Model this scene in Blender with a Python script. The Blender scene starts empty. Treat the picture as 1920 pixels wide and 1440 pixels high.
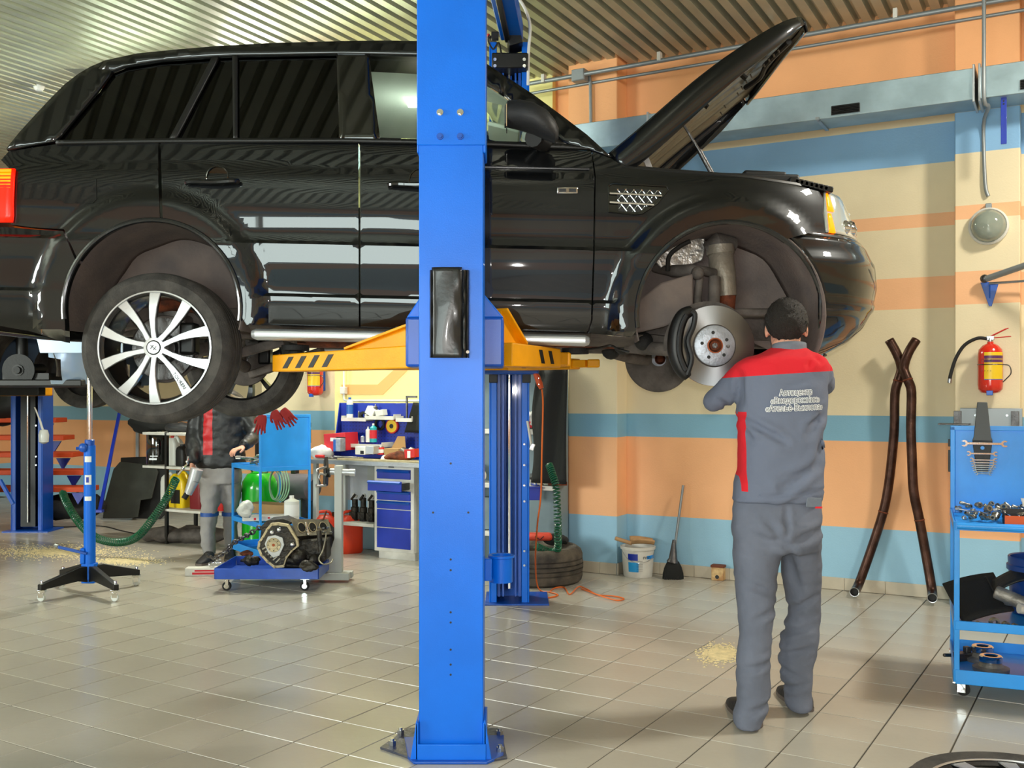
import bpy, math, random
from mathutils import Vector, Matrix, noise
from mathutils.geometry import delaunay_2d_cdt
from mathutils.bvhtree import BVHTree
R_ = random.Random(7)
PI = math.pi
SC = bpy.context.scene
COL = SC.collection

# ------------------------------------------------------------------ camera, light, exposure
F_PX, HOR, EYE = 1900.0, 742.0, 1.5          # focal length in pixels, horizon row, eye height
cd = bpy.data.cameras.new('camera'); cam = bpy.data.objects.new('camera', cd); COL.objects.link(cam)
cam.location = (0, 0, EYE); cam.rotation_euler = (PI/2, 0, 0)
cd.sensor_width = 36; cd.lens = 36*F_PX/1920; cd.shift_y = 22/1920; cd.clip_start = 0.05; cd.clip_end = 200
SC.camera = cam
SC.view_settings.view_transform = 'Standard'; SC.view_settings.look = 'None'
SC.view_settings.gamma = 1; SC.view_settings.use_curve_mapping = False
SC.view_settings.exposure = 0.18
wd = bpy.data.worlds.new('world'); SC.world = wd; wd.use_nodes = True
wd.node_tree.nodes['Background'].inputs[0].default_value = (.75, .9, 1, 1)
wd.node_tree.nodes['Background'].inputs[1].default_value = 0.6

def area(name, loc, target, sx, sy, power, color):
    l = bpy.data.lights.new(name, 'AREA'); l.shape = 'RECTANGLE'; l.size = sx; l.size_y = sy
    l.energy = power; l.color = color
    o = bpy.data.objects.new(name, l); COL.objects.link(o); o.location = loc
    o.rotation_euler = (Vector(target)-Vector(loc)).to_track_quat('-Z', 'Y').to_euler()
    return o
def point(name, loc, power, color, rad):
    l = bpy.data.lights.new(name, 'POINT'); l.energy = power; l.color = color; l.shadow_soft_size = rad
    o = bpy.data.objects.new(name, l); COL.objects.link(o); o.location = loc
    return o
point('camera_flash', (0.03, -0.02, 1.58), 230, (1, .97, .92), .03)
area('gate_daylight', (-2.7, -3.7, 2.0), (-1.2, 5, 1.9), 3.4, 1.9, 230, (.86, 1, .95))
area('side_daylight', (-10.0, .4, 2.6), (-3, 6.5, 4.2), 3.0, 1.8, 600, (.92, 1, .93))
area('right_ceiling_lamp', (3.9, 4.9, 4.1), (1.9, 4.9, 0), .5, .35, 110, (1, .95, .82))
area('back_ceiling_lamp', (-2.6, 10.0, 4.15), (-2.8, 8.0, 0), .5, .3, 120, (1, .98, .88))
area('bench_lamp', (-.75, 8.3, 2.5), (-1.15, 9.3, 1.3), .9, .15, 22, (1, .98, .8))

# ------------------------------------------------------------------ helpers
def P(px, py, D):
    return Vector(((px-960)*D/F_PX, D, EYE+(HOR-py)*D/F_PX))
def lin(h):
    h = h.lstrip('#'); out = []
    for i in (0, 2, 4):
        c = int(h[i:i+2], 16)/255
        out.append(c/12.92 if c <= .04045 else ((c+.055)/1.055)**2.4)
    return out
def mat(name, hexc, rough=.5, metal=0., bump=0., bscale=60., var=0., vscale=4., coat=0., dirt=None, spec=.5, coat_rough=.05):
    m = bpy.data.materials.new(name); m.use_nodes = True; nt = m.node_tree; b = nt.nodes['Principled BSDF']
    c = lin(hexc)
    b.inputs['Base Color'].default_value = (*c, 1); b.inputs['Roughness'].default_value = rough
    b.inputs['Metallic'].default_value = metal; b.inputs['Coat Weight'].default_value = coat
    b.inputs['Coat Roughness'].default_value = coat_rough
    b.inputs['Specular IOR Level'].default_value = spec
    tc = nt.nodes.new('ShaderNodeTexCoord')
    if var > 0 or dirt:
        n = nt.nodes.new('ShaderNodeTexNoise'); n.inputs['Scale'].default_value = vscale; n.inputs['Detail'].default_value = 6
        nt.links.new(tc.outputs['Object'], n.inputs['Vector'])
        rp = nt.nodes.new('ShaderNodeValToRGB')
        rp.color_ramp.elements[0].position = .35; rp.color_ramp.elements[1].position = .68
        d = lin(dirt) if dirt else [x*(1-var) for x in c]
        rp.color_ramp.elements[0].color = (*d, 1)
        rp.color_ramp.elements[1].color = (*[min(1, x*(1+var*.4)) for x in c], 1)
        nt.links.new(n.outputs['Fac'], rp.inputs['Fac']); nt.links.new(rp.outputs['Color'], b.inputs['Base Color'])
    if bump > 0:
        n2 = nt.nodes.new('ShaderNodeTexNoise'); n2.inputs['Scale'].default_value = bscale; n2.inputs['Detail'].default_value = 4
        nt.links.new(tc.outputs['Object'], n2.inputs['Vector'])
        bp = nt.nodes.new('ShaderNodeBump'); bp.inputs['Strength'].default_value = bump; bp.inputs['Distance'].default_value = .01
        nt.links.new(n2.outputs['Fac'], bp.inputs['Height']); nt.links.new(bp.outputs['Normal'], b.inputs['Normal'])
    return m
def emis(name, hexc, strength):
    m = mat(name, hexc, .3); b = m.node_tree.nodes['Principled BSDF']
    b.inputs['Emission Color'].default_value = (*lin(hexc), 1); b.inputs['Emission Strength'].default_value = strength
    return m
def glass(name, tint, refl_rough=.02, thru=.5):
    m = bpy.data.materials.new(name); m.use_nodes = True; nt = m.node_tree; nt.nodes.clear()
    o = nt.nodes.new('ShaderNodeOutputMaterial'); t = nt.nodes.new('ShaderNodeBsdfTransparent'); g = nt.nodes.new('ShaderNodeBsdfGlossy')
    c = lin(tint); t.inputs[0].default_value = (*[x*thru for x in c], 1); g.inputs['Roughness'].default_value = refl_rough
    lw = nt.nodes.new('ShaderNodeLayerWeight'); lw.inputs[0].default_value = .5; pw = nt.nodes.new('ShaderNodeMath'); pw.operation = 'POWER'; pw.inputs[1].default_value = 5
    fr = nt.nodes.new('ShaderNodeMath'); fr.operation = 'MULTIPLY_ADD'; fr.inputs[1].default_value = .95; fr.inputs[2].default_value = .045; mx = nt.nodes.new('ShaderNodeMixShader')
    nt.links.new(lw.outputs['Facing'], pw.inputs[0]); nt.links.new(pw.outputs[0], fr.inputs[0]); nt.links.new(fr.outputs[0], mx.inputs[0]); nt.links.new(t.outputs[0], mx.inputs[1]); nt.links.new(g.outputs[0], mx.inputs[2])
    nt.links.new(mx.outputs[0], o.inputs[0]); return m

class MB:
    def __init__(s, T=None): s.v = []; s.f = []; s.T = T or Matrix.Identity(4); s.mi = []; s.cm = 0
    def add(s, vs, fs):
        b = len(s.v); s.v += [s.T @ Vector(p) for p in vs]; s.f += [tuple(b+i for i in f) for f in fs]; s.mi += [s.cm]*len(fs); return s
    def box(s, x0, x1, y0, y1, z0, z1):
        return s.add([(x0,y0,z0),(x1,y0,z0),(x1,y1,z0),(x0,y1,z0),(x0,y0,z1),(x1,y0,z1),(x1,y1,z1),(x0,y1,z1)],
                     [(0,3,2,1),(4,5,6,7),(0,1,5,4),(1,2,6,5),(2,3,7,6),(3,0,4,7)])
    def cbox(s, c, d, rot=(0,0,0)):
        from mathutils import Euler
        T0 = s.T; s.T = T0 @ Matrix.Translation(c) @ Euler(rot).to_matrix().to_4x4()
        s.box(-d[0]/2, d[0]/2, -d[1]/2, d[1]/2, -d[2]/2, d[2]/2); s.T = T0; return s
    def bar(s, a, b, w, h, up=(0,0,1)):
        a = Vector(a); b = Vector(b); d = (b-a); L = d.length; d.normalize(); up = Vector(up)
        if abs(d.dot(up)) > .98: up = Vector((1,0,0))
        x = d.cross(up).normalized(); z = x.cross(d)
        vs = []
        for q in (a, b):
            for (i, j) in ((-1,-1),(1,-1),(1,1),(-1,1)): vs.append(q + x*i*w/2 + z*j*h/2)
        return s.add(vs, [(0,1,2,3),(7,6,5,4),(0,4,5,1),(1,5,6,2),(2,6,7,3),(3,7,4,0)])
    def cyl(s, a, b, r, r2=None, n=16, caps=True):
        return s.tube([a, b], [r, r if r2 is None else r2], n, caps)
    def tube(s, path, r, n=10, caps=True, closed=False):
        pts = [Vector(p) for p in path]; m = len(pts)
        rs = r if isinstance(r, (list, tuple)) else [r]*m
        vs = []; fs = []; prev = None
        for i, p in enumerate(pts):
            if closed: t = pts[(i+1) % m]-pts[i-1]
            else: t = pts[min(i+1, m-1)]-pts[max(i-1, 0)]
            if t.length < 1e-9: t = Vector((0,0,1))
            t.normalize()
            if prev is None:
                x = t.orthogonal().normalized()
            else:
                x = prev - t*prev.dot(t)
                if x.length < 1e-6: x = t.orthogonal()
                x.normalize()
            prev = x; y = t.cross(x)
            for k in range(n):
                a = 2*PI*k/n; vs.append(p + (x*math.cos(a)+y*math.sin(a))*rs[i])
        for i in range(m if closed else m-1):
            j = (i+1) % m
            for k in range(n): fs.append((i*n+k, i*n+(k+1) % n, j*n+(k+1) % n, j*n+k))
        if caps and not closed: fs.append(tuple(range(n))[::-1]); fs.append(tuple((m-1)*n+k for k in range(n)))
        return s.add(vs, fs)
    def lathe(s, prof, c=(0,0,0), axis=(0,0,1), n=32, a0=0, a1=2*PI):
        c = Vector(c); ax = Vector(axis).normalized(); x = ax.orthogonal().normalized(); y = ax.cross(x)
        full = abs(a1-a0-2*PI) < 1e-6; cols = n if full else n+1; vs = []; fs = []
        for (r, h) in prof:
            for k in range(cols):
                a = a0+(a1-a0)*k/n; vs.append(c+ax*h+(x*math.cos(a)+y*math.sin(a))*r)
        for i in range(len(prof)-1):
            for k in range(n):
                k2 = (k+1) % cols; fs.append((i*cols+k, i*cols+k2, (i+1)*cols+k2, (i+1)*cols+k))
        return s.add(vs, fs)
    def prism(s, poly, fn, d):
        """poly 2D; fn(x,y,t)->3D with t in {0,1}*d"""
        n = len(poly); vs = [fn(p[0], p[1], 0) for p in poly]+[fn(p[0], p[1], d) for p in poly]
        fs = [tuple(range(n))[::-1], tuple(range(n, 2*n))]+[(i, (i+1) % n, n+(i+1) % n, n+i) for i in range(n)]
        return s.add(vs, fs)
    def grid(s, fn, nu, nv, cu=False, cv=False):
        vs = [fn(i/(nu if cu else nu-1), j/(nv if cv else nv-1)) for i in range(nu) for j in range(nv)]; fs = []
        for i in range(nu if cu else nu-1):
            for j in range(nv if cv else nv-1):
                i2 = (i+1) % nu; j2 = (j+1) % nv; fs.append((i*nv+j, i2*nv+j, i2*nv+j2, i*nv+j2))
        return s.add(vs, fs)
    def sphere(s, c, r, n=16, sq=(1,1,1)):
        c = Vector(c); m = max(6, n//2)
        vs = [c+Vector((0,0,r*sq[2]))]; fs = []
        for i in range(1, m):
            a = PI*i/m
            for k in range(n):
                b = 2*PI*k/n; vs.append(c+Vector((r*sq[0]*math.sin(a)*math.cos(b), r*sq[1]*math.sin(a)*math.sin(b), r*sq[2]*math.cos(a))))
        vs.append(c-Vector((0,0,r*sq[2])))
        for k in range(n): fs.append((0, 1+k, 1+(k+1) % n))
        for i in range(m-2):
            for k in range(n): fs.append((1+i*n+k, 1+(i+1)*n+k, 1+(i+1)*n+(k+1) % n, 1+i*n+(k+1) % n))
        L = len(vs)-1
        for k in range(n): fs.append((1+(m-2)*n+k, L, 1+(m-2)*n+(k+1) % n))
        return s.add(vs, fs)
    def loft(s, rings, caps=True):
        n = len(rings[0]); vs = [p for r in rings for p in r]; fs = []
        for i in range(len(rings)-1):
            for k in range(n): fs.append((i*n+k, i*n+(k+1) % n, (i+1)*n+(k+1) % n, (i+1)*n+k))
        if caps: fs.append(tuple(range(n))[::-1]); fs.append(tuple((len(rings)-1)*n+k for k in range(n)))
        return s.add(vs, fs)
    def build(s, name, m, parent=None, world=False, bevel=0, ang=38, kind=None, label=None, seg=2, fixn=True):
        vs = s.v
        if world and parent is not None:
            r = parent
            while r.parent: r = r.parent
            I = RM[r.name].inverted(); vs = [I @ p for p in vs]
        me = bpy.data.meshes.new(name); me.from_pydata([tuple(p) for p in vs], [], s.f)
        mats = m if isinstance(m, (list, tuple)) else [m]
        for q in mats: me.materials.append(q)
        if len(mats) > 1:
            for p, k in zip(me.polygons, s.mi): p.material_index = k
        me.validate(); me.update()
        if fixn:
            import bmesh
            bm = bmesh.new(); bm.from_mesh(me); bmesh.ops.recalc_face_normals(bm, faces=bm.faces); bm.to_mesh(me); bm.free()
        for p in me.polygons: p.use_smooth = True
        me.set_sharp_from_angle(angle=math.radians(ang))
        o = bpy.data.objects.new(name, me); COL.objects.link(o)
        if parent is not None: o.parent = parent
        if bevel > 0:
            b = o.modifiers.new('bevel', 'BEVEL'); b.width = bevel; b.segments = seg; b.limit_method = 'ANGLE'; b.angle_limit = .6
        if kind: o['kind'] = kind
        if label: o['label'] = label
        return o
RM = {}
def thing(name, label, cat, loc=(0,0,0), rz=0., group=None, rx=0., ry=0.):
    from mathutils import Euler
    o = bpy.data.objects.new(name, None); COL.objects.link(o); o.empty_display_size = .1
    o.location = loc; o.rotation_euler = (rx, ry, rz); o['label'] = label; o['category'] = cat
    if group: o['group'] = group
    RM[o.name] = Matrix.Translation(loc) @ Euler((rx, ry, rz)).to_matrix().to_4x4()
    return o
def tag(o, label, cat, group=None, loc=None, rz=0.):
    o['label'] = label; o['category'] = cat
    if group: o['group'] = group
    if loc is not None: o.location = loc
    if rz: o.rotation_euler.z = rz
    return o
def dup(o, parent=None, loc=None, rz=None, label=None, group=None):
    c = o.copy(); COL.objects.link(c)
    if parent is not None: c.parent = parent
    if loc is not None: c.location = loc
    if rz is not None: c.rotation_euler.z = rz
    if label: c['label'] = label
    if group: c['group'] = group
    for ch in list(o.children): dup(ch, c)
    return c
def apply_mods(o):
    dg = bpy.context.evaluated_depsgraph_get(); dg.update()
    me = bpy.data.meshes.new_from_object(o.evaluated_get(dg)); o.modifiers.clear(); o.data = me
    for p in me.polygons: p.use_smooth = True
    return o
def remesh(o, vox, smooth=6, fac=.6):
    m = o.modifiers.new('r', 'REMESH'); m.mode = 'VOXEL'; m.voxel_size = vox
    if smooth:
        q = o.modifiers.new('s', 'SMOOTH'); q.iterations = smooth; q.factor = fac
    return apply_mods(o)
def text_mesh(body, size, depth=.001, align='CENTER', offset=0.):
    c = bpy.data.curves.new('txt', 'FONT'); c.body = body; c.size = size; c.extrude = depth; c.align_x = align; c.offset = offset
    c.resolution_u = 3
    o = bpy.data.objects.new('txt', c); COL.objects.link(o)
    dg = bpy.context.evaluated_depsgraph_get(); dg.update()
    me = bpy.data.meshes.new_from_object(o.evaluated_get(dg))
    vs = [v.co.copy() for v in me.vertices]; fs = [tuple(p.vertices) for p in me.polygons]
    bpy.data.objects.remove(o); bpy.data.curves.remove(c); bpy.data.meshes.remove(me)
    return vs, fs
_gl = {}
def _glyph(ch):
    if ch not in _gl: _gl[ch] = text_mesh(ch, 1., 0, 'LEFT')
    return _gl[ch]
def cyr_mesh(body, size):
    """a line set letter by letter; the two letters the font fills badly are drawn from their strokes"""
    def span(vs): return min(v.x for v in vs), max(v.x for v in vs)
    wxx = span(text_mesh('oo', 1., 0, 'LEFT')[0])[1]; sw = .085; xh = max(v.y for v in _glyph('\u043f')[0])
    V = []; Fc = []; x = 0
    def box(x0, y0, x1, y1): n = len(V); V.extend([Vector((x0, y0, 0)), Vector((x1, y0, 0)), Vector((x1, y1, 0)), Vector((x0, y1, 0))]); Fc.append((n, n+1, n+2, n+3))
    for ch in body:
        base = '\u043f' if ch in '\u043d\u044b\u044c' else ch; vs, fs = _glyph(base)
        adv = span(text_mesh('o'+base+'o', 1., 0, 'LEFT')[0])[1]-wxx; a, b_ = span(vs)
        if ch == '\u043d': box(x+a, 0, x+a+sw, xh); box(x+b_-sw, 0, x+b_, xh); box(x+a+sw, xh*.44, x+b_-sw, xh*.44+sw)
        elif base != ch: box(x+a, 0, x+a+sw, xh); box(x+a+sw, 0, x+b_, sw); box(x+a+sw, xh*.52, x+b_, xh*.52+sw); box(x+b_-sw*.9, sw, x+b_, xh*.52)
        else: n = len(V); V.extend([v+Vector((x, 0, 0)) for v in vs]); Fc.extend([tuple(i+n for i in f) for f in fs])
        if ch == '\u044b': box(x+b_+.06, 0, x+b_+.06+sw, xh); adv += .06+sw
        x += adv
    return [Vector(((v.x-x/2)*size, v.y*size, 0)) for v in V], Fc
def put_text(mb, body, size, T, depth=.001, align='CENTER', offset=0.):
    vs, fs = text_mesh(body, size, depth, align, offset)
    T0 = mb.T; mb.T = T0 @ T; mb.add(vs, fs); mb.T = T0
# text standing up, facing -Y (the camera) at c
def TUP(c, rz=0., tilt=0.): return Matrix.Translation(c) @ Matrix.Rotation(rz, 4, 'Z') @ Matrix.Rotation(PI/2, 4, 'X') @ Matrix.Rotation(tilt, 4, 'Z')
def smooth_path(pts, k=6):
    pts = [Vector(p) for p in pts]; out = []
    for i in range(len(pts)-1):
        p0 = pts[max(i-1, 0)]; p1 = pts[i]; p2 = pts[i+1]; p3 = pts[min(i+2, len(pts)-1)]
        for j in range(k):
            t = j/k; t2 = t*t; t3 = t2*t
            out.append(.5*((2*p1)+(-p0+p2)*t+(2*p0-5*p1+4*p2-p3)*t2+(-p0+3*p1-3*p2+p3)*t3))
    out.append(pts[-1]); return out
def rows_loft(mb, rows, n=24, power=2.3):
    """rows: (xl, xr, py, D, half_depth) -> stacked super-ellipse rings, a closed body"""
    rings = []
    for (xl, xr, py, D, hd) in rows:
        a = P(xl, py, D); b = P(xr, py, D); c = (a+b)/2; rx = (b-a).length/2; ring = []
        for k in range(n):
            t = 2*PI*k/n; ct, st = math.cos(t), math.sin(t)
            ring.append(c+Vector((rx*math.copysign(abs(ct)**(2/power), ct), hd*math.copysign(abs(st)**(2/power), st), 0)))
        rings.append(ring)
    mb.loft(rings)

# room frame: u runs along the back wall to the right, v runs into the wall
TH = math.radians(28.8); CU, SU = math.cos(TH), math.sin(TH)
def UV(u, v, z=0.): return Vector((CU*u+SU*v, -SU*u+CU*v, z))
ROOM = Matrix.Rotation(-TH, 4, 'Z')
def onwall(px, py, v):
    k = (px-960)/F_PX; D = v/(SU*k+CU); p = P(px, py, D); return Vector((CU*p.x-SU*p.y, v, p.z))   # (u, v, z) in the room frame

# ------------------------------------------------------------------ materials
M = {}
def mm(k, *a, **kw): M[k] = mat(k, *a, **kw); return M[k]
mm('blue', '006be0', .38, 0, .05, 200, .1, 3, coat=.04, spec=.35)
mm('blue_dark', '0650b4', .38, 0, .05, 200, .2, 3, coat=.08)
mm('blue_bright', '2899f2', .4, 0, .08, 250, .1, 5, coat=.2)
mm('navy', '1130a8', .38, 0, 0, 1, .15, 6, coat=.2)
mm('yellow', 'f6a600', .45, 0, .1, 120, .1, 7, spec=.3)
mm('black', '0c0c0c', .5); mm('black_rubber', '161514', .75, 0, .3, 150)
mm('paint', '101215', .42, .75, 0, 1, coat=1., spec=.4, coat_rough=.02)
mm('paint_grey', '242629', .2, .5, 0, 1, coat=.8)
mm('black_gloss', '050505', .08, 0, coat=1.)
mm('trim', '101010', .45)
mm('liner', '5c5452', .9, 0, .4, 70, .35, 6, dirt='776a64')
mm('liner_light', '8a8580', .6, 0, .6, 30, .5, 12, dirt='55504b')
mm('under', '625a55', .75, 0, .4, 60, .3, 8, dirt='3c3632')
mm('steel', 'b9bbbd', .28, 1., .1, 200, .1, 20); mm('steel_dark', '6a6868', .4, 1., .3, 80, .3, 12)
mm('rotor', '86888a', .3, 1.); mm('hub_face', 'b4b8c2', .5, .7, .2, 100, .2, 30)
mm('rust', '7a3a1c', .8, .2, .4, 90, .3, 20, dirt='4a2413'); mm('copper', 'a0522d', .6, .5, .2, 90)
mm('alloy', 'd8dadd', .3, .85, 0, 1); mm('alloy_dark', '101114', .3, .3, coat=.5)
mm('chrome', 'e6e8ea', .08, 1.); mm('silver', 'c6c9cc', .35, .6)
mm('tire', '2c2a28', .85, 0, .35, 130, .2, 14, dirt='4a4642')
mm('tire_wall', '201f1e', .7, 0, .15, 130, .2, 14, dirt='34302c')
mm('galv', 'a9bcc4', .38, .75, .12, 18, .18, 5); mm('ceiling', 'b6b8a6', .38, .45, .05, 40, .2, 2)
mm('pipe', '8f9496', .45, .5); mm('white', 'e6e6e2', .45); mm('white_dirty', 'dcd9d0', .6, 0, .1, 60, .15, 8)
mm('grout', '4b453c', .9); mm('plaster', 'c9c4b4', .8)
mm('skin', 'd59a80', .55, 0, .15, 120); mm('hair', '1a120c', .6, 0, .8, 250)
mm('fabric_grey', '6f7580', .9, 0, .5, 26, .12, 7); mm('fabric_dark', '232425', .6, 0, .5, 22, .2, 8)
mm('trouser', '6a6f7e', .92, 0, .5, 22, .16, 6); mm('trouser_light', 'a39f9d', .92, 0, .5, 22, .16, 6)
mm('red', 'c81e1a', .5, 0, .1, 40); mm('red_fab', 'e0202c', .85, 0, .4, 30); mm('red_gloss', 'd22a14', .2, coat=.6)
mm('glove_red', '8c1c1c', .85, 0, .4, 30); mm('shoe', '1d1a1a', .6, 0, .3, 60); mm('sole', '6a5f58', .8)
mm('green', '16b41e', .25, coat=.6); mm('hose_green', '0e5a3c', .35, coat=.3)
mm('can_yellow', 'f0cc08', .4, coat=.2); mm('can_red', 'e03c18', .4, coat=.2); mm('can_white', 'd9dad2', .5)
mm('can_maroon', '7c1820', .5); mm('cardboard', 'b08c5c', .85, 0, .1, 30, .1, 6); mm('wood', 'c49a6c', .7, 0, .2, 40, .25, 9)
mm('exhaust', '52382e', .38, .75, .15, 90, .3, 14, dirt='3a251d'); mm('sawdust', 'ecd9a8', .95, 0, .8, 120, .2, 20)
mm('orange', 'e85a14', .6); mm('orange_rack', 'd04a18', .6); mm('orange_cord', 'e06a1c', .5)
mm('cabinet_grey', '7e929a', .5, 0, .05, 40, .12, 4); mm('black_cloth', '101210', .8, 0, .4, 18)
mm('mat_rubber', '33352f', .6, 0, .6, 9, .25, 5); mm('engine', '191817', .45, .5, .8, 45, .4, 14, dirt='3a342b')
mm('engine_alu', 'a09a88', .45, .7, .3, 60, .3, 16); mm('engine_plate', 'b8b8b4', .45, .5, .1, 60)
mm('gasket', 'c8b892', .6, .2, .2, 90, .2, 20)
mm('bench_top', '8f9088', .5, .3, .1, 30, .3, 5); mm('bench_grey', 'b7bab4', .5)
mm('drum_blue', '0c3f8c', .4, coat=.2); mm('dirty_alu', '98938c', .5, .6, .4, 50, .4, 14)
mm('tool', 'a5a29a', .3, .9, .2, 80, .3, 20); mm('headliner', 'dfe8da', .9, 0, .1, 60); mm('seat_tan', 'ccd0c0', .8, 0, .1, 30)
mm('plastic_dark', '1b1c1e', .55, 0, .15, 60); mm('body_silver', '9fb4cc', .2, .4, coat=.8)
mm('label_yellow', 'e8c020', .4); mm('label_blue', '2a62b4', .4); mm('label_purple', '5a2c5c', .4)
mm('teal', '24a0a8', .35); mm('paper', 'e8e8e4', .7); mm('red_print', 'cc2430', .6); mm('blue_print', '1e4f9c', .5)
mm('clear_plastic', 'cfd2cc', .25, 0, .3, 30); mm('rag', 'c9c2b4', .95, 0, .8, 30, .2, 10)
M['glass_clear'] = glass('glass_clear', 'eef8f2', thru=.95); M['glass_tint'] = glass('glass_tint', '10140f', .03, .5)
_nt = M['rotor'].node_tree; _t = _nt.nodes.new('ShaderNodeTangent'); _t.direction_type = 'RADIAL'; _t.axis = 'Y'
_b = _nt.nodes['Principled BSDF']; _b.inputs['Anisotropic'].default_value = .8; _nt.links.new(_t.outputs[0], _b.inputs['Tangent'])
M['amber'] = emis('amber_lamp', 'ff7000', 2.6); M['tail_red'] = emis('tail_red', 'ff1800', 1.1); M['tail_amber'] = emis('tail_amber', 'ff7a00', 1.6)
M['lamp_glass'] = mat('lamp_glass', '8d9488', .12, coat=.8)
# ------------------------------------------------------------------ the room
STRIPES = [(0, '98c4dc'), (.47, 'f6b682'), (1.143, '80b0c8'), (1.346, 'e6d6b2'), (2.137, 'f2b888'), (2.367, 'e6d6b2'), (2.742, 'f2b888'),
           (2.836, 'e6d6b2'), (3.215, '86b4dc'), (3.5, 'e6d6b2'), (3.64, 'f6b078')]
def stripes(name, st, chevron=False):
    m = mat(name, 'ffffff', .62, 0, .12, 90); nt = m.node_tree; b = nt.nodes['Principled BSDF']
    tc = nt.nodes.new('ShaderNodeTexCoord'); sp = nt.nodes.new('ShaderNodeSeparateXYZ'); nt.links.new(tc.outputs['Object'], sp.inputs[0])
    dv = nt.nodes.new('ShaderNodeMath'); dv.operation = 'DIVIDE'; dv.inputs[1].default_value = 5; nt.links.new(sp.outputs[2], dv.inputs[0])
    rp = nt.nodes.new('ShaderNodeValToRGB'); rp.color_ramp.interpolation = 'CONSTANT'; cr = rp.color_ramp
    while len(cr.elements) < len(st): cr.elements.new(1.)
    for e, (z, c) in zip(cr.elements, st): e.position = z/5; 
    for e, (z, c) in zip(cr.elements, st): e.color = (*lin(c), 1)
    nt.links.new(dv.outputs[0], rp.inputs[0])
    n = nt.nodes.new('ShaderNodeTexNoise'); n.inputs['Scale'].default_value = 2.3; n.inputs['Detail'].default_value = 5; nt.links.new(tc.outputs['Object'], n.inputs['Vector'])
    mp = nt.nodes.new('ShaderNodeMapRange'); mp.inputs[1].default_value = .3; mp.inputs[2].default_value = .7; mp.inputs[3].default_value = .93; mp.inputs[4].default_value = 1.03
    nt.links.new(n.outputs['Fac'], mp.inputs[0])
    mx = nt.nodes.new('ShaderNodeMix'); mx.data_type = 'RGBA'; mx.blend_type = 'MULTIPLY'; mx.inputs[0].default_value = 1
    nt.links.new(rp.outputs[0], mx.inputs[6]); nt.links.new(mp.outputs[0], mx.inputs[7]); nt.links.new(mx.outputs[2], b.inputs['Base Color'])
    return m
wallm = stripes('striped_wall_paint', STRIPES)
def roomobj(mb, name, m, kind='structure', **kw):
    o = mb.build(name, m, None, kind=kind, **kw); o.rotation_euler.z = -TH; return o
VW, VL = 8.08, 9.87
roomobj(MB().box(-7.3, 4.2, VW, VW+.15, -.05, 4.6), 'wall_back', wallm)
roomobj(MB().box(-14, -7.3, VL, VL+.15, -.05, 4.6), 'wall_back_left', wallm)
roomobj(MB().box(-7.45, -7.3, VW+.001, VL, -.05, 4.6), 'wall_return', wallm)
roomobj(MB().box(-14.15, -14, -4.6, VL+.15, -.05, 4.6), 'wall_left', wallm)
roomobj(MB().box(4.2, 4.35, -4.6, VW+.15, -.05, 4.6), 'wall_right', wallm)
# wall behind the camera with two glazed openings where the daylight comes in
roomobj(MB().box(-14.15, -10.6, -4.75, -4.6, -.05, 4.6).box(-7.4, -2.5, -4.75, -4.6, -.05, 4.6).box(1.3, 4.35, -4.75, -4.6, -.05, 4.6)
        .box(-10.6, -7.4, -4.75, -4.6, -.05, 1.6).box(-10.6, -7.4, -4.75, -4.6, 3.6, 4.6).box(-2.5, 1.3, -4.75, -4.6, -.05, .9)
        .box(-2.5, 1.3, -4.75, -4.6, 3.1, 4.6), 'wall_front', wallm)
def winframe(name, u0, u1, z0, z1):
    b = MB(); w = .06
    b.box(u0, u1, -4.7, -4.55, z0, z0+w).box(u0, u1, -4.7, -4.55, z1-w, z1).box(u0, u0+w, -4.7, -4.55, z0, z1).box(u1-w, u1, -4.7, -4.55, z0, z1)
    for k in (1, 2): x = u0+(u1-u0)*k/3; b.box(x-w/2, x+w/2, -4.7, -4.55, z0, z1)
    roomobj(b, name, M['white'])
winframe('window_1', -2.5, 1.3, .9, 3.1); winframe('window_2', -10.6, -7.4, 1.6, 3.6)
# pilasters
pu = [(-3.77, -3.317, 7.86), (-.716, -.297, 7.86)]
for k, (a, b_, v0) in enumerate(pu):
    roomobj(MB().box(a, b_, v0, VW, -.04, 4.5), 'trim_%d' % (k+1), wallm, bevel=.008)
# wall behind the bench: bright plain yellow panel of wall with a painted orange band
benchm = stripes('bench_wall_paint', [(0, '9cc4da'), (.45, 'b9bcc0'), (.88, 'efe39a'), (4.9, 'efe39a')])
roomobj(MB().box(-6.43, -4.0, VW-.06, VW, -.03, 4.4), 'wall_bench', benchm)
wo = [onwall(x, y, VW-.064) for x, y in ((640, 721), (708, 721), (742, 690), (768, 690), (718, 740), (640, 740))]
b = MB(); b.prism([(p.x, p.z) for p in wo], lambda x, y, t: (x, VW-.0645+t, y), .004); roomobj(b, 'trim_3', M['label_yellow'] if 0 else mat('band_orange', 'f0b06a', .6))
# ceiling: corrugated sheet, one profile swept along v
pr = []; u = -14.1
while u < 4.3:
    pr += [(u, 4.385), (u+.012, 4.33), (u+.078, 4.33), (u+.09, 4.385)]; u += .12
vs = []; fs = []
for (a, z) in pr: vs += [(a, -4.7, z), (a, VL+.1, z)]
for i in range(len(pr)-1): fs.append((2*i, 2*i+1, 2*i+3, 2*i+2))
b = MB(); b.add(vs, fs); roomobj(b, 'ceiling', M['ceiling'], ang=10, fixn=False)
roomobj(MB().box(-14.1, 4.3, -4.7, VL+.1, 4.46, 4.5), 'ceiling_slab', M['plaster'])

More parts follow.
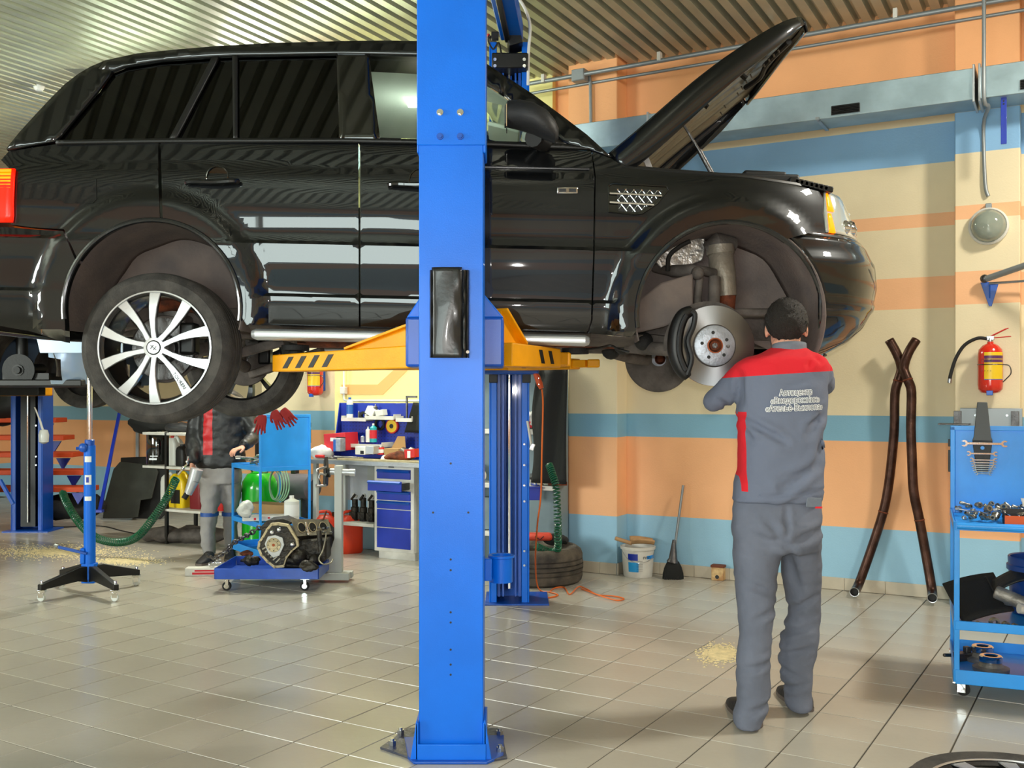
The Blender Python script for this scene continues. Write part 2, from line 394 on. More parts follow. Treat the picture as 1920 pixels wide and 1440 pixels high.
# floor: grout slab with every tile laid on it
tilem = mat('floor_tile', 'b8b2a4', .25, 0, .06, 30, .09, 1.3, spec=.55)
floor = MB().box(-14.1, 4.3, -4.7, VL+.1, -.2, -.003).build('floor', M['grout'], None, kind='structure'); floor.rotation_euler.z = -TH
TA, SU_, SV_ = .5427, .3068, .3193
ct, st_ = math.cos(TA), math.sin(TA)
tiles = []
for i in range(-60, 60):
    for j in range(-40, 45):
        u = -3.0776+SU_*(i+.5); v = 5.1836+SV_*(j+.5)
        X = ct*u+st_*v; Y = -st_*u+ct*v
        ru = CU*X-SU*Y; rv = SU*X+CU*Y
        if not (-13.9 < ru < 4.05 and -4.5 < rv < (VW if ru > -7.4 else VL)-.02): continue
        px = 960+F_PX*X/Y if Y > .5 else -9999; py = HOR+F_PX*EYE/Y if Y > .5 else 9999
        inview = -60 < px < 1980 and py < 1500
        tiles.append((0 if inview else 1, Y if inview else 0, X, Y))
tiles.sort()
def tilegeo(cx, cy, rot):
    a, b_, e = SU_/2-.0022, SV_/2-.0022, .002; c, s = math.cos(rot), math.sin(rot)
    def q(x, y, z): return (cx+c*x-s*y, cy+s*x+c*y, z)
    vs = [q(-a,-b_,-.006), q(a,-b_,-.006), q(a,b_,-.006), q(-a,b_,-.006), q(-a+e,-b_+e,0), q(a-e,-b_+e,0), q(a-e,b_-e,0), q(-a+e,b_-e,0)]
    return vs, [(4,5,6,7), (0,1,5,4), (1,2,6,5), (2,3,7,6), (3,0,4,7)]
proto = None; rest = MB(); MI = Matrix.Rotation(TH, 4, 'Z')
for n, (k, d, X, Y) in enumerate(tiles):
    p = MI @ Vector((X, Y, 0)); rot = TH-TA
    if n < 300:
        if proto is None:
            mb = MB(); mb.add(*tilegeo(0, 0, 0)); proto = mb.build('tile', tilem, floor, fixn=False, ang=20); o = proto
        else: o = dup(proto, floor)
        o.location = (p.x, p.y, R_.uniform(-.0004, .0004)); o.rotation_euler = (R_.uniform(-.002, .002), R_.uniform(-.002, .002), rot)
    else: rest.add(*tilegeo(p.x, p.y, rot))
rest.build('tiles', tilem, floor, kind='stuff', fixn=False, ang=20)
# skirting tiles
bbm = mat('skirting_tile', 'c3b7a2', .4, 0, .08, 40, .12, 5)
def skirting(name, segs):
    base = None
    for (a, b_, v) in segs:
        if base is None: base = MB().box(a, b_, v-.004, v, 0, .09).build(name, M['grout'], None, kind='structure'); base.rotation_euler.z = -TH
        x = a
        while x < b_-.02:
            w = min(.3, b_-x); MB().box(x+.001, x+w-.001, v-.014, v-.002, 0.002, .096).build('skirting_tile', bbm, base, bevel=.002); x += .3
skirting('baseboard_back', [(-3.317, -.716, VW), (-.716, -.297, 7.86), (-.297, 1.0, VW), (-3.77, -3.317, 7.86)])
o = [c for c in bpy.data.objects if c.name == 'baseboard_back'][0]
MB().box(-3.317, -3.305, 7.86, VW, .002, .096).build('skirting_tile', bbm, o)
skirting('baseboard_left', [(-12, -7.3, VL)])

# sawdust spilled on the floor: nobody could count the grains
def sawdust(name, spots, label):
    b = MB()
    for (x, y, rx, ry, n) in spots:
        for _ in range(n):
            a = R_.uniform(0, 2*PI); r = abs(R_.gauss(0, .5)); 
            q = P(x+rx*r*math.cos(a), y+ry*r*math.sin(a), 1); D = F_PX*EYE/(y+ry*r*math.sin(a)-HOR)
            X = (x+rx*r*math.cos(a)-960)*D/F_PX; s = R_.uniform(.004, .011); t = R_.uniform(0, PI)
            c, s_ = math.cos(t)*s, math.sin(t)*s
            b.add([(X-c, D-s_, .001), (X+s_, D-c, .001), (X+c, D+s_, .001), (X-s_, D+c, .001), (X, D, .006)], [(0,1,4), (1,2,4), (2,3,4), (3,0,4)])
    o = b.build(name, M['sawdust'], None, kind='stuff', fixn=False); tag(o, label, 'sawdust'); return o
sawdust('sawdust', [(1352, 1226, 38, 17, 2300)], 'patch of pale sawdust on the tiles by the left leg of the standing mechanic')
sawdust('sawdust', [(110, 1035, 150, 14, 3500), (230, 1052, 80, 9, 1800)], 'wide strewn sawdust on the floor behind the blue telescopic jack')

TUBE = emis('tube_light', 'ecffe2', 70)
# ------------------------------------------------------------------ duct, conduits, wall lamp
du = thing('air_duct', 'long galvanised rectangular air duct running along the orange upper wall', 'duct', (0,0,0), -TH)
VD = 7.55
MB().box(-5.2, -.56, VD, 7.855, 3.515, 3.73).build('duct_body', M['galv'], du, bevel=.004)
MB().box(-.54, 3.6, VD, 7.855, 3.515, 3.73).build('duct_body', M['galv'], du, bevel=.004)
MB().box(-.575, -.56, VD-.02, 7.855, 3.495, 3.75).box(-.54, -.525, VD-.02, 7.855, 3.495, 3.75).build('joint_flange', M['silver'], du, bevel=.003)
MB().box(-2.93, -2.915, VD-.015, 7.855, 3.5, 3.745).build('joint_flange', M['silver'], du, bevel=.003)
for (xa, ya, xb, yb) in ((1558, 202, 1612, 215), (1912, 152, 1965, 168)):
    a = onwall(xa, (ya+yb)/2, VD-.01); b_ = onwall(xb, (ya+yb)/2-3, VD-.01); z0, z1 = a.z-.028, a.z+.036
    g = MB().box(a.x, b_.x, VD-.006, VD+.002, z0, z1).build('vent_grille', M['steel_dark'], du)
    for k in range(6):
        z = z0+.006+(z1-z0-.01)*k/5.; b2 = MB(); b2.cbox(((a.x+b_.x)/2, VD-.012, z), (b_.x-a.x-.01, .014, .003), (.6, 0, 0)); b2.build('slat', M['trim'], g)
for uu in (-4.2, -1.6, .2): MB().box(uu-.012, uu+.012, 7.5, 7.53, 3.5, 3.52).box(uu-.012, uu+.012, VD-.003, 7.855, 3.5, 3.515).build('hanger_strap', M['steel'], du)
# conduits
def conduit(name, pts, r, label, m='pipe', clips=()):
    t = thing(name, label, 'pipe', (0,0,0), -TH)
    MB().tube(smooth_path(pts, 4) if len(pts) > 2 else pts, r, 10).build('tube', M[m], t)
    for c in clips: MB().cbox(c, (.03, .05, .07)).build('clip', M['white_dirty'], t, bevel=.003)
    return t
VC = 7.75
conduit('electrical_conduit', [(-4.3, VC, 4.2), (-3.6, VC, 4.2), (0, VC, 4.23), (3, VC, 4.23)], .018, 'long grey conduit running under the ceiling sheets, upper of the two',
        clips=[(-3.95, VC, 4.22), (-2.9, VC, 4.24), (-2.0, VC, 4.26), (-1.1, VC, 4.26)])
conduit('electrical_conduit', [(-4.3, VC+.1, 4.14), (-3.6, VC+.1, 4.15), (0, VC+.1, 4.17), (3, VC+.1, 4.17)], .013, 'thin grey conduit along the ceiling edge, lower of the two')
jb = thing('junction_box', 'small grey junction box on the ceiling conduit above the left pilaster', 'box', UV(-3.62, 7.78, 4.2), -TH)
MB().box(-.06, .06, -.05, .04, -.05, .05).build('housing', M['pipe'], jb, bevel=.008); MB().box(-.055, .055, -.056, -.05, -.045, .045).build('lid', M['pipe'], jb, bevel=.004)
a = onwall(1108, 150, 7.84)
conduit('drop_pipe', [(a.x-.05, 7.83, 4.17), (a.x, 7.83, 4.13), (a.x, 7.83, 3.0)], .014, 'thin grey pipe dropping down the left pilaster from the junction box')
a = onwall(1845, 100, 7.5); b_ = onwall(1853, 385, 7.84)
conduit('lamp_cable_pipe', [(a.x, 7.5, 4.3), (a.x, 7.5, 3.9), (a.x, 7.5, 3.5), (a.x+.02, 7.62, 3.47), (b_.x-.03, 7.84, 3.4), (b_.x-.02, 7.84, 3.0), (b_.x, 7.84, 2.9)], .013,
        'grey vertical cable pipe leading down to the round wall lamp')
c = onwall(1853, 423, 7.80)
wl = thing('wall_lamp', 'round bulkhead lamp with grey glass dome on the right pilaster', 'lamp', UV(c.x, 7.86, c.z), -TH)
MB().lathe([(0, 0), (.125, 0), (.13, -.012), (.13, -.04), (.118, -.052), (.112, -.045)], axis=(0,1,0), n=40).build('base_ring', M['white_dirty'], wl)
MB().lathe([(.113, -.045), (.108, -.07), (.085, -.1), (.05, -.117), (.0, -.124)], axis=(0,1,0), n=40).build('glass_dome', M['lamp_glass'], wl)
MB().box(-.02, .02, -.04, 0, .115, .16).build('cable_gland', M['pipe'], wl, bevel=.004)
c0 = onwall(1882, 180, 7.6)
bs = thing('blue_strap', 'narrow dark blue perforated metal strap hanging below the duct at the right', 'strap', UV(c0.x, 7.6, 3.52), -TH)
MB().box(-.018, .018, -.004, .004, -.32, 0).build('strip', M['navy'], bs, bevel=.002)
for k in range(2): MB().cyl((0, -.006, -.03-k*.02), (0, -.002, -.03-k*.02), .006, n=8).build('bolt', M['trim'], bs)
# wall bracket with a grey tube
c0 = onwall(1856, 545, 7.86)
wb = thing('wall_bracket', 'blue triangular wall bracket carrying a grey tube under the round lamp', 'bracket', UV(c0.x, 7.86, c0.z), -TH)
MB().prism([(-.06, .06), (.06, .06), (.012, -.11), (-.005, -.11)], lambda x, y, t: (x, -t, y), .01).build('plate', M['blue_dark'], wb, bevel=.002)
MB().prism([(0, .05), (-.05, .05), (-.0, -.08)], lambda x, y, t: (.004-t, x, y), .008).build('gusset', M['blue_dark'], wb)
MB().cyl((-.03, -.06, .075), (.62, -.42, .24), .022, n=12).build('tube_arm', M['pipe'], wb)
MB().cyl((0, -.06, .045), (.62, -.1, .055), .009, n=8).build('stay_rod', M['steel'], wb)
MB().sphere((-.03, -.06, .08), .03, 12).build('clamp_ring', M['steel_dark'], wb)
for k_, (x_, y_) in enumerate(((-3.3, 9.0), (-1.3, 8.35), (-5.4, 9.3))):
    fl_ = thing('fluorescent_lamp', ['fluorescent tube lamp hung over the middle of the back bay', 'fluorescent tube lamp hung over the workbench side', 'fluorescent tube lamp hung over the left lift'][k_]+' behind the raised car', 'lamp', (x_, y_, 3.8), -TH)
    MB().box(-.64, .64, -.05, .05, .04, .1).box(-.64, -.62, -.03, .03, -.04, .06).box(.62, .64, -.03, .03, -.04, .06).build('housing', M['white'], fl_, bevel=.006)
    MB().cyl((-.62, 0, 0), (.62, 0, 0), .019, n=12).build('tube', TUBE, fl_); MB().cyl((-.5, 0, .1), (-.5, 0, .52), .004, n=6).build('hanger_rod', M['steel'], fl_); MB().cyl((.5, 0, .1), (.5, 0, .52), .004, n=6).build('hanger_rod', M['steel'], fl_)
sd = thing('smoke_detector', 'small white smoke detector on the corrugated ceiling at the left', 'detector', P(73, 166, 9.3)+Vector((0,0,.0)))
MB().lathe([(0, .06), (.05, .06), (.055, .03), (.045, 0), (.03, -.02), (0, -.025)], n=20).build('housing', M['white'], sd)
# ------------------------------------------------------------------ two-post lift (main) and its neighbour
def column(t, D0, x0, x1, zt, dep, face, m='blue', inner=False):
    """column between world X x0..x1, its wall nearest the camera at D0, depth dep; face=+1 opens away from the camera, -1 towards it"""
    w = .012; yb = D0 if face > 0 else D0+dep
    b = MB()
    if face > 0:
        b.box(x0, x1, D0, D0+w, 0, zt).box(x0, x0+w, D0+w, D0+dep, 0, zt).box(x1-w, x1, D0+w, D0+dep, 0, zt)
        b.box(x0+w, x0+.05, D0+dep-w, D0+dep, 0, zt).box(x1-.05, x1-w, D0+dep-w, D0+dep, 0, zt)
    else:
        b.box(x0, x1, D0+dep-w, D0+dep, 0, zt).box(x0, x0+w, D0, D0+dep-w, 0, zt).box(x1-w, x1, D0, D0+dep-w, 0, zt)
        b.box(x0+w, x0+.055, D0, D0+w, 0, zt).box(x1-.055, x1-w, D0, D0+w, 0, zt)
    return b.build('column', M[m], t, world=True, bevel=.004)
lift = thing('two_post_lift', 'blue two-post vehicle lift with yellow arms holding up the black SUV', 'lift', (-.13, 5.8, 0))
X0, X1, D0 = -.383, -.118, 4.17
column(lift, D0, X0, X1, 4.1, .24, +1)
# sleeve of the upper section
MB().box(X0-.008, X1+.01, D0-.008, D0, 2.53, 4.1).box(X1, X1+.01, D0, D0+.2, 2.5, 4.1).box(X0-.008, X0, D0, D0+.2, 2.5, 4.1).build('upper_sleeve', M['blue'], lift, world=True, bevel=.004)
for (px, py) in ((825, 211), (863, 211), (825, 256), (863, 256)):
    c = P(px, py, D0-.008); MB().cyl(c, c+Vector((0,-.006,0)), .014, n=12).cyl(c+Vector((0,-.005,0)), c+Vector((0,-.014,0)), .0095, n=6).build('bolt', M['chrome'] if py < 230 else M['blue_dark'], lift, world=True)
for (px, py) in ((845, 869), (812, 961), (878, 961), (845, 1049), (845, 1069), (845, 1148), (845, 1167), (845, 1218), (845, 1246), (845, 1265)):
    c = P(px, py, D0); MB().cyl(c+Vector((0,-.0015,0)), c+Vector((0,.002,0)), .0045, n=10).build('bolt_hole', M['black'], lift, world=True)
# rubber door guard pad on the near column
pd = MB(); a = P(811, 502, D0-.012); b_ = P(866, 671, D0-.012)
def padf(s, t):
    x = a.x+(b_.x-a.x)*s; z = a.z+(b_.z-a.z)*t
    return (x, D0-.022-.012*math.sin(PI*s)**.5+.006*math.sin(7*t+3*s)*s-.004*math.sin(15*t)*(s > .8), z)
pd.grid(padf, 14, 22)
gp = mat('guard_rubber', '18191a', .34, 0, .25, 14, coat=.15)
g = pd.build('guard_pad', gp, lift, world=True, fixn=False); so = g.modifiers.new('s', 'SOLIDIFY'); so.thickness = .008; so.offset = 0
for (xa, xb) in ((806, 812), (866, 876), (874, 880)):
    a2 = P(xa, 507, D0-.004); b2 = P(xb, 671, D0-.004); q = MB()
    q.grid(lambda s, t: (a2.x+(b2.x-a2.x)*s, D0-.012-.014*math.sin(PI*s)+.004*math.sin(21*t+xa), a2.z+(b2.z-a2.z)*t), 5, 18); q.build('guard_edge', gp, lift, world=True, fixn=False)
c = P(877, 660, D0-.02); MB().cyl(c, c+Vector((0,-.008,0)), .007, n=8).build('guard_screw', M['chrome'], lift, world=True)
# base plate with skirts
bp = MB(); D1 = D0-.03
bp.prism([(-.47, 4.42), (-.43, 4.18), (-.40, 4.12), (-.10, 4.12), (-.035, 4.2), (-.035, 4.45)], lambda x, y, t: (x, y, t), .012)
bp.build('base_plate', M['blue_dark'], lift, world=True, bevel=.003)
pl = MB(); pl.prism([(-.56, 4.30), (-.47, 4.55), (-.05, 4.55), (-.02, 4.18), (-.10, 4.14), (-.38, 4.14)], lambda x, y, t: (x, y, t), .01); pl.build('floor_plate', mat('oily_plate', '5a5a60', .35, .4, .5, 40, .5, 14, dirt='2a3550'), lift, world=True, bevel=.002)
MB().box(X0-.004, X1+.012, D0-.03, D0-.02, .01, .075).build('skirt', M['blue'], lift, world=True, bevel=.003)
for (xa, dx) in ((X0, -1), (X1, 1)):
    q = MB(); q.prism([(0, .01), (dx*.03, .01), (dx*.004, .17), (0, .17)], lambda x, y, t: (xa+x+.004*dx, D0-.02+t, y), .012)
    q.box(min(xa, xa+dx*.012), max(xa, xa+dx*.012), D0-.02, D0+.2, .01, .16); q.build('side_gusset', M['blue'], lift, world=True, bevel=.002)
for (x, y) in ((-.49, 4.46), (-.51, 4.32), (-.055, 4.45), (-.05, 4.24)):
    MB().cyl((x, y, .01), (x, y, .03), .016, n=6).cyl((x, y, .03), (x, y, .04), .009, n=10).build('anchor_bolt', M['steel'], lift, world=True)
# power cylinder cup on the right side at foot height
c = P(940, 1065, 4.45); q = MB(); q.lathe([(.046, 0), (.05, 0), (.05, .105), (.058, .108), (.058, .118), (.044, .118), (.044, .0)], c=(c.x, 4.45, c.z-.06), n=24)
q.build('cup_holder', M['blue'], lift, world=True); MB().box(X1, c.x-.04, 4.38, 4.43, c.z-.045, c.z+.05).build('cup_bracket', M['blue'], lift, world=True, bevel=.003)
# carriage on the near column
za, zb = P(0, 690, 4.6).z, P(0, 600, 4.6).z
q = MB(); xl, xr = P(768, 0, 4.6).x, P(945, 0, 4.6).x
q.box(xl, xr, 4.42, 4.72, za, zb); q.build('carriage', M['blue_dark'], lift, world=True, bevel=.012, seg=3)
q = MB(); q.prism([(xl, zb), (xr, zb), (xr-.1, zb+.12), (xl+.08, zb+.12)], lambda x, y, t: (x, 4.46+t, y), .18); q.build('carriage_top', M['blue'], lift, world=True, bevel=.006)
# arms
def arm(p0, p1, h0, h1, w, stripes_, tip=None, gus=None, label=None, xs=(0,), flip=1):
    p0 = Vector(p0); p1 = Vector(p1); d = (p1-p0).normalized(); n = Vector((0,0,1)).cross(d).normalized()
    q = MB(); rings = []
    for p, h in ((p0, h0), (p1, h1)):
        rings.append([p+n*w/2+Vector((0,0,h/2)), p-n*w/2+Vector((0,0,h/2)), p-n*w/2-Vector((0,0,h/2)), p+n*w/2-Vector((0,0,h/2))])
    q.loft(rings); a_ = q.build('lift_arm', M['yellow'], lift, world=True, bevel=.006)
    if tip:
        q = MB(); q.bar(p1-d*.1, p1+d*tip, w*.72, h1*.7); q.build('arm_extension', M['yellow'], a_, world=True, bevel=.004)
        q = MB(); e = p1+d*(tip+.035); q.cbox(e, (.08, .1, h1*.75)); q.build('arm_end', M['yellow'], a_, world=True, bevel=.008)
    if gus:
        q = MB(); g0, g1 = gus; q.prism([(0, 0), (g0, 0), (0, g1)], lambda x, y, t: tuple(p0+d*x+Vector((0,0,h0/2+y))+n*(t-.006)), .012); q.build('arm_gusset', M['yellow'], a_, world=True, bevel=.002)
        q = MB(); q.bar(p0+d*g0+Vector((0,0,h0/2+.004)), p0+Vector((0,0,h0/2+g1+.004)), w*.6, .012); q.build('gusset_cap', M['yellow'], a_, world=True, bevel=.002)
    # black hazard slashes on the side facing the camera, thin plates
    side = -n if n.y > 0 else n
    L = (p1-p0).length
    for s in stripes_:
        q = MB(); h = h0+(h1-h0)*s; c = p0+d*L*s+side*(w/2+.0015)
        sk = .014*(-1 if d.x > 0 else -1)*flip*(1 if d.x > 0 else -1)*(1 if d.x < 0 else -1)
        pts = [c-d*.017+Vector((0,0,-h*.32))-d*sk, c+d*.017+Vector((0,0,-h*.32))-d*sk, c+d*.017+Vector((0,0,h*.32))+d*sk, c-d*.017+Vector((0,0,h*.32))+d*sk]
        q.add([tuple(p+side*.001) for p in pts]+[tuple(p-side*.001) for p in pts], [(0,1,2,3), (7,6,5,4), (0,4,5,1), (1,5,6,2), (2,6,7,3), (3,7,4,0)])
        q.build('hazard_stripe', M['black'], a_, world=True)
    return a_
def padd(c, zt):
    q = MB(); q.cyl((c[0], c[1], c[2]), (c[0], c[1], zt-.03), .035, n=14).cyl((c[0], c[1], zt-.03), (c[0], c[1], zt), .07, n=24); q.build('lift_pad', M['black_rubber'], lift, world=True, bevel=.004)
A0 = P(774, 670, 4.66); A1 = P(528, 682, 5.15)
arm(A0+Vector((.02,0,0)), A1, .105, .085, .13, (.87, .77, .67, .565), gus=(.42, .1), flip=-1.6)
B0 = P(938, 665, 4.66); B1 = P(1030, 672, 5.1)
arm(B0, B1, .11, .095, .13, (.58, .78), tip=.12, gus=(.2, .15), flip=-1)
padd((A1.x+.07, 5.15, A1.z+.04), P(0, 647, 5.15).z); padd((B1.x+.14, 5.25, B1.z+.03), P(0, 652, 5.2).z)
# far column
FX0, FX1, FD = P(918, 0, 7.44).x, P(992, 0, 7.44).x, 7.3
column(lift, FD, FX0, FX1, 4.05, .26, -1)
MB().cyl((.5*(FX0+FX1)+.0, FD+.07, .1), (.5*(FX0+FX1), FD+.07, 3.9), .021, n=14).build('lift_cylinder_rod', M['chrome'], lift, world=True)
for dx, w in ((-.075, .02), (-.045, .012), (.045, .012), (.075, .02)):
    xm = .5*(FX0+FX1)+dx; MB().box(xm-w/2, xm+w/2, FD+.02, FD+.2, .05, 3.9).build('guide_rail', M['blue_dark'], lift, world=True)
MB().box(FX0-.03, FX1+.14, FD-.06, FD+.4, 0, .012).build('base_plate', M['blue_dark'], lift, world=True, bevel=.002)
for py in (910, 940, 872, 833, 1033, 1060): c = P(983, py, 7.29); MB().cyl(c, c+Vector((0,-.01,0)), .008, n=8).build('bolt', M['steel'], lift, world=True)
for (xx, yy) in ((925, 702), (987, 702)):
    c = P(xx, yy, 7.25); MB().box(c.x-.03, c.x+.03, 7.2, 7.32, c.z-.06, c.z+.05).build('latch_block', M['black'], lift, world=True, bevel=.004)
# far arms, seen low behind the car's sill
zf = P(0, 684, 6.9).z
arm((.02, 7.02, zf), (-1.15, 6.7, zf-.01), .07, .06, .12, ()); arm((.0, 7.0, zf), (.42, 6.7, zf), .075, .07, .12, (.3, .5, .7), tip=.1)
MB().box(FX0-.05, FX1+.06, 6.98, 7.24, zf-.06, zf+.1).build('carriage', M['blue_dark'], lift, world=True, bevel=.01)
# head of the far column, overhead beam and limit switch
q = MB(); a = P(922, 98, 7.2); b_ = P(990, 127, 7.2); q.box(a.x, b_.x, 7.2, 7.5, b_.z, a.z); q.build('head_plate', M['black'], lift, world=True, bevel=.01)
for (px, py) in ((928, 112), (983, 112), (928, 124), (983, 124)):
    c = P(px, py, 7.195); MB().cyl(c, c+Vector((0,-.01,0)), .012, n=8).build('bolt', M['chrome'], lift, world=True)
q = MB(); q.bar((-.0, 7.3, 4.12), (-.25, 4.28, 4.16), .16, .12); q.build('overhead_beam', M['blue'], lift, world=True, bevel=.006)
q = MB(); q.bar((.03, 7.3, 4.0), (.0, 7.3, 4.1), .2, .1).bar((-.03, 7.25, 4.04), (-.2, 5.1, 4.09), .04, .03); q.build('beam_seat', M['trim'], lift, world=True, bevel=.006)
c = P(928, 68, 7.1); MB().cbox(c, (.05, .05, .05)).cbox(c+Vector((-.04, 0, -.01)), (.05, .03, .02)).build('limit_switch', M['black'], lift, world=True, bevel=.004)
MB().cbox(c+Vector((-.05, -.01, 0)), (.03, .03, .02)).build('switch_button', M['red'], lift, world=True, bevel=.003)
q = MB(); q.tube(smooth_path([P(918, 65, 7.05), P(915, 75, 7.05), P(925, 92, 7.1), P(935, 80, 7.1), P(940, 100, 7.15)]), .006, 6); q.build('switch_wire', M['black'], lift, world=True)
q = MB(); q.tube(smooth_path([P(965, -8, 7.2), P(978, 5, 7.2), P(990, 30, 7.2), P(994, 55, 7.2), P(991, 98, 7.25), P(990, 160, 7.3)]), .011, 8); q.build('hydraulic_hose', M['white'], lift, world=True)
MB().tube(smooth_path([P(911, -10, 4.4), P(909, 30, 4.4), P(912, 70, 4.4), P(910, 100, 4.4)]), .004, 6).build('equalising_cable', M['white'], lift, world=True)
q = MB(); q.tube(smooth_path([P(989, 790, 7.25), P(994, 820, 7.2), P(997, 840, 7.15)]), .009, 8); q.build('air_hose_end', M['white_dirty'], lift, world=True)
c = P(998, 838, 7.15); MB().cbox(c, (.03, .03, .05), (0, .4, 0)).build('air_fitting', M['steel'], lift, world=True, bevel=.003)

# neighbour lift at the left: one column in view
lf2 = thing('two_post_lift', 'dark blue lift column at the left edge under the silver car', 'lift', (-5.45, 11.3, 0))
a, b_ = P(20, 0, 11.2).x, P(80, 0, 11.2).x
column(lf2, 11.2, a, b_, 4.1, .26, -1, 'blue_dark')
MB().box(a+.1, b_-.09, 11.22, 11.3, .05, 2.6).build('carriage', M['trim'], lf2, world=True); xm = P(52, 0, 11.2).x
MB().cyl((xm, 11.2, .1), (xm, 11.2, 1.62), .011, n=12).build('lift_cylinder_rod', M['chrome'], lf2, world=True)
MB().box(a-.05, b_+.1, 11.1, 11.5, 0, .012).build('base_plate', M['blue_dark'], lf2, world=True)
q = MB(); c = P(45, 732, 10.9); q.cbox(c, (.4, .5, .12)); ar = q.build('lift_arm', M['yellow'], lf2, world=True, bevel=.015); q = MB(); q.cyl(P(50, 715, 10.6), P(50, 726, 10.6), .09, n=18).build('lift_pad', M['black_rubber'], lf2, world=True)
for py in (798, 856, 872): c = P(68, py, 11.19); MB().cyl(c, c+Vector((0,-.01,0)), .01, n=8).build('bolt', M['steel'], lf2, world=True)
q = MB(); q.bar(P(0, 900, 10.9), P(25, 945, 10.9), .04, .03); q.build('brace', M['blue_dark'], lf2, world=True)
ls = thing('inspection_lamp', 'small white and clear hand lamp hanging on the left lift column', 'lamp', P(82, 815, 11.05))
MB().cyl((-.05, 0, .18), (0, 0, .02), .012, n=8).tube(smooth_path([(-.1, 0, .3), (-.06, 0, .2), (0, 0, .03)]), .008, 6).build('handle', M['white_dirty'], ls)
MB().lathe([(.0, .06), (.04, .05), (.055, 0), (.05, -.08), (.02, -.1), (0, -.1)], n=16).build('lamp_body', M['clear_plastic'], ls)
# ------------------------------------------------------------------ the black SUV on the lift
CY = 5.86; TILT = .022
car = thing('suv', 'black off-road estate car raised on the lift with its bonnet open', 'car', (-.35, CY, 1.33))
HW = sorted([(660, .80), (640, .86), (625, .895), (612, .925), (575, .950), (562, .953), (557, .936), (548, .938), (500, .958), (472, .966), (463, .967), (456, .951), (442, .945), (400, .951),
      (350, .945), (327, .934), (318, .917), (300, .908), (272, .892), (264, .880), (110, .71), (95, .67), (86, .6), (70, .45)])
HWZ = [(EYE+(HOR-y)*4.9/F_PX, h) for y, h in HW][::-1]
def interp(tab, x):
    if x <= tab[0][0]: return tab[0][1]
    if x >= tab[-1][0]: return tab[-1][1]
    for i in range(len(tab)-1):
        if tab[i][0] <= x <= tab[i+1][0]:
            t = (x-tab[i][0])/max(1e-9, tab[i+1][0]-tab[i][0]); return tab[i][1]+(tab[i+1][1]-tab[i][1])*t
XC = (815-960)*4.9/F_PX
NOSE = [(330, 1548), (358, 1566), (385, 1582), (410, 1592), (440, 1602), (455, 1606), (470, 1622), (500, 1637), (540, 1641), (580, 1634), (615, 1614), (640, 1588), (660, 1556), (690, 1500)]
XF0, NF, W0 = .93, 2.5, .96
def xf_of(py):
    tgt = interp(NOSE, py); lo, hi = 1.2, 2.6
    for _ in range(24):
        mid = (lo+hi)/2; mx = 0
        for k in range(20, 31):
            th = k/30*PI/2; x = XF0+(mid-XF0)*math.sin(th)**(2/NF); y = CY-W0*.97*max(0, math.cos(th))**(2/NF); mx = max(mx, 960+F_PX*x/y)
        if mx < tgt: lo = mid
        else: hi = mid
    return mid
XFT = sorted([(EYE+(HOR-py)*5.4/F_PX, xf_of(py)) for py, _ in NOSE])
XR0, NR = -2.36, 3.2
XRT = sorted([(1.8, -2.98), (2.1, -3.02), (2.33, -3.02), (2.36, -2.93), (2.7, -2.88), (3.0, -2.7), (3.3, -2.4)])
ARCH = [((285-960)*4.95/F_PX, EYE+(HOR-578)*4.95/F_PX, 165*4.93/F_PX), ((1368-960)*4.95/F_PX, EYE+(HOR-590)*4.95/F_PX, 173*4.93/F_PX)]
def half(x, z):
    h = interp(HWZ, z+TILT*(x-XC))
    for cx, cz, r in ARCH:
        d = math.hypot(x-cx, z-cz)-r
        if d < .16:
            t = min(1, max(0, (.16-d)/.08)); h = h+(max(h, .962)+.022-h)*t*t*(3-2*t)*(1 if z > 1.8 else .3)
    if x > XF0:
        xf = interp(XFT, z); t = min(.999, (x-XF0)/(xf-XF0)); h *= (1-t**NF)**(1/NF)
    if x < XR0:
        xr = interp(XRT, z); t = min(.999, (XR0-x)/(XR0-xr)); h *= (1-t**NR)**(1/NR)
    return h
def surf(px, py, off=0.):
    Y = 4.93
    for _ in range(7):
        p = P(px, py, Y); Y2 = CY-half(p.x, p.z)-off; Y = Y+(Y2-Y)*.8
    return P(px, py, Y)
def inpoly(x, y, poly):
    c = False; j = len(poly)-1
    for i in range(len(poly)):
        xi, yi = poly[i]; xj, yj = poly[j]
        if (yi > y) != (yj > y) and x < (xj-xi)*(y-yi)/(yj-yi)+xi: c = not c
        j = i
    return c
def resample(poly, step):
    out = []
    for i in range(len(poly)):
        a = poly[i]; b = poly[(i+1) % len(poly)]; L = math.dist(a, b); k = max(1, int(L/step))
        for j in range(k): out.append((a[0]+(b[0]-a[0])*j/k, a[1]+(b[1]-a[1])*j/k))
    return out
def arc(c, a0, a1, n=24, r=None):
    """degrees, 0 = right, 90 = up, in picture pixels of the arch circles"""
    (cx, cy, R) = ((285, 578, 165), (1368, 590, 173))[c]; R = r or R
    return [(cx+R*math.cos(math.radians(a0+(a1-a0)*k/n)), cy-R*math.sin(math.radians(a0+(a1-a0)*k/n))) for k in range(n+1)]
CREASE = (318, 457, 463, 556, 562)
